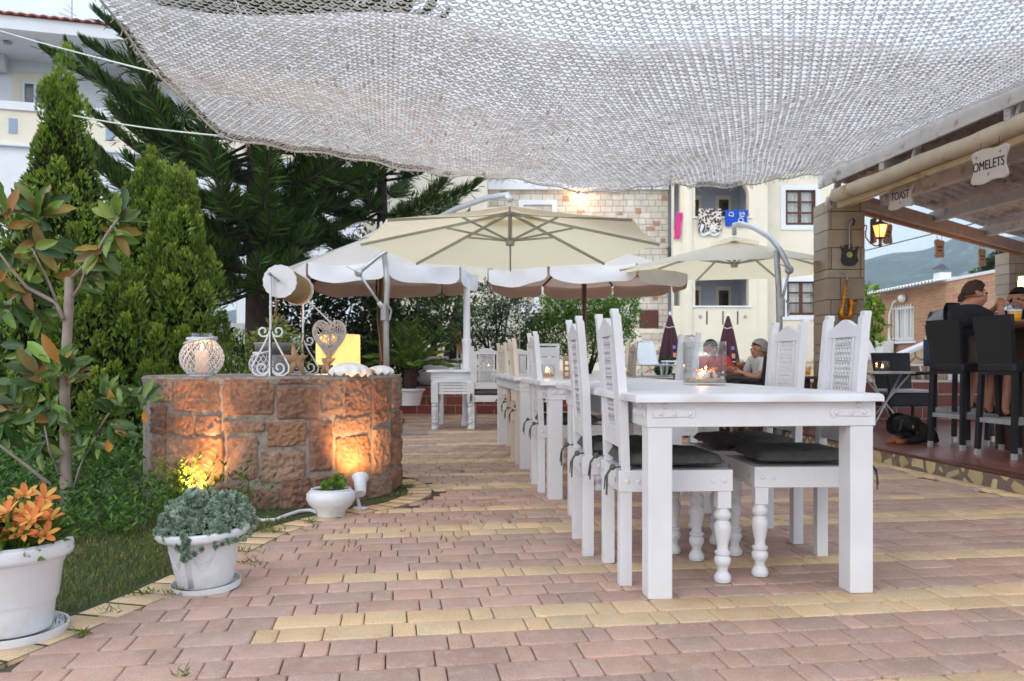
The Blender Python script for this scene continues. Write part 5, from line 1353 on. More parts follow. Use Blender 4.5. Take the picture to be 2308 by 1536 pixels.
# arch fillets
def fillet(x,z,r,sx,yy):
    pts=[(x,z)]
    for k in range(9): a=k/8*math.pi/2; pts.append((x+sx*r*(1-math.cos(a))*0+sx*(r-r*math.cos(math.pi/2-a)),z-(r-r*math.sin(math.pi/2-a))))
    mb.prism(pts if sx>0 else pts[::-1],.28,Matrix.Translation((0,yy,0)))
fillet(bx(1670),bz(415),.55,-1,y0+.01); fillet(bx(1553),bz(415),.35,1,y0+.01)
# lower cream plinth in front of the stone bay
mb.box(bx(1200),bx(1505)-.01,-.12,.05,0,bz(742))
mb.box(bx(560),bx(1100),-1.2,.2,0,8.6)
mb.build('wall',M['cream'],ap)
mb=MB(); mb.box(bx(1100)+.004,bx(1505)-.006,-.06,.3,0,bz(430)); mb.build('stone_cladding',M['ashlar'],ap)
mb=MB(); mb.box(bx(1100)+.01,bx(1505)-.01,-.22,.3,bz(430),bz(408)); mb.build('cornice',M['whitewall'],ap)
mb=MB(); mb.box(bx(1100)+.01,bx(1505)-.01,-.02,.3,bz(408),8.2); mb.build('upper_wall',M['cream'],ap)
mb=MB(); mb.m=Matrix.Translation((bx(1468),-.125,bz(750))); mb.prism([(.40*math.cos(a),.40*math.sin(a)) for a in [-math.pi*k/16 for k in range(17)]],.02,Matrix.Translation((0,-.02,0))); mb.build('half_round_stone_inset',M['ashlar'],ap)
mb=MB()
for i in range(3): mb.box(bx(1505),bx(1905),-1.1,9,7.9+i*.0,8.2) if i==0 else None
mb.build('roof_slab',M['whitewall'],ap)
# scattered rust coloured blocks in the cladding
M['rustb']=mat('rust_block',lin(182,142,116),.85,.3,5,.4,20); random.seed(8); 
for px,py,w_,h_ in [(1340,424,.2,.18),(1268,442,.2,.2),(1490,440,.2,.2),(1432,470,.18,.2),(1390,478,.2,.12),(1472,500,.2,.16),(1455,512,.3,.14),(1300,475,.26,.1),(1488,538,.16,.14),(1128,432,.16,.14),(1370,650,.2,.14),(1430,655,.2,.14),(1470,668,.18,.15),(1460,700,.2,.13),(1478,735,.2,.12)]:
    mb=MB(); mb.box(bx(px),bx(px)+w_,-.066,-.05,bz(py)-h_,bz(py)); mb.build('rust_block',M['rustb'],ap)
def win(parent,x0,x1,z0,z1,y,sur=True,curtain=True,openl=False,name='window',grid=(2,3)):
    mb=MB()
    mb.holes(x0,x1,z0,z1,y+.05,.07,[(x0+.09+ (k*(x1-x0-.09)/grid[0]),x0+(k+1)*(x1-x0-.09)/grid[0],z0+.09+j*(z1-z0-.09)/grid[1],z0+(j+1)*(z1-z0-.09)/grid[1]+.04) for k in range(grid[0]) for j in range(grid[1])]) if grid[0]*grid[1]>0 else None
    f=mb.build(name,M['wood'],parent)
    mb=MB(); mb.box(x0+.02,x1-.02,y+.09,y+.10,z0+.02,z1-.02); mb.build('pane',M['glass'],f)
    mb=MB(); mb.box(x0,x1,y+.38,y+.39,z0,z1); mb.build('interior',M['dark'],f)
    if curtain:
        mb=MB(); mb.grid(lambda u,v:(x0+(x1-x0)*u,y+.2+.02*math.sin(u*50),z0+(z1-z0)*v),60,1); mb.build('curtain',M['curtain'],f)
    if sur:
        mb=MB(); s_=.16; mb.holes(x0-s_,x1+s_,z0-s_,z1+s_,y-.04,.05,[(x0,x1,z0,z1)]); mb.build('surround',M['whitewall'],f)
win(ap,bx(1770),bx(1838),bz(508),bz(429),0); win(ap,bx(1773),bx(1841),bz(711),bz(635),0)
win(ap,bx(1180),bx(1244),bz(520),bz(463),-.06,True,False); win(ap,bx(1176),bx(1204),bz(695),bz(662),-.1,True,True,grid=(1,2))
mb=MB(); mb.box(bx(1441),bx(1483),-.1,-.05,bz(740),bz(700)); mb.build('shutter',M['wood'],ap)
# balcony recesses
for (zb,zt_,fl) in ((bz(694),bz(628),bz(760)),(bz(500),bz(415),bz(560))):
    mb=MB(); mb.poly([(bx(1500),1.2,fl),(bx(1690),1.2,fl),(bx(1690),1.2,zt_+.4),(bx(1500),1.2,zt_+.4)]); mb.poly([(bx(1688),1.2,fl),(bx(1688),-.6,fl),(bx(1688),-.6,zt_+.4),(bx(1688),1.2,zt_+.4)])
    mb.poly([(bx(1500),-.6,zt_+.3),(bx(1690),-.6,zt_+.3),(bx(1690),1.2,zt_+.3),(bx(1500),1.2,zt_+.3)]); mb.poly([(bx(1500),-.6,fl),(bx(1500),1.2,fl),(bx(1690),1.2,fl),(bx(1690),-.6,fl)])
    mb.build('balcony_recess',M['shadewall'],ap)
    for (a_,b_) in ((1556,1592),(1640,1662)):
        mb=MB(); mb.box(bx(a_)-.1,bx(b_)+.1,1.14,1.19,fl,bz(0)*0+zt_-.25+.1); mb.build('door_surround',M['cream'],ap)
        mb=MB(); mb.box(bx(a_),bx(b_),1.10,1.15,fl,zt_-.3); mb.build('door',M['wood'],ap)
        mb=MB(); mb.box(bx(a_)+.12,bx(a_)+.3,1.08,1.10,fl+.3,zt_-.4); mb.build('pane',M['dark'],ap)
    mb=MB(); mb.box(bx(1545),bx(1676),y0-.06,y0+.34,zb-.05,zb+.0); mb.build('ledge',M['whitewall'],ap)
for px in (1564,1662):
    mb=MB(); mb.m=Matrix.Translation((bx(px),y0-.006,bz(718)))@Matrix.Rotation(R(45),4,'Y'); mb.box(-.05,.05,-.01,.01,-.05,.05); mb.build('diamond_vent',M['zinc'],ap)
mb=MB()
for k in range(16):
    x=bx(1553)+k*(bx(1670)-bx(1553))/15; mb.box(x-.008,x+.008,y0+.1,y0+.12,bz(500),bz(486)); 
mb.box(bx(1553),bx(1670),y0+.09,y0+.13,bz(486)-.02,bz(486)+.02); mb.build('railing',M['dark_metal'],ap)
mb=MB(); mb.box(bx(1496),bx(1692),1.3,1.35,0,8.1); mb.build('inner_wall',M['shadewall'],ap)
# wall lamp
mb=MB(); mb.lathe([(.001,-.1),(.05,-.08),(.07,.05),(.03,.12),(.001,.14)],(bx(1308),-.2,bz(447)),10); mb.build('wall_lamp',emat('wall_lamp_glow',(1,.75,.42),9),ap,smooth=True)
l=bpy.data.lights.new('wall_lamp_light','POINT'); l.energy=16; l.color=(1,.6,.3); l.shadow_soft_size=.05
lo=bpy.data.objects.new('wall_lamp_light',l); C.objects.link(lo); lo.parent=ap; lo.location=(bx(1308),-.45,bz(447))
# towels on the balcony
def towel(label,x0,x1,zt_,drop,m,skew=0,y=y0-.09):
    mb=MB(); mb.grid(lambda u,v:(x0+(x1-x0)*u+skew*v+.01*math.sin(v*9),y-.02*math.sin(u*14+v*3)-.01,zt_-(drop+.03*math.sin(u*11))*v),24,14)
    return tag(mb.build('towel',m,loc=(0,BD,TZ),smooth=True,solid=.012),label,'towel')
lm_,nt4,b,out=newmat('leopard_print'); v=nt4.nodes.new('ShaderNodeTexVoronoi'); v.inputs['Scale'].default_value=14; nt4.links.new(coords(nt4),v.inputs['Vector'])
nt4.links.new(ramp(nt4,v.outputs['Distance'],[(.0,lin(150,120,100)),(.22,lin(120,90,75)),(.3,lin(20,16,18)),(.48,lin(20,16,18)),(.56,lin(225,215,205))]),b.inputs['Base Color']); b.inputs['Roughness'].default_value=.9
towel('leopard print beach towel with white hem draped over the upper balcony rail',bx(1558),bx(1608),bz(484),.74,lm_)
towel('white lower hem cloth hanging under the leopard print towel',bx(1563),bx(1606),bz(518),.34,M['whitewall'],0,y0-.07)
towel('blue beach towel with white lettering draped over the upper balcony rail',bx(1616),bx(1664),bz(487),.48,mat('blue_cloth',lin(30,80,190),.9,.1,9),0)
towel('pink towel hanging from the narrow side opening of the upper balcony',bx(1511),bx(1524),bz(492),.82,mat('pink_cloth',lin(225,70,150),.9,.12,9),-.08)
def text(body,name,m,M4,size,parent=None,ext=.002,sx=1):
    c=bpy.data.curves.new(name,'FONT'); c.body=body; c.size=size; c.extrude=ext; c.align_x='CENTER'; c.align_y='CENTER'
    o=bpy.data.objects.new(name,c); C.objects.link(o)
    dg=bpy.context.evaluated_depsgraph_get(); me=bpy.data.meshes.new_from_object(o.evaluated_get(dg)); bpy.data.objects.remove(o)
    me.transform(Matrix.Scale(sx,4,(1,0,0))); me.materials.clear(); me.materials.append(m)
    o=bpy.data.objects.new(name,me); C.objects.link(o)
    if parent: o.parent=parent
    o.matrix_local=M4; return o
tw=[o for o in C.objects if o.get('label','').startswith('blue beach')][0]
tM=lambda x,y,z,rz=0,ry=0: Matrix.Translation((x,y,z))@Matrix.Rotation(rz,4,'Z')@Matrix.Rotation(R(90),4,'X')@Matrix.Rotation(ry,4,'Z')
wt=mat('white_lettering',(.8,.8,.8),.8,.03,5)
text('DIS',"lettering",wt,tM(bx(1652),y0-.13,bz(503),0,R(80)),.24,tw); text('D',"lettering",wt,tM(bx(1630),y0-.13,bz(496),0,R(80)),.22,tw)
# ================================================================ white house on the left
o0=Vector((-11.85,19,0)); ang=math.atan2(.8,2.71)
wh=thing('white_house','white house with red tiled eaves and a long cream balcony behind the conifers','building',o0,ang)
def sx(px):   # along the wall for a photo column
    dx,dy=math.cos(ang),math.sin(ang); k=(px-CX)/F
    return (k*o0.y-o0.x)/(dx-k*dy)
def sz(px,py):
    s=sx(px); D=o0.y+s*math.sin(ang); return CH+(H0-py)/F*D
RO=Vector((o0.x-1.55*math.sin(ang),o0.y+1.55*math.cos(ang),0))
def rx_(px):
    dx,dy=math.cos(ang),math.sin(ang); k=(px-CX)/F
    return (k*RO.y-RO.x)/(dx-k*dy)
def rz_(px,py): return CH+(H0-py)/F*(RO.y+rx_(px)*math.sin(ang))
S0,S1=-4,8.3
mb=MB(); mb.holes(S0,S1,0,5.9,0,.3,[(-3,-1,0,2.4),(.5,2.5,0,2.5),(3.6,5.2,0,2.4),(.2,1.2,3.6,4.8),(3.4,4.2,3.7,4.9)]); mb.build('ground_wall',M['whitewall'],wh)
mb=MB(); mb.box(S0,S1,1.6,1.9,5.9,8.75); mb.build('wall',M['whitewall'],wh)
mb=MB(); mb.box(S0,S1,-.12,.3,5.9,5.95); mb.box(S0,S1,.3,1.6,5.88,5.93); mb.build('floor_slab',M['whitewall'],wh)
pz=sz(0,235)
mb=MB(); mb.box(S0,S1,-.02,.18,5.955,pz-.12); mb.build('parapet',M['cream'],wh)
mb=MB(); mb.box(S0,S1,-.08,.24,pz-.12,pz+.07); mb.build('parapet_cap',M['whitewall'],wh)
for s_ in (sx(337),sx(248),sx(120),sx(30)):
    mb=MB(); mb.box(s_-.09,s_+.09,-.035,-.02,6.2,6.55); mb.build('parapet_vent',mat('blue_vent',lin(150,170,190),.7,.1,5),wh)
ez=sz(0,82)
mb=MB(); mb.box(S0,S1+.3,-.55,1.9,ez,ez+.08); mb.box(S0,S1+.3,-.6,-.5,ez-.02,ez+.28); mb.build('eaves_soffit',M['whitewall'],wh)
tl=mat('clay_tile',lin(170,88,66),.85,.25,5,.4,30,spots=3,spotcol=lin(140,110,90))
mb=MB(); mb.grid(lambda u,v:(S0+(S1+.3-S0)*u,-.7+2.9*v,ez+.28+.95*v+.045*abs(math.sin(u*math.pi*56))+.02*(v*10%1)),1200,10); mb.build('roof',tl,wh,solid=.03)
def hwin(s0,s1,z0,z1,dark,par=wh):
    mb=MB(); mb.holes(s0-.18,s1+.18,z0-.1,z1+.18,1.53,.07,[(s0,s1,z0,z1)]); f=mb.build('window_surround',M['cream'],par)
    mb=MB(); mb.box(s0,s1,1.585,1.598,z0,z1); mb.build('window_pane',M['dark'] if dark else M['pane'],f)
    mb=MB(); mb.holes(s0,s1,z0,z1,1.55,.03,[(s0+.07,(s0+s1)/2-.03,z0+.07,z1-.07),((s0+s1)/2+.03,s1-.07,z0+.07,z1-.07)]); mb.build('window_frame',M['whitewall'] if not dark else M['zinc'],f)
hwin(rx_(48),rx_(110),rz_(48,310),rz_(60,182),False); hwin(rx_(294),rx_(345),rz_(296,320),rz_(296,200),True)
hwin(rx_(440),rx_(490),6.4,8.0,True)
mb=MB(); a=rx_(-60); mb.box(a,rx_(20),1.2,1.52,rz_(0,165),rz_(0,118)); mb.build('air_conditioner',M['plastic'],wh,bevel=.02)
mb=MB(); mb.lathe([(.001,-.01),(.09,-.0),(.1,.03),(.001,.06)],(sx(8),.3,ez-.05),14); mb.build('ceiling_lamp',M['zinc'],wh)
mb=MB(); mb.box(-6,.5,4,8,8.5,10.6); mb.build('stair_tower',M['whitewall'],wh)
mb=MB(); ax_=Vector((sx(129),1.5,0)); ax_.z=sz(129,40); 
mb.tube([ax_,ax_+Vector((0,0,1.2))],.015,5)
for k in range(5): mb.tube([ax_+Vector((-.5+.1*k,0,.45+.12*k)),ax_+Vector((.45-.12*k,.1,.3+.13*k))],.009,4)
tag(mb.build('antenna',M['zinc'],wh))
# power-like cord lines of the shade net
# ================================================================ brick outbuilding
bo=thing('brick_outbuilding','reddish brick outbuilding with corrugated white roof, barred window and air conditioner','building',(10.55,24.4,TZ),R(-90))
bm=brickmat('old_brick',lin(184,140,108),lin(166,122,94),lin(172,148,126),.24,.085,.010,.9,.4,'XZ',.5,.2)
bm2=brickmat('lighter_brick',lin(202,156,124),lin(184,132,104),lin(190,168,150),.34,.16,.012,.9,.4,'XZ',.5,.2)
H_=2.82-TZ
mb=MB(); mb.holes(-.1,4.5,0,H_,0,.25,[(1.75,2.85,.86,1.76)]); mb.poly([(-.1,0,0),(-.1,0,H_),(-.1,5,H_+.6),(-.1,5,0)]); mb.build('wall',bm,bo)
mb=MB(); mb.box(4.5,13,-.03,.25,0,H_+.02); mb.build('extension_wall',bm2,bo)
mb=MB(); mb.box(4.45,13,-.06,.3,H_+.02,H_+.09); mb.build('coping',M['whitewall'],bo)
mb=MB(); mb.grid(lambda u,v:(-.5+5.1*u,-.35+5*v,H_+.05+.55*v+.03*math.sin(u*2*math.pi*30)),360,4); mb.build('roof',M['white_far'],bo,solid=.012)
mb=MB(); mb.holes(1.75,2.85,.86,1.76,.03,.06,[(1.83,2.26,.93,1.7),(2.34,2.77,.93,1.7)]); f=mb.build('window',M['whitewall'],bo)
mb=MB(); mb.box(1.76,2.84,.12,.13,.87,1.75); mb.build('pane',M['curtain'],f)
mb=MB()
for k in range(8): mb.tube([(1.8+.143*k,-.06,.84),(1.8+.143*k,-.06,1.82)],.010,5)
for z_ in (.92,1.74): mb.box(1.76,2.86,-.07,-.05,z_-.012,z_+.012)
mb.build('window_bars',M['white_far'],f); mb=MB(); mb.box(1.6,2.95,-.08,.05,.78,.84); mb.build('sill',M['whitewall'],f)
mb=MB(); mb.box(1.05,1.95,-.42,-.10,.33,.86); a=mb.build('air_conditioner',M['plastic'],bo,bevel=.02)
mb=MB(); mb.lathe([(.001,-.004),(.19,-.004),(.2,.006),(.001,.008)],n=24); g=mb.build('fan_grille',M['zinc'],a,loc=(1.33,-.424,.6)); g.rotation_euler=(R(90),0,0)
mb=MB(); mb.tube([(2.05,-.1,1.95),(1.9,-.1,1.9),(1.72,-.12,1.6),(1.7,-.12,1.0),(1.66,-.15,.7),(1.9,-.2,.55)],.03,7); mb.tube([(1.7,-.12,1.0),(1.95,-.14,.7),(2.0,-.2,.5)],.015,6); mb.build('insulated_pipe',M['cord'],bo,smooth=True)
mb=MB(); mb.sphere((2.45,-.12,H_-.22),.11,14,10); mb.build('globe_lamp',mat('opal_glass',(.75,.75,.74),.3,.03,5),bo,smooth=True)
mb=MB(); mb.box(1.9,2.25,1.0,1.3,H_+.1,H_+.5); mb.build('chimney',M['whitewall'],bo); mb=MB(); mb.m=Matrix.Translation((2.08,1.15,H_+.62)); mb.lathe([(.001,-.02),(.32,-.03),(.05,.12),(.001,.13)],n=4); mb.build('chimney_cap',M['dark_metal'],bo)
def broom(label,px,D,h,lean,c):
    g=P(px,0,D); mb=MB(); mb.tube([(0,0,0),(lean,.0,h)],.018,6); mb.tube([(lean,0,h),(lean*1.08,0,h*1.15)],.035,6)
    return tag(mb.build('broom',mat(label[:12],c,.6,.1,9),loc=(g.x,D,1.15),smooth=True),label,'broom')
broom('white-handled broom propped against the brick wall',2083,18.3,.52,.09,(.75,.75,.73)); broom('orange-handled broom propped against the brick wall right of the white one',2093,18.5,.48,.12,lin(200,130,70))
# stair wall clad in crazy paving
sw=thing('stone_stair','stair flank clad in pale crazy paving with a white sloping cap, below the brick outbuilding','stairs',(P(2018,0,13).x,13,TZ))
cz_=brickmat('crazy_pale',lin(225,205,175),lin(205,180,150),lin(150,130,110),1,1,.02,.8,.6,'XZ',voro=True,vscale=4.5)
mb=MB(); mb.prism([(-1.2,0),(4,0),(4,2.0),(.0,.32),(-1.2,.28)],.25); mb.build('flank',cz_,sw)
mb=MB(); mb.beam((0,.125,.335),(4,.125,2.015),.3,.05); mb.beam((-1.2,.125,.30),(0,.125,.335),.3,.05); mb.build('sloping_cap',M['whitewall'],sw)
mb=MB()
for i in range(4): mb.box(.35+i*.3,3.2,-1.2+i*.3,-.9+i*.3 if i<3 else 0,0,.13*(i+1))
mb.build('steps',M['whitewall'],sw,bevel=.01)
# garden walls on the terrace
gw=thing('garden_wall','low pale stone wall behind the loungers under the cream building','wall',(P(1530,0,21).x,21,TZ))
mb=MB(); mb.box(0,5.5,0,.25,0,.28); mb.build('wall_body',cz_,gw); mb=MB(); mb.box(-.05,5.5,-.04,.29,.28,.34); mb.build('coping',M['ashlar'],gw)
gw=thing('garden_wall','crazy-paved flank wall stepping down by the corner with the half-round stone','wall',(P(1468,0,20).x,20,TZ))
mb=MB(); mb.prism([(-.3,0),(1.1,0),(1.1,.95),(.5,.9),(-.3,.1)],.3); mb.build('wall_body',cz_,gw)
gw=thing('garden_wall','cream garden wall behind the sago palms with a crazy-paved foot','wall',(P(860,0,19).x,19,TZ))
mb=MB(); mb.box(0,3.6,0,.25,0,1.3); mb.build('wall_body',M['cream'],gw); mb=MB(); mb.box(-.01,1.4,-.06,0,0,.62); mb.build('stone_foot',cz_,gw)
gw=thing('garden_wall','pale garden wall glimpsed behind the conifers and the pine trunk','wall',(P(250,0,15).x,15,0))
mb=MB(); mb.box(0,4.9,0,.25,0,1.3); mb.box(0,.5,0,.3,0,1.6); mb.box(2.2,2.6,-.02,.3,0,1.6); mb.build('wall_body',M['whitewall'],gw)
# loungers
def lounger(label,px,D,rz,s=1):
    t=thing('sun_lounger',label,'lounger',(P(px,0,D).x,D,TZ),rz,'white loungers by the pool')
    mb=MB(); w_=.28*s
    mb.beam((0,.0,.22),(0,.28,.66),2*w_,.012,up=(0,-1,.5)); mb.grid(lambda u,v:(-w_+2*w_*u,-1.25+1.25*v,.22-.02*math.sin(v*3.14)),4,8); mb.build('sling',M['white_far'],t,solid=.006)
    mb=MB()
    for s_ in (-1,1):
        mb.tube([(s_*w_,-1.3,.22),(s_*w_,0,.22)],.016,8); mb.tube([(s_*w_,0,.22),(s_*w_,.26,.62),(s_*w_*.85,.30,.68)],.016,8)
        for y_ in (-1.1,-.15): mb.tube([(s_*w_,y_,.22),(s_*w_,y_-.05,0)],.014,8)
    mb.tube([(-w_*.85,.30,.68),(w_*.85,.30,.68)],.016,8); mb.build('tube_frame',M['white_far'],t,smooth=True)
lounger('white sling lounger before the corner of the stone bay, left of the closed parasol',1462,16,R(12),.72)
lounger('white sling lounger half hidden behind a chair back, right of the closed parasol',1536,15.8,R(-60),.72)
lounger('white lounger at the right beside the bistro table, behind the stone pillar',1965,13.5,R(25),.85)
t=thing('plastic_table','small white plastic table between the loungers','table',(P(1518,0,15.5).x,15.5,TZ)); mb=MB(); mb.box(-.2,.2,-.2,.2,.27,.3); mb.build('table_top',M['white_far'],t,bevel=.01)
for s_ in (-1,1):
    for q in (-1,1): mb=MB(); mb.tube([(s_*.15,q*.15,.27),(s_*.18,q*.18,0)],.015,6); mb.build('leg',M['white_far'],t)
t=thing('folding_chair','folded striped deck chair leaning behind the white post','chair',(P(1036,0,14.6).x,14.6,TZ)); mb=MB()
mb.beam((-.05,0,.05),(-.02,.1,.98),.03,.03); mb.beam((.12,0,.05),(-.14,.1,1.0),.03,.03); mb.beam((-.2,0,.25),(.1,0,.0),.03,.03); mb.beam((-.2,.0,.3),(.12,0,.34),.03,.03); mb.build('wood_frame',M['white_far'],t)
mb=MB(); mb.beam((.06,.02,.45),(-.12,.08,.95),.015,.16,up=(1,0,0)); mb.build('striped_sling',mat('stripe_cloth',lin(200,150,110),.8,.5,60),t)
# ================================================================ bar pavilion on the right
bar=thing('bar_pavilion','open bar shelter with corrugated roof on white rafters and pale stone pillars','bar shelter',(4,8,0))
def B(p): p=Vector(p); return p-Vector((4,8,0))
pb_=brickmat('pillar_blocks',lin(176,158,136),lin(150,134,114),lin(92,80,68),.36,.2,.008,.85,.5,'XZ',.45,.15,nsc=5)
M['beamw']=mat('weathered_white_beam',lin(222,218,216),.65,.12,4,.3,30,streak=False,spots=5,spotcol=lin(160,140,120))
PX=P(1907,0,9.5).x
mb=MB()
def pillar(cx,cy,w_,z1,parent):
    rows_=[]; z=PZ if cx>3 else 0; mbs=MB(); random.seed(int(cx*10))
    mbc=MB(); mbc.cbox((0,0,(PZ+z1)/2-PZ*0),(w_-.02,w_-.02,z1-PZ)); mbc.build('pillar_core',mat('pillar_mortar',lin(105,92,80),.95,.3,20),parent,loc=B((cx,cy,0)))
    k=0
    while z<z1-.02:
        h=random.choice((.10,.17,.21,.25)); h=min(h,z1-z); 
        segs=random.choice(([-.5,-.40,.5],[-.5,-.38,.38,.5],[-.5,.12,.5],[-.5,-.15,.5],[-.5,-.2,.3,.5],[-.5,.38,.5],[-.5,.5]))
        for a_,b_ in zip(segs,segs[1:]):
            v=random.uniform(.82,1.12); mbs.col=tuple(c*v*(1+random.uniform(-.03,.03)) for c in lin(176,162,144))
            o_=random.uniform(0,.006)
            mbs.box(a_*w_+.004,b_*w_-.004,-w_/2-o_,w_/2+o_,z+.004,z+h-.004)
        mbs.col=(.9,.9,.9)
        z+=h
    mbs.build('pillar_blocks',M['pblock'],parent,loc=B((cx,cy,0)),bevel=.004)
M['pblock']=mat('sandstone',(1,1,1),.85,.14,7,.6,60,attr=True)
pillar(PX,9.72,.44,2.76,bar); P2=(P(2284,0,14.1).x,14.1); pillar(P2[0],P2[1],.40,2.76,bar)
M['softlt']=M['beamw']
# roof plane: polygon, far edge runs diagonally
ev=lambda y:3.60+(9.35-y)*.145      # eave line x at depth y
RZ=2.99
e0=Vector((ev(9.4),9.4,RZ)); e1=Vector((ev(1),1,RZ+.1)); f0=Vector((9.6,15.2,RZ+.18)); f1=Vector((12,1,RZ+.45))
mb=MB()
def roof(u,v):
    # u along y, v away from the eave
    n=(e1.lerp(e0,u)).lerp(f1.lerp(f0,u),v); return tuple(B(n)+Vector((0,0,.028*math.sin((n.x*.7-n.y*.7)*2*math.pi/.14))))
mb.grid(roof,260,90); mb.build('corrugated_roof',mat('old_corrugated_sheet',lin(206,200,198),.8,.25,3,.3,30,spots=4,spotcol=lin(95,80,72)),bar,smooth=True,solid=.01)
mb=MB(); mb.beam(B(e0+Vector((-.04,.1,-.015))),B(e1+Vector((-.04,0,-.015))),.03,.17); mb.build('eave_fascia',M['beamw'],bar)
# purlins parallel to the eave
for i,(px,py) in enumerate(((1990,455),(2100,495),(2196,532),(2268,562))):
    D=(RZ-.12-CH)*F/(H0-py); a_=P(px,py,D); a_.z=RZ-.10
    d_=Vector((.145,-1,.004)).normalized(); mb=MB(); mb.beam(B(a_),B(a_+d_*(a_.y-1)),.10,.14); mb.build('rafter',M['beamw'],bar,bevel=.006)
for k in range(4):   # soffit boards crossing between eave and first rafter
    y=8.3-k*1.7; mb=MB(); mb.beam(B((ev(y)-.02,y,RZ-.10)),B((ev(y)+.75,y+.3,RZ-.10)),.06,.12); mb.build('rafter_tail',M['beamw'],bar,bevel=.004)
mb=MB(); mb.beam(B((PX-.1,9.55,2.82)),B((P2[0]+.3,P2[1]+.05,2.82)),.12,.17); mb.build('diagonal_beam',mat('pinkish_beam',lin(206,184,170),.6,.12,5,.3,40),bar,bevel=.006)
mb=MB(); mb.beam(B((PX-.1,9.60,2.715)),B((P2[0]+.3,P2[1]+.08,2.715)),.05,.04); mb.build('beam_trim',mat('tan_trim',lin(190,140,95),.7,.2,9),bar)
mb=MB(); mb.beam(B((PX+.0,9.5,2.80)),B((ev(1)+.35,1,2.90)),.14,.20); mb.build('eave_beam',M['beamw'],bar,bevel=.006)
# back wall of the bar, its orange lamplight put into the base colour
mb=MB(); mb.box(-.1,5,0,.2,0,3.0); o=mb.build('back_wall',mat('lamplit_orange_wall',lin(196,120,70),.9,.15,4),bar,loc=B((9.4,14.6,0)),rz=R(-70))
# roller awning along the eave
aw=thing('rolled_awning','rolled-up cream awning in its stained bracket along the bar eave','awning',(0,0,0))
a_=P(1884,442,9.25); b_=Vector((a_.x+.145*8.2,a_.y-8.2,a_.z+.05))
mb=MB(); n=60; rr=random.Random(3)
mb.tube([a_.lerp(b_,k/n)+Vector((0,0,.006*math.sin(k*.7))) for k in range(n+1)],[.075+.003*math.sin(k*1.9) for k in range(n+1)],16)
mb.build('fabric_roll',mat('stained_canvas',lin(226,212,186),.85,.12,3,.3,40,spots=2.2,spotcol=lin(186,158,112)),aw,smooth=True)
mb=MB(); mb.beam(a_+Vector((.05,.05,-.10)),b_+Vector((.05,0,-.10)),.05,.07); mb.build('front_bar',mat('stained_bar',lin(206,182,140),.6,.25,2.5,spots=3,spotcol=lin(150,110,60)),aw,bevel=.012)
for k in (0,.17,.33,.52,.75): 
    q=a_.lerp(b_,k)+Vector((.02,0,.13)); mb=MB(); mb.cbox(q,(.07,.035,.2),R(8),R(20)); mb.build('bracket',M['beamw'],aw,bevel=.006)
mb=MB(); mb.tube([a_+Vector((-.02,.02,0)),a_+Vector((-.06,.06,-.02)),a_+Vector((-.07,.08,-.07)),a_+Vector((-.03,.1,-.12))],.03,8); mb.build('end_knuckle',M['beamw'],aw,smooth=True)
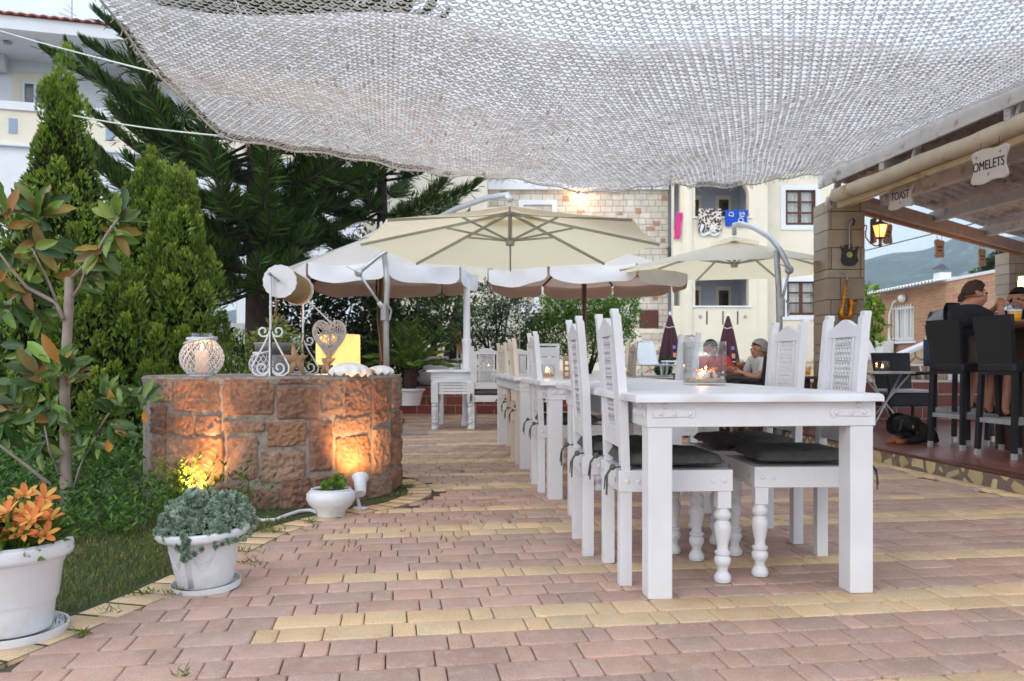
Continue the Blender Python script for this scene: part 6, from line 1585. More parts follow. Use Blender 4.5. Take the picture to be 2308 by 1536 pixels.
# signs
M['signw']=mat('sign_board',lin(222,212,200),.6,.08,8); M['ink']=mat('brown_ink',lin(58,38,36),.8,.2,30); M['inkred']=mat('faded_red_ink',lin(176,120,100),.8,.2,30)
def sign(label,c,w_,h_,rz,words,m='signw',tilt=0,ornaments=True,size=.075,marks=None):
    t=thing('menu_sign',label,'sign',c,rz,'scalloped menu signs hung round the bar')
    ol=[];N=14
    def edge(p,q,out,amp,n=N):
        for i in range(n):
            u=i/n; base=Vector(p).lerp(Vector(q),u); s_=-math.sin(math.pi*u)*amp+ (.35*amp)*math.sin(math.pi*3*u)*0
            ol.append((base.x+out[0]*s_,base.y+out[1]*s_))
    W_,H_=w_/2,h_/2; r_=.22*h_
    def corner(cx,cz,a0):
        for i in range(5): a=a0-i/4*math.pi/2*1.0; ol.append((cx+r_*math.cos(a)*.6,cz+r_*math.sin(a)*.6))
    ol=[]
    corner(W_-r_*.6,H_-r_*.6,math.pi/2)
    for i in range(1,10): u=i/10; ol.append((W_-.085*w_*math.sin(math.pi*u)**1.0-.0,(H_-r_*.8)*(1-2*u)))
    corner(W_-r_*.6,-H_+r_*.6,0)
    for i in range(1,8): u=i/8; ol.append(((W_-r_)*(1-2*u),-H_+.04*h_*math.sin(2*math.pi*u)))
    corner(-W_+r_*.6,-H_+r_*.6,-math.pi/2)
    for i in range(1,10): u=i/10; ol.append((-W_+.085*w_*math.sin(math.pi*u),(-H_+r_*.8)*(1-2*u)))
    corner(-W_+r_*.6,H_-r_*.6,math.pi)
    for i in range(1,8): u=i/8; ol.append(((-W_+r_)*(1-2*u),H_+.03*h_*math.sin(2*math.pi*u)))
    mb=MB(); mb.m=Matrix.Rotation(tilt,4,'Y'); mb.prism(ol,.022,Matrix.Translation((0,-.011,0))); mb.build('board',M[m],t,bevel=.002)
    if words: 
        o=text(words,'lettering',M['ink'],Matrix.Rotation(tilt,4,'Y')@tM(0,-.0135,-.0),size,t,.0015,.8)
    if marks:
        mb=MB(); mb.m=Matrix.Rotation(tilt,4,'Y')
        for (x,z,a,b_) in marks: mb.box(x-a/2,x+a/2,-.0135,-.010,z-b_/2,z+b_/2)
        mb.build('lettering',M['ink'],t)
    if ornaments:
        mb=MB(); mb.m=Matrix.Rotation(tilt,4,'Y')
        for (x,z) in ((-W_*.7,H_*.62),(W_*.62,H_*.62),(0,-H_*.55)):
            mb.box(x-.013,x+.013,-.0135,-.010,z-.0025,z+.0025); mb.box(x-.0025,x+.0025,-.0136,-.0101,z-.013,z+.013)
        mb.build('ornament',M['inkred'],t)
    mb=MB(); mb.tube([(-W_*.5,0,H_*.95),(-W_*.5,0,H_+.07)],.003,5); mb.tube([(W_*.5,0,H_*.95),(W_*.5,0,H_+.07)],.003,5); mb.build('hanging_wire',M['dark_metal'],t)
    return t
sign('white scalloped sign lettered TOAST under the rolled awning',P(2031,442,8.35),.40,.25,R(-82),'TOAST',tilt=R(3),size=.12)
sign('white scalloped sign lettered OMELETS under the rolled awning, nearest the camera',P(2231,372,6.45),.40,.26,R(-82),'OMELETS',tilt=R(2),size=.105)
dk=[(-.04,.02,.03,.02),(.0,.02,.03,.02),(.04,.02,.03,.02),(-.035,-.03,.03,.018),(.01,-.03,.04,.018)]
mp=mat('shaded_sign',lin(205,176,150),.7,.15,9); M['signd']=mp  # board tone browned and darkened to stand for shade under the roof
def onbeam(px,py):
    # point on the diagonal beam line for a photo column
    ax_,ay_=PX-.1,9.6; bx_,by_=P2[0]+.3,P2[1]+.08; k=(px-CX)/F; s_=(k*ay_-ax_)/((bx_-ax_)-k*(by_-ay_)); y=ay_+(by_-ay_)*s_; return P(px,py,y)
sign('back of a brownish menu sign right beside the lit lantern',onbeam(2000,527),.24,.26,R(40),None,'signd',marks=dk,ornaments=False)
sign('small brownish menu sign hanging from the diagonal beam, middle of the three',onbeam(2117,561),.22,.25,R(30),None,'signd',marks=dk,ornaments=False)
sign('small brownish menu sign hanging from the diagonal beam, farthest right',onbeam(2213,581),.20,.26,R(30),None,'signd',marks=dk,ornaments=False)
# lantern on bracket
lc=P(1984,520,9.3); ln=thing('wall_lantern','lit hexagonal wall lantern on a scrolled bracket fixed to the stone pillar','lantern',lc)
mb=MB(); mb.lathe([(.001,.155),(.012,.15),(.02,.12),(.06,.095),(.125,.065),(.12,.06),(.001,.06)],n=6); mb.lathe([(.001,-.085),(.06,-.085),(.055,-.10),(.02,-.11),(.018,-.17),(.028,-.18),(.015,-.2),(.001,-.21)],n=10)
for k in range(6): a=k*math.pi/3; mb.tube([(.10*math.cos(a),.10*math.sin(a),.062),(.06*math.cos(a),.06*math.sin(a),-.085)],.006,5)
mb.build('lantern_frame',mat('bronze_iron',lin(110,78,62),.5,.2,12),ln)
MB().lathe([(.093,.06),(.055,-.083)],n=6,cap=False).build('lantern_glass',emat('amber_glass',(1,.42,.10),1.6,(.9,.5,.2)),ln)
mb=MB(); mb.sphere((0,0,-.01),.028,10,8,(1,1,1.5)); mb.build('bulb',emat('bulb',(1,.7,.35),40),ln,smooth=True)
mb=MB(); x0=PX+.23-lc.x; mb.tube([(0,0,-.19),(-.06,0,-.195),(-.12,.01,-.16),(-.17,.03,-.08),(-.165,.04,.0),(-.15,.04,.05),(-.165,.04,.075),(-.18,.04,.06)],.009,6); mb.box(x0,x0+.03,.0,.12,-.15,.16); mb.build('bracket',mat('bronze_iron2',lin(120,84,66),.5,.2,12),ln,smooth=True,autos=40)
l=bpy.data.lights.new('lantern_light','POINT'); l.energy=1.3; l.color=(1,.56,.25); l.shadow_soft_size=.05
lo=bpy.data.objects.new('lantern_light',l); C.objects.link(lo); lo.parent=ln; lo.location=(-.0,-.16,-.0); ln.scale=(.9,.9,.9)
# guitar and saxophone ornaments on the pillar
py_=9.72-.22-.012
gt=P(1912,0,py_); k9=py_/F
gu=thing('guitar_ornament','small black electric guitar ornament fixed on the stone pillar','ornament',(gt.x,py_,P(0,550,py_).z))
def z_(py): return (550-py)*k9
def x_(px): return (px-1912)*k9
ol=[(x_(a),z_(b)) for a,b in ((1905,552),(1901,560),(1897,553),(1896,556),(1900,568),(1897,582),(1901,591),(1912,594),(1924,592),(1930,584),(1927,572),(1930,560),(1930,553),(1925,560),(1919,565),(1918,552))]
mb=MB(); mb.prism(ol[::-1],.02,Matrix.Translation((0,-.02,0))); mb.build('guitar_body',mat('gloss_black',(.012,.012,.014),.35,.1,9),gu,bevel=.003)
mb=MB(); mb.lathe([(.001,0),(.030,0),(.028,.004),(.001,.005)],n=16); o=mb.build('pick_plate',mat('brass_green',lin(170,160,90),.35,.3,40,metal=.6),gu,loc=(x_(1913),-.0215,z_(572))); o.rotation_euler=(R(90),0,0)
mb=MB(); mb.beam((x_(1911.5),-.022,z_(560)),(x_(1911.5),-.022,z_(516)),.010,.034,up=(0,1,0)); mb.beam((x_(1911.5),-.022,z_(517)),(x_(1916),-.022,z_(504)),.010,.04,up=(0,1,0)); mb.build('guitar_neck',mat('chrome',lin(170,165,160),.3,.4,60,metal=.7),gu)
mb=MB(); mb.tube([(x_(1914),-.03,z_(508)),(x_(1919),-.03,z_(501)),(x_(1922),-.03,z_(506)),(x_(1918),-.03,z_(515))],.010,6); mb.build('headstock',M['dark_metal'],gu,smooth=True)
gu.scale=(1.2,1,1.15)
sa=thing('saxophone_ornament','small brass saxophone ornament fixed on the stone pillar under the guitar','ornament',(gt.x,py_,P(0,550,py_).z))
mb=MB(); mb.tube([(x_(a),-.03,z_(b)) for a,b in ((1905,632),(1903,650),(1900,670),(1897,690),(1893,706),(1895,716),(1905,719),(1914,712),(1916,700),(1918,688),(1919,676))],[.010,.013,.018,.022,.026,.03,.03,.03,.034,.042,.055],12); mb.build('brass_body',mat('brass',lin(188,120,30),.3,.4,30,metal=.8),sa,smooth=True)
mb=MB(); mb.tube([(x_(1886),-.03,z_(610)),(x_(1898),-.03,z_(616)),(x_(1907),-.03,z_(621)),(x_(1908),-.03,z_(628)),(x_(1905),-.03,z_(634))],[.006,.009,.010,.010,.010],8)
for q in range(7): mb.sphere((x_(1906-q*1.2)+.014,-.048,z_(636+q*9)),.010,8,6)
mb.build('neck_and_keys',mat('silver',lin(185,180,165),.3,.3,40,metal=.8),sa,smooth=True)
# ---------------------------------------------------------------- counter and stools
cb=thing('bar_counter','dark wooden bar counter on a stone base at the right edge','bar counter',(4.05,6.7,PZ),R(8))
mb=MB(); mb.box(0,.6,-4,.62,1.04,1.085); mb.build('counter_top',M['darkwood'],cb,bevel=.008); mb=MB(); mb.box(.32,.6,-4,.55,0,1.04); mb.build('counter_base',mat('dark_panel',lin(88,62,48),.7,.3,5,.4,30),cb)
def stool(label,cx,cy,rz,cush=False):
    t=thing('bar_stool',label,'bar stool',(cx,cy,PZ),rz,'black wicker bar stools at the counter'); m=M['wicker']
    # local: +Y front, back at -Y
    mb=MB(); W_=.205
    def back(u,v,s_):
        x=(-1+2*u)*(W_*(.86+.14*v)); z=.66+.48*v; y=-.19-.05*v+.025*math.cos((u-.5)*3.0)*v+s_; return (x,y,z)
    ring=[]
    mb.grid(lambda u,v:back(u,v,0),8,8); mb.grid(lambda u,v:back(1-u,v,.035),8,8)
    mb.poly([back(0,1,0),back(.5,1,0),back(1,1,0),back(1,1,.035),back(.5,1,.035),back(0,1,.035)]); 
    for uu in (0,1): mb.poly([back(uu,0,0),back(uu,1,0),back(uu,1,.035),back(uu,0,.035)])
    mb.build('backrest',m,t)
    mb=MB(); mb.box(-.2,.2,-.2,.2,.68,.76); mb.build('seat',m,t,bevel=.02)
    if cush: cushion('seat_pad',.36,.36,.035,mat('beige_pad',lin(200,190,170),.9,.1,20),t,.775)
    for sx_ in (-1,1):
        for sy in (-1,1):
            mb=MB(); mb.tube([(sx_*.175,sy*.17,.7),(sx_*.195,sy*.195,.05)],.026,4); mb.build('leg',m,t)
            mb=MB(); mb.tube([(sx_*.195,sy*.195,.05),(sx_*.197,sy*.197,0)],.024,4); mb.build('foot_cap',M['pale_metal'],t)
    mb=MB()
    for sg in (-1,1): mb.box(-.19,.19,sg*.185-.013,sg*.185+.013,.27,.31); mb.box(sg*.185-.013,sg*.185+.013,-.17,.17,.27,.31)
    mb.build('footrest',M['zinc'],t,bevel=.004); return t
stool('black wicker bar stool nearest the camera, empty, its back toward us',4.07,6.62,R(-80))
stool('black wicker bar stool second from the camera, the man in the black T-shirt on it',4.03,7.3,R(-78))
stool('black wicker bar stool third from the camera, behind the seated man in black',4.42,8.1,R(-84))
stool('black wicker bar stool with a beige pad at the right frame edge',4.62,7.45,R(-150),True)
def glass_drink(label,loc,r,h,fill,col,name='beer_glass',stem=False,group=None):
    t=thing(name,label,'glass',loc,0,group)
    if stem:
        mb=MB(); mb.lathe([(.001,0),(r*.8,0),(r*.8,.003),(.006,.008),(.005,h*.35),(r*.5,h*.42),(r,h*.62),(r*.85,h),(r*.82,h),(r*.96,h*.62),(r*.4,h*.44)],n=20,cap=False); mb.build('glass',M['glass'],t,smooth=True)
        mb=MB(); mb.lathe([(.001,h*.43),(r*.45,h*.45),(r*.93,h*.62),(r*.9,h*.75),(.001,h*.75)],n=20); mb.build('drink',mat('drink_'+name,col,.1,.05,9,spec=.7),t,smooth=True)
        mb=MB(); mb.tube([(0,0,h*.5),(-.03,0,h*1.35)],.004,5); mb.tube([(-.03,0,h*1.35),(-.055,0,h*1.5)],.004,5); mb.build('straw',M['black'],t)
    else:
        mb=MB(); mb.lathe([(.001,0),(r*.75,0),(r,h),(r*.95,h),(r*.72,.012)],n=24,cap=False); mb.build('glass',M['glass'],t,smooth=True)
        mb=MB(); mb.lathe([(.001,.012),(r*.72,.013),(r*(.75+.2*fill),h*fill),(.001,h*fill)],n=24); mb.build('beer',emat('beer_glow',lin(235,170,20),.12,lin(230,160,20)),t,smooth=True)  # beer emits faintly, standing in for light shining through it
        mb=MB(); mb.lathe([(r*.9,h*fill),(r*.93,h*fill+.02),(.001,h*fill+.02)],n=20); mb.build('foam',M['white_far'],t,smooth=True)
    return t
glass_drink('tall glass half full of golden beer on the bar counter in front of the men',(P(2279,0,6.75).x+.03,6.75,PZ+1.088),.058,.16,.55,lin(220,150,20))
# small lamp glowing behind the bar
t=thing('bar_lamp','small glowing orange lamp behind the bar at the right frame edge','lamp',P(2305,640,11.5)); mb=MB(); mb.lathe([(.001,-.1),(.05,-.1),(.06,0),(.05,.1),(.001,.1)],n=14); mb.build('shade',emat('orange_lamp',(1,.5,.15),8),t,smooth=True)
l=bpy.data.lights.new('bar_lamp_light','POINT'); l.energy=3; l.color=(1,.42,.12); l.shadow_soft_size=.1
lo=bpy.data.objects.new('bar_lamp_light',l); C.objects.link(lo); lo.parent=t; lo.location=(-.1,-.3,0)
# bistro table, wicker armchairs
g=Vector((P(2005,0,9.2).x,9.3,PZ)); t=thing('bistro_table','round grey folding bistro table with crossed legs beside the lying dog','table',g)
mb=MB(); mb.lathe([(.001,.635),(.30,.635),(.305,.64),(.305,.655),(.3,.66),(.001,.66)],n=40); mb.build('table_top',M['pale_metal'],t,smooth=True,autos=40)
mb=MB()
for (a_,b_) in (((-.22,.1,.63),(.20,-.1,0)),((.22,.1,.63),(-.20,-.1,0)),((-.22,-.1,.63),(.18,.16,0)),((.22,-.1,.63),(-.18,.16,0))): mb.tube([a_,b_],.011,6)
mb.build('folding_legs',M['pale_metal'],t,smooth=True)
candle_jar((g.x-.08,9.2,PZ+.662),.055,.12,'square glass candle holder on the bistro table',False,'glass candle jars on the tables',True,1)
def armchair(label,x,y,z,rz,cush=True,color='wicker'):
    t=thing('wicker_armchair',label,'armchair',(x,y,z),rz,'dark wicker armchairs'); m=M[color]
    mb=MB(); mb.grid(lambda u,v:((-1+2*u)*(.21+.03*v),-.22-.12*v+.03*math.cos((u-.5)*3),.38+.50*v),8,8); mb.build('backrest',m,t,solid=.03)
    mb=MB(); mb.box(-.25,.25,-.25,.25,.24,.40); mb.build('seat',m,t,bevel=.02)
    if cush: mb=MB(); mb.box(-.23,.23,-.22,.24,.402,.44); mb.build('seat_cushion',M['white_far'],t,bevel=.015)
    for s_ in (-1,1):
        mb=MB(); mb.tube([(s_*.26,.24,.0),(s_*.27,.25,.42),(s_*.28,.22,.60),(s_*.28,.12,.64),(s_*.27,-.15,.63),(s_*.23,-.26,.62)],.025,8); mb.build('armrest',m,t,smooth=True)
        mb=MB(); mb.tube([(s_*.24,-.24,.4),(s_*.25,-.26,0)],.02,6); mb.build('leg',m,t)
    return t
M['navy']=mat('navy_wicker',(.02,.026,.036),.5,.3,60,.6,180)
armchair('dark navy wicker armchair with white seat cushion behind the bistro table',P(2030,0,10).x,9.95,PZ,R(180),color='navy')
armchair('black wicker armchair with the grey-haired woman, back toward the right chairs',P(1708,0,9.5).x,9.5,0,R(30)).scale=(.95,.95,1.09)
armchair('navy wicker armchair behind the tall orange drink',P(1672,0,10.9).x,10.9,0,R(165),color='navy')
dt=thing('dark_table','dark brown table with the orange drink between the seated guests','table',(2.45,9.95,0)); mb=MB(); mb.box(-.45,.45,-.35,.35,.72,.75); mb.build('table_top',M['darkwood'],dt,bevel=.005)
for a_ in (-1,1):
    for b_ in (-1,1): mb=MB(); mb.box(a_*.4-.03,a_*.4+.03,b_*.3-.03,b_*.3+.03,0,.72); mb.build('leg',M['darkwood'],dt)
glass_drink('stemmed glass with orange drink and black straw on the dark table',(P(1668,0,9.8).x,9.8,.75),.045,.17,.6,lin(230,130,30),'cocktail_glass',True)
dt=thing('dark_table','dark table glimpsed between the two right-hand lattice chairs with a beer on it','table',(P(1830,0,9.6).x,9.8,0)); mb=MB(); mb.box(-.2,.3,-.3,.3,.69,.72); mb.build('table_top',M['darkwood'],dt,bevel=.005); mb=MB(); mb.box(-.04,.04,-.04,.04,0,.69); mb.build('pedestal',M['darkwood'],dt)
glass_drink('small glass of beer glimpsed between the two right-hand lattice chairs',(P(1821,0,9.7).x,9.7,.722),.035,.12,.7,lin(220,150,20))
# flowers behind the woman
shrub('flowering_shrub','pink flowering plant behind the grey-haired woman','plant',P(1735,0,12).x,12,0.3,[(0,0,.72,.13),(.1,0,.6,.15)],500,.05,lin(190,90,120),lin(225,130,160),3)
# ================================================================ people and the dog
def skin(name,pts,edges,rad,m,parent,root=0,sub=2,loc=None):
    me=bpy.data.meshes.new(name); me.from_pydata([tuple(p) for p in pts],edges,[]); me.update(); me.materials.append(m)
    o=bpy.data.objects.new(name,me); C.objects.link(o)
    if parent: o.parent=parent
    mod=o.modifiers.new('skin','SKIN'); mod.use_smooth_shade=True
    if not me.skin_vertices: me.attributes.new(name='x',type='FLOAT',domain='POINT') if False else None
    sv=me.skin_vertices[0].data if me.skin_vertices else None
    if sv is None:
        bpy.context.view_layer.objects.active=o; o.select_set(True); bpy.ops.object.skin_root_mark() if False else None
        bpy.ops.mesh.customdata_skin_add(); sv=me.skin_vertices[0].data
    for i,r_ in enumerate(rad):
        sv[i].radius=(r_,r_) if not hasattr(r_,'__len__') else r_
        sv[i].use_root=(i==root)
    s=o.modifiers.new('sub','SUBSURF'); s.levels=sub; s.render_levels=sub
    return o
sk_=mat('skin_tone',lin(196,140,112),.55,.08,12,.1,60); hair_b=mat('brown_hair',lin(70,48,34),.8,.3,60,.8,120); hair_k=mat('black_hair',lin(22,18,20),.7,.3,60,.8,120); hair_g=mat('grey_hair',lin(165,160,158),.8,.25,50,.8,120)
eye_m=mat('eye_dark',(.03,.02,.02),.3,.1,9)
def person(label,loc,face,pel,chest,neck,head,sh,el,ha,kn,an,top,hair,bottom,group=None,hairstyle='short',sleeve=.75,fore=True):
    """all joints in world coords; face: unit vector the head looks along; sh/el/ha/kn/an: pairs (near,far)"""
    loc=Vector(loc); t=thing('person',label,'person',loc); V_=[];E=[];Rr=[]
    f=Vector(face).normalized(); up=(Vector(head)-Vector(neck)).normalized(); side=f.cross(Vector((0,0,1))).normalized()
    def add(p,r_,par=None):
        V_.append(Vector(p)-loc); Rr.append(r_)
        if par is not None: E.append((par,len(V_)-1))
        return len(V_)-1
    pel,chest,neck,head=map(Vector,(pel,chest,neck,head))
    i0=add(pel,.11); i1=add(pel.lerp(chest,.5),.095,i0); i2=add(chest,.10,i1); i3=add(chest.lerp(neck,.7),.062,i2); i4=add(neck,.056,i3)
    i5=add(neck.lerp(head,.45)+f*.012,.062,i4); i6=add(head-Vector((0,0,.045))+f*.022,.072,i5); i7=add(head+Vector((0,0,.02)),.088,i6); i8=add(head+Vector((0,0,.075))-f*.01,.072,i7)
    nose=add(head-Vector((0,0,.012))+f*.098,.016,i6); nz=add(head-Vector((0,0,.022))+f*.117,.010,nose)
    chin=add(head-Vector((0,0,.10))+f*.065,.030,i6)
    for s_ in (-1,1): e_=add(head-Vector((0,0,.005))+side*s_*.088-f*.005,.016,i7)
    for k in (0,1):
        s0=Vector(sh[k]); e0_=Vector(el[k]); h0_=Vector(ha[k])
        a=add(s0,.052,i3); b_=add(s0.lerp(e0_,.5),.046,a); c=add(e0_,.038,b_); d=add(e0_.lerp(h0_,.55),.033,c); w_=add(e0_.lerp(h0_,.9),.023,d)
        dr=(h0_-e0_).normalized(); hand=add(h0_,.032,w_); sd=side.cross(dr).normalized()*.5+f*.5
        sd.normalize(); lat=dr.cross(sd).normalized()
        for q in range(4):
            off=lat*(q-1.5)*.017; L=(.030,.034,.031,.025)[q]
            k1=add(h0_+dr*.035+off,.0095,hand); k2=add(h0_+dr*.045+sd*L+off,.0088,k1); add(h0_+dr*.02+sd*(L+.018)+off,.0078,k2)
        th=add(h0_+dr*.005+lat*.032+sd*.018,.0105,hand); add(h0_+dr*.03+lat*.03+sd*.04,.009,th)
        K=Vector(kn[k]); A_=Vector(an[k]); hp=pel+ (K-pel).normalized()*.02+side*(-.085 if k==0 else .085)*(1)
        h_=add(hp,.085,i0); m_=add(hp.lerp(K,.55),.075,h_); kk=add(K,.056,m_); cf=add(K.lerp(A_,.35),.053,kk); an_=add(A_,.033,cf); he=add(A_+Vector((0,0,-.05)),.034,an_); add(A_+f*.12+Vector((0,0,-.065)),.03,he)
    skin('body',V_,E,Rr,sk_,t)
    # shirt: torso and sleeves a little wider than the body
    V2=[];E2=[];R2=[]
    def ad(p,r_,par=None):
        V2.append(Vector(p)-loc); R2.append(r_)
        if par is not None: E2.append((par,len(V2)-1))
        return len(V2)-1
    j0=ad(pel-Vector((0,0,.05)),.135); j1=ad(pel.lerp(chest,.5),.13,j0); j2=ad(chest,.142,j1); j3=ad(chest.lerp(neck,.74),.112,j2); j4=ad(neck.lerp(chest,.15),.068,j3)
    for k in (0,1):
        s0=Vector(sh[k]); e0_=Vector(el[k]); a=ad(s0,.086,j3); b_=ad(s0.lerp(e0_,sleeve*.6),.064,a); ad(s0.lerp(e0_,sleeve),.058,b_)
    skin('shirt',V2,E2,R2,top,t)
    V3=[];E3=[];R3=[]
    def a3(p,r_,par=None):
        V3.append(Vector(p)-loc); R3.append(r_)
        if par is not None: E3.append((par,len(V3)-1))
        return len(V3)-1
    r0=a3(pel,(.158,.135))
    for k in (0,1):
        K=Vector(kn[k]); hp=pel+(K-pel).normalized()*.02+side*(-.085 if k==0 else .085); a=a3(hp,.10,r0); b_=a3(hp.lerp(K,.55),.09,a); a3(hp.lerp(K,.97),.075,b_)
    skin('shorts',V3,E3,R3,bottom,t)
    # shoes
    for k in (0,1):
        A_=Vector(an[k]); skin('shoe',[A_-loc+Vector((0,0,-.045)),A_-loc+f*.06+Vector((0,0,-.06)),A_-loc+f*.15+Vector((0,0,-.07))],[(0,1),(1,2)],[.045,.042,.034],M['black'],t)
    # hair: shell over the skull with a ragged lower line
    mb=MB(); hc=head-loc+Vector((0,0,.018))-f*.012
    def hf(u,v):
        a=u*2*math.pi; d=math.cos(a)   # d=1 -> front
        low={'short':(-.15 if d<.2 else .62),'cap':.15,'bob':(-.55 if d<.3 else .5)}[hairstyle]
        low=(-.30*(1-d)/2 if d<.35 else .30+.42*((d-.35)/.65)) if hairstyle=='short' else ((-.55*(1-d)/2-.15) if d<.35 else .25+.3*((d-.35)/.65)) if hairstyle=='bob' else .12
        el=math.pi/2-(math.pi/2-math.asin(max(-.95,min(.95,low))))*v
        r_=.093*(1+.03*math.sin(a*9+v*7)+.035*math.sin(a*23+v*19)*v)+(.012 if hairstyle=='bob' else 0)
        p=hc+(f*math.cos(a)+side*math.sin(a)*.86)*math.cos(el)*r_*1.02+Vector((0,0,1))*math.sin(el)*r_*1.04
        if hairstyle=='short' and d>.4: p=p+Vector((0,0,.016))*(d-.4)+f*.012*(d-.4)
        return tuple(p)
    mb.grid(hf,48,14,closed_u=True); mb.build('hair',hair,t,smooth=True,solid=.012)
    mb=MB()
    for s_ in (-1,1): mb.sphere(head-loc+f*.082+side*s_*.033+Vector((0,0,.008)),.011,8,6)
    mb.build('eyes',eye_m,t,smooth=True)
    mb=MB(); mb.tube([head-loc+f*.088-side*.022-Vector((0,0,.058)),head-loc+f*.098-Vector((0,0,.058)),head-loc+f*.088+side*.022-Vector((0,0,.058))],.006,6); mb.build('lips',mat('lip_tone',lin(160,95,82),.5,.05,9),t,smooth=True)
    return t
blk=mat('black_tshirt',lin(26,27,34),.9,.15,12,.2,60); gry=mat('grey_shirt',lin(160,160,172),.9,.2,30,.2,60); jean=mat('denim',lin(60,72,95),.9,.2,30); khaki=mat('khaki_shorts',lin(96,84,74),.9,.15,12); redt=mat('red_top',lin(205,62,60),.85,.1,9); whitet=mat('white_top',lin(215,212,210),.85,.05,9)
sz_=PZ+.80
person('man in a black T-shirt on a bar stool, clasped hands at his chin',(4.0,7.25,sz_),(1,.12,-.02),
  (4.04,7.28,.98),(3.97,7.22,1.22),(3.96,7.17,1.375),(4.035,7.15,1.475),
  ((3.96,7.01,1.30),(3.97,7.38,1.31)),((4.13,6.93,1.235),(4.22,7.42,1.235)),((4.215,7.08,1.375),(4.235,7.16,1.375)),
  ((4.36,7.15,.97),(4.38,7.38,.97)),((4.28,7.12,.50),(4.30,7.40,.50)),blk,hair_b,khaki)
person('man in a grey shirt mostly hidden behind the man in the black T-shirt',(4.36,8.1,sz_),(1,.1,0),
  (4.28,8.1,.98),(4.17,8.0,1.24),(4.33,7.95,1.39),(4.43,7.93,1.475),
  ((4.21,7.78,1.30),(4.24,8.2,1.30)),((4.42,7.68,1.235),(4.50,8.2,1.235)),((4.64,7.75,1.26),(4.68,7.95,1.26)),
  ((4.62,7.95,.97),(4.63,8.17,.97)),((4.55,7.9,.50),(4.57,8.2,.50)),gry,hair_b,jean)
person('dark-haired person in dark clothes behind the beer glass at the right frame edge',(5.05,8.1,PZ),(-.8,-.5,0),
  (5.1,8.25,1.02),(5.08,8.2,1.25),(5.05,8.15,1.40),(5.02,8.12,1.50),
  ((4.93,8.28,1.33),(5.15,7.98,1.33)),((4.85,8.15,1.2),(5.02,7.8,1.2)),((4.75,7.95,1.245),(4.85,7.75,1.245)),
  ((5.05,8.28,.60),(5.18,8.13,.60)),((5.1,8.3,.20),(5.2,8.15,.20)),blk,hair_k,jean,hairstyle='bob')
wx=P(1712,0,9.75).x
person('grey-haired woman with glasses seated in the black wicker armchair',(wx,9.75,0),(-1,-.25,0),
  (wx+.04,9.8,.52),(wx+.07,9.8,.78),(wx+.04,9.78,.96),(wx-.0,9.76,1.035),
  ((wx-.02,9.95,.90),(wx+.06,9.6,.90)),((wx-.12,10.0,.70),(wx-.08,9.55,.70)),((wx-.3,9.95,.775),(wx-.28,9.65,.775)),
  ((wx-.38,9.9,.50),(wx-.38,9.68,.50)),((wx-.36,9.9,.10),(wx-.36,9.68,.10)),whitet,hair_g,jean,hairstyle='bob')
rx=P(1607,0,10.2).x
person('person in a red top and dark cap seated behind the big glass jar',(rx,10.2,0),(.35,-1,0),
  (rx,10.35,.50),(rx,10.36,.76),(rx,10.33,.96),(rx,10.3,1.055),
  ((rx-.18,10.36,.90),(rx+.18,10.3,.90)),((rx-.24,10.2,.68),(rx+.27,10.12,.68)),((rx-.1,9.98,.775),(rx+.16,9.96,.775)),
  ((rx-.1,9.95,.52),(rx+.14,9.92,.52)),((rx-.1,9.95,.10),(rx+.14,9.92,.10)),redt,hair_k,jean,hairstyle='cap')
# black and tan dog curled on the bar floor, licking its flank
dg=Vector((P(2048,0,7.75).x,7.75,PZ)); d=thing('dog','black and tan dog lying curled on the bar floor, head turned down to its flank','dog',dg)
pts=[(.19,.02,.10),(.10,.06,.13),(.0,.09,.145),(-.07,.05,.17),(-.10,-.03,.20),(-.085,-.09,.205),(-.03,-.13,.165),(.0,-.15,.12), # spine rump->shoulder->neck->head->muzzle
     (.15,-.07,.09),(.02,-.13,.045),(-.12,-.16,.03),(-.20,-.17,.025),   # hind thigh, shank, paw
     (-.06,-.0,.08),(-.14,-.08,.035),(-.24,-.12,.025),(-.28,-.13,.025), # front leg
     (.24,-.02,.05),(.22,-.10,.03),(.12,-.18,.025)]                     # tail
pts=[Vector(p)*1.0 for p in pts]
E=[(0,1),(1,2),(2,3),(3,4),(4,5),(5,6),(6,7),(0,8),(8,9),(9,10),(10,11),(3,12),(12,13),(13,14),(14,15),(0,16),(16,17),(17,18)]
Rr=[.105,.115,.12,.10,.075,.066,.045,.026,.085,.04,.024,.022,.06,.032,.022,.024,.03,.02,.012]
dm,nt5,b,out=newmat('black_tan_coat'); cc=coords(nt5); sp=nt5.nodes.new('ShaderNodeSeparateXYZ'); nt5.links.new(cc,sp.inputs[0])
kx=ramp(nt5,sp.outputs['X'],[(0,1),(.5,0)]); 
n_=noise(nt5,cc,9,3); k1=nt5.nodes.new('ShaderNodeMapRange'); nt5.links.new(sp.outputs['X'],k1.inputs[0]); k1.inputs[1].default_value=-.10; k1.inputs[2].default_value=-.16
k2=nt5.nodes.new('ShaderNodeMapRange'); nt5.links.new(sp.outputs['Z'],k2.inputs[0]); k2.inputs[1].default_value=.09; k2.inputs[2].default_value=.05
mu=nt5.nodes.new('ShaderNodeMath'); mu.operation='MULTIPLY'; nt5.links.new(k1.outputs[0],mu.inputs[0]); nt5.links.new(k2.outputs[0],mu.inputs[1])
nt5.links.new(mixc(nt5,mu.outputs[0],mixc(nt5,ramp(nt5,n_,[(.3,0),(.7,1)]),(.010,.010,.011),(.018,.016,.015)),lin(150,95,52)),b.inputs['Base Color']); b.inputs['Roughness'].default_value=.85; b.inputs['Specular IOR Level'].default_value=.2
bump(nt5,b,noise(nt5,cc,160,3),.4,.004)
skin('body',pts,E,Rr,dm,d,root=2)
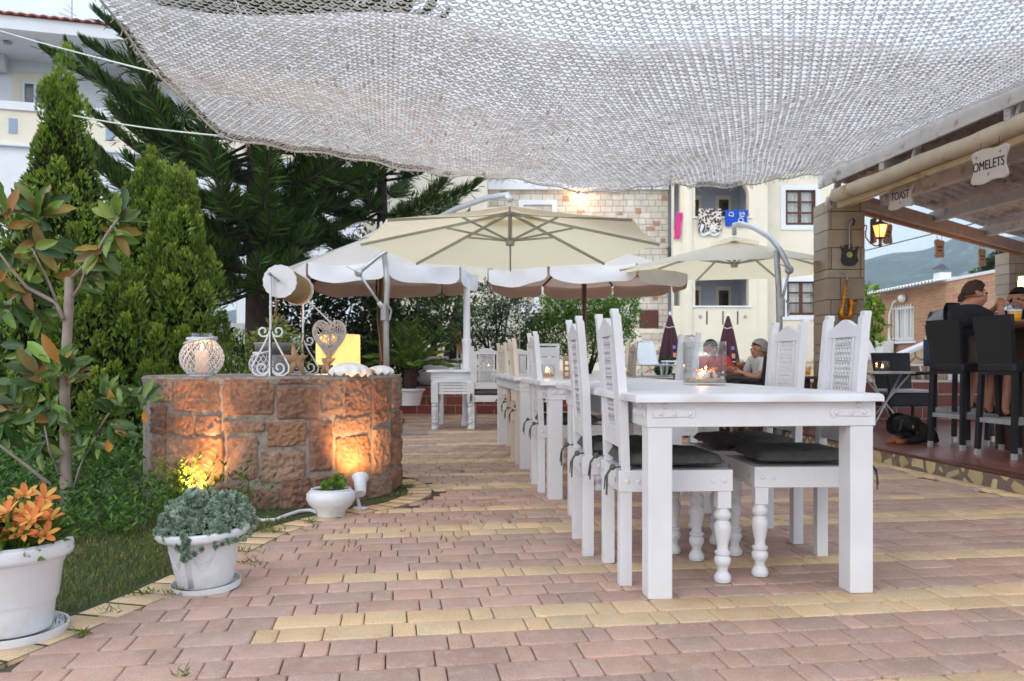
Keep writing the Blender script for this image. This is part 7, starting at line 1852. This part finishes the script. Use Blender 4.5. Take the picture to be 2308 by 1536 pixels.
for s_ in (-1,1):
    mb=MB(); c=Vector((-.10,-.095,.235)) if s_<0 else Vector((-.02,-.09,.215))
    mb.grid(lambda u,v:tuple(c+Vector(((-.045 if s_<0 else .03)*v+(u-.5)*.035*(1-v*.3),-.02-.01*v,-.11*v))),4,6); mb.build('ear',M['black'],d,smooth=True,solid=.010)
tan=mat('tan_fur',lin(160,100,55),.8,.2,30)
MB().sphere((-.035,-.158,.165),.014,10,8,(1,.7,1.5)).build('cheek_patch',tan,d,smooth=True)
MB().sphere((.0,-.165,.108),.016,8,6).build('nose',M['black'],d,smooth=True)
# ================================================================ camouflage shade net
def netS(u,v):
    D0,D1=.6,1.0
    L0=Vector((-1.6,.6,2.80)); L1=Vector((-2.34,5.55,2.76)); L2=Vector((-2.30,6.5,2.68))
    vv=v
    l=L0.lerp(L1,vv/.84) if vv<.84 else L1.lerp(L2,(vv-.84)/.16)
    r_=Vector((4.85,.6,3.12)).lerp(Vector((3.53,9.35,3.02)),vv)
    p=l.lerp(r_,u)
    sag=(.27+.16*math.sin(math.pi*min(1,v*1.0)))*math.sin(math.pi*u)**.9
    p.z-=sag
    p.z+=.035*math.sin(u*23+v*5)*math.sin(math.pi*u)*v+.012*math.sin(v*31+u*9)
    p.y+=.04*math.sin(u*17)*v
    if v>.97: p.z-=.012*math.sin(u*90)*(v-.97)/.03
    return p
def net_layer(name,parent,v0,v1,dz,pitch=.055,seed=1,hs=1.0,tong=.1,mt='net'):
    Nu=int(6.0/pitch); L=8.9*(v1-v0); Nv=int(L/(pitch*1.22)); g=np.random.default_rng(seed)
    us=np.linspace(0,1,Nu*2+2); vs=np.linspace(v0,v1,Nv*2+2)
    # sample surface densely then interpolate bilinearly
    SU,SV=160,160
    vst=lambda u:(v0 if v0==0 else .50+(.13*(1-2*u)**2 if u<.5 else .06*(2*u-1)**2)+.012*math.sin(u*19))
    S=np.array([[list(netS(i/SU,vst(i/SU)+(v1-vst(i/SU))*j/SV)) for i in range(SU+1)] for j in range(SV+1)])
    S[...,2]+=dz
    def samp(u,v):
        a=np.clip(u*SU,0,SU-1e-6); b_=np.clip(v*SV,0,SV-1e-6); i=a.astype(int); j=b_.astype(int); fu=(a-i)[...,None]; fv=(b_-j)[...,None]
        return (S[j,i]*(1-fu)+S[j,i+1]*fu)*(1-fv)+(S[j+1,i]*(1-fu)+S[j+1,i+1]*fu)*fv
    # cell template: 12 hole points (fan with notch) and 12 rim points, in cell units
    hole=[]
    for k in range(7): a=math.pi-k/6*math.pi; hole.append((.5+.44*math.cos(a),.36+.55*math.sin(a)))
    for x_,y_ in ((.84,.15),(.66,.20),(.5,.36),(.34,.20),(.16,.15)): hole.append((x_,y_))
    hole=[(.5+(x_-.5)*hs,.45+(y_-.45)*hs) for x_,y_ in hole]
    rim=[(0,.40),(0,.8),(.2,1),(.5,1),(.8,1),(1,.8),(1,.40),(1,.1),(.75,0),(.5,0),(.25,0),(0,.1)]
    flap=[(.64,.30),(.5,.44),(.36,.30)]
    hole=np.array(hole); rim=np.array(rim)
    ii,jj=np.meshgrid(np.arange(Nu),np.arange(Nv)); ii=ii.ravel(); jj=jj.ravel(); n=len(ii)
    offr=(jj%2)*.5
    cu=(ii+offr)[:,None]; cv=jj[:,None]
    jit=g.normal(size=(n,12,2))*.010
    hu=cu+hole[None,:,0]+jit[...,0]; hv=cv+hole[None,:,1]+jit[...,1]
    ru=cu+rim[None,:,0]; rv=cv+rim[None,:,1]+0*ru
    H=samp(np.clip(hu/Nu,0,1),hv/Nv+0*hu); Rm=samp(np.clip(ru/Nu,0,1),rv/Nv+0*ru)
    # cut flaps curl out of the plane
    curl=g.uniform(.0,.022,size=(n,1)); H[:,8:11,2]-=.3*curl*np.array([.6,1.2,.6]); H[:,1:6,2]+=g.uniform(-.002,.003,size=(n,1))
    # extra tongue hanging from the notch
    w_=np.stack([samp(np.clip((cu+.30)/Nu,0,1),(cv+.26)/Nv),samp(np.clip((cu+.70)/Nu,0,1),(cv+.26)/Nv),samp(np.clip((cu+.66)/Nu,0,1),(cv+.58)/Nv),samp(np.clip((cu+.34)/Nu,0,1),(cv+.58)/Nv)],1)[:,:,0,:]
    tw=g.uniform(-.6,1,size=(n,1)); w_[:,2:,2]-=.022*np.abs(tw)+.004; w_[:,2,2]+=.008*tw[:,0]; w_[:,2:,0]+=g.normal(size=(n,1))*.006
    V=np.concatenate([Rm,H,w_],1).reshape(-1,3); b0=(np.arange(n)*28)[:,None]
    q=[];
    k=np.arange(12); k2=(k+1)%12
    Fc=np.stack([b0+k,b0+k2,b0+12+k2,b0+12+k],-1).reshape(-1,4)
    keep=g.random(n)<tong
    Fw=(b0[keep]+np.array([24,25,26,27])[None,:]).reshape(-1,4)
    return npmesh(name,V,[Fc,Fw],M[mt],parent)
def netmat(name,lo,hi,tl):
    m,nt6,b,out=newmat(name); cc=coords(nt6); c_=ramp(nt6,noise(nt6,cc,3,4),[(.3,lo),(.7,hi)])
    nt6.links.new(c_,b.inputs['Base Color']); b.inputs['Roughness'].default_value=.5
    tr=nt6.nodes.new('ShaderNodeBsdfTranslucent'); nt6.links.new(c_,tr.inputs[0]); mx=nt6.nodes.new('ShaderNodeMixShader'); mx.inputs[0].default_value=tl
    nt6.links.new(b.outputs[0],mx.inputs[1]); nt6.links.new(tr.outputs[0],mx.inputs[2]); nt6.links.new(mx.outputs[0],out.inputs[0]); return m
M['net']=netmat('net_fabric_dimmed',lin(206,198,193),lin(220,212,208),.34); M['net2']=netmat('net_fabric_skylit',(.84,.84,.84),(.9,.9,.9),.62)  # same cloth toned twice: lower sheet dimmer, fold brighter as if sky-lit
nt_=thing('shade_net','off-white scalloped camouflage net stretched overhead as a sagging sunshade','shade net',(0,0,0))
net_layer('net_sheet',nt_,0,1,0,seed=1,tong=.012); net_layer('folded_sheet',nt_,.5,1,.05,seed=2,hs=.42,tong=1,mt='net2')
# hem ropes and frayed edge
mb=MB(); mb.tube([netS(i/80,1)+Vector((0,0,.0)) for i in range(81)],.008,6); mb.tube([netS(0,i/60) for i in range(61)],.008,6); mb.build('hem_cord',M['cord'],nt_,smooth=True)
mb=MB(); random.seed(6)
for i in range(220):
    if i%4: p=netS(random.random(),1)
    else: p=netS(0,random.uniform(.5,1))
    L_=random.uniform(.015,.05); mb.tube([p,p+Vector((random.uniform(-.02,.02),random.uniform(-.01,.01),-L_*.5)),p+Vector((random.uniform(-.025,.025),0,-L_))],.003,4)
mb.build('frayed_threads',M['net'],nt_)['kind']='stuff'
def rope(label,a,b_,sag):
    mb=MB(); mb.tube([Vector(a).lerp(Vector(b_),k/20)+Vector((0,0,-sag*math.sin(math.pi*k/20))) for k in range(21)],.007,6); mb.sphere(a,.02,8,6)
    return tag(mb.build('guy_rope',M['cord'],smooth=True),label,'rope','guy ropes of the shade net')
rope('white guy rope from the net edge up to the white house at top left',netS(0,.80),P(-160,12,13.0),.05)
rope('white guy rope from the lower net corner across to the tall conifer',netS(0,1),P(150,258,7.35),.02)
# thin evening haze over the whole place
hz_,nt7,b7,out7=newmat('haze_air'); nt7.nodes.remove(b7); pv=nt7.nodes.new('ShaderNodeVolumePrincipled'); pv.inputs['Color'].default_value=(.66,.84,1,1); pv.inputs['Density'].default_value=.0006; pv.inputs['Anisotropy'].default_value=0
nt7.links.new(pv.outputs[0],out7.inputs['Volume'])
tag(MB().box(-5200,5800,-60,1750,-9.5,420).build('haze',hz_),'pale blue evening haze softening the distant hill','haze',kind='stuff')
# power line beyond the lantern
mb=MB(); mb.tube([P(1860,582,20),P(1960,563,19),P(2100,528,17.5),P(2260,488,16)],.012,5)
tag(mb.build('power_line',M['black']),'thin black cable crossing the sky behind the lantern','cable')
# fence post beside the pillar
# ================================================================ loose ends: labels for the setting
for o in list(C.objects):
    if o.parent is None and o.type=='MESH' and 'label' not in o and o.get('kind')=='stuff': pass
for n_,lab,cat in (('lawn_grass','short mown grass along the yellow border','grass'),('ground_cover','dense leafy green ground cover under the broad-leaved tree and conifers','ground cover'),('joint_weeds','small weeds and grass tufts in the paving joints and along the border','weeds')):
    o=bpy.data.objects.get(n_); tag(o,lab,cat)
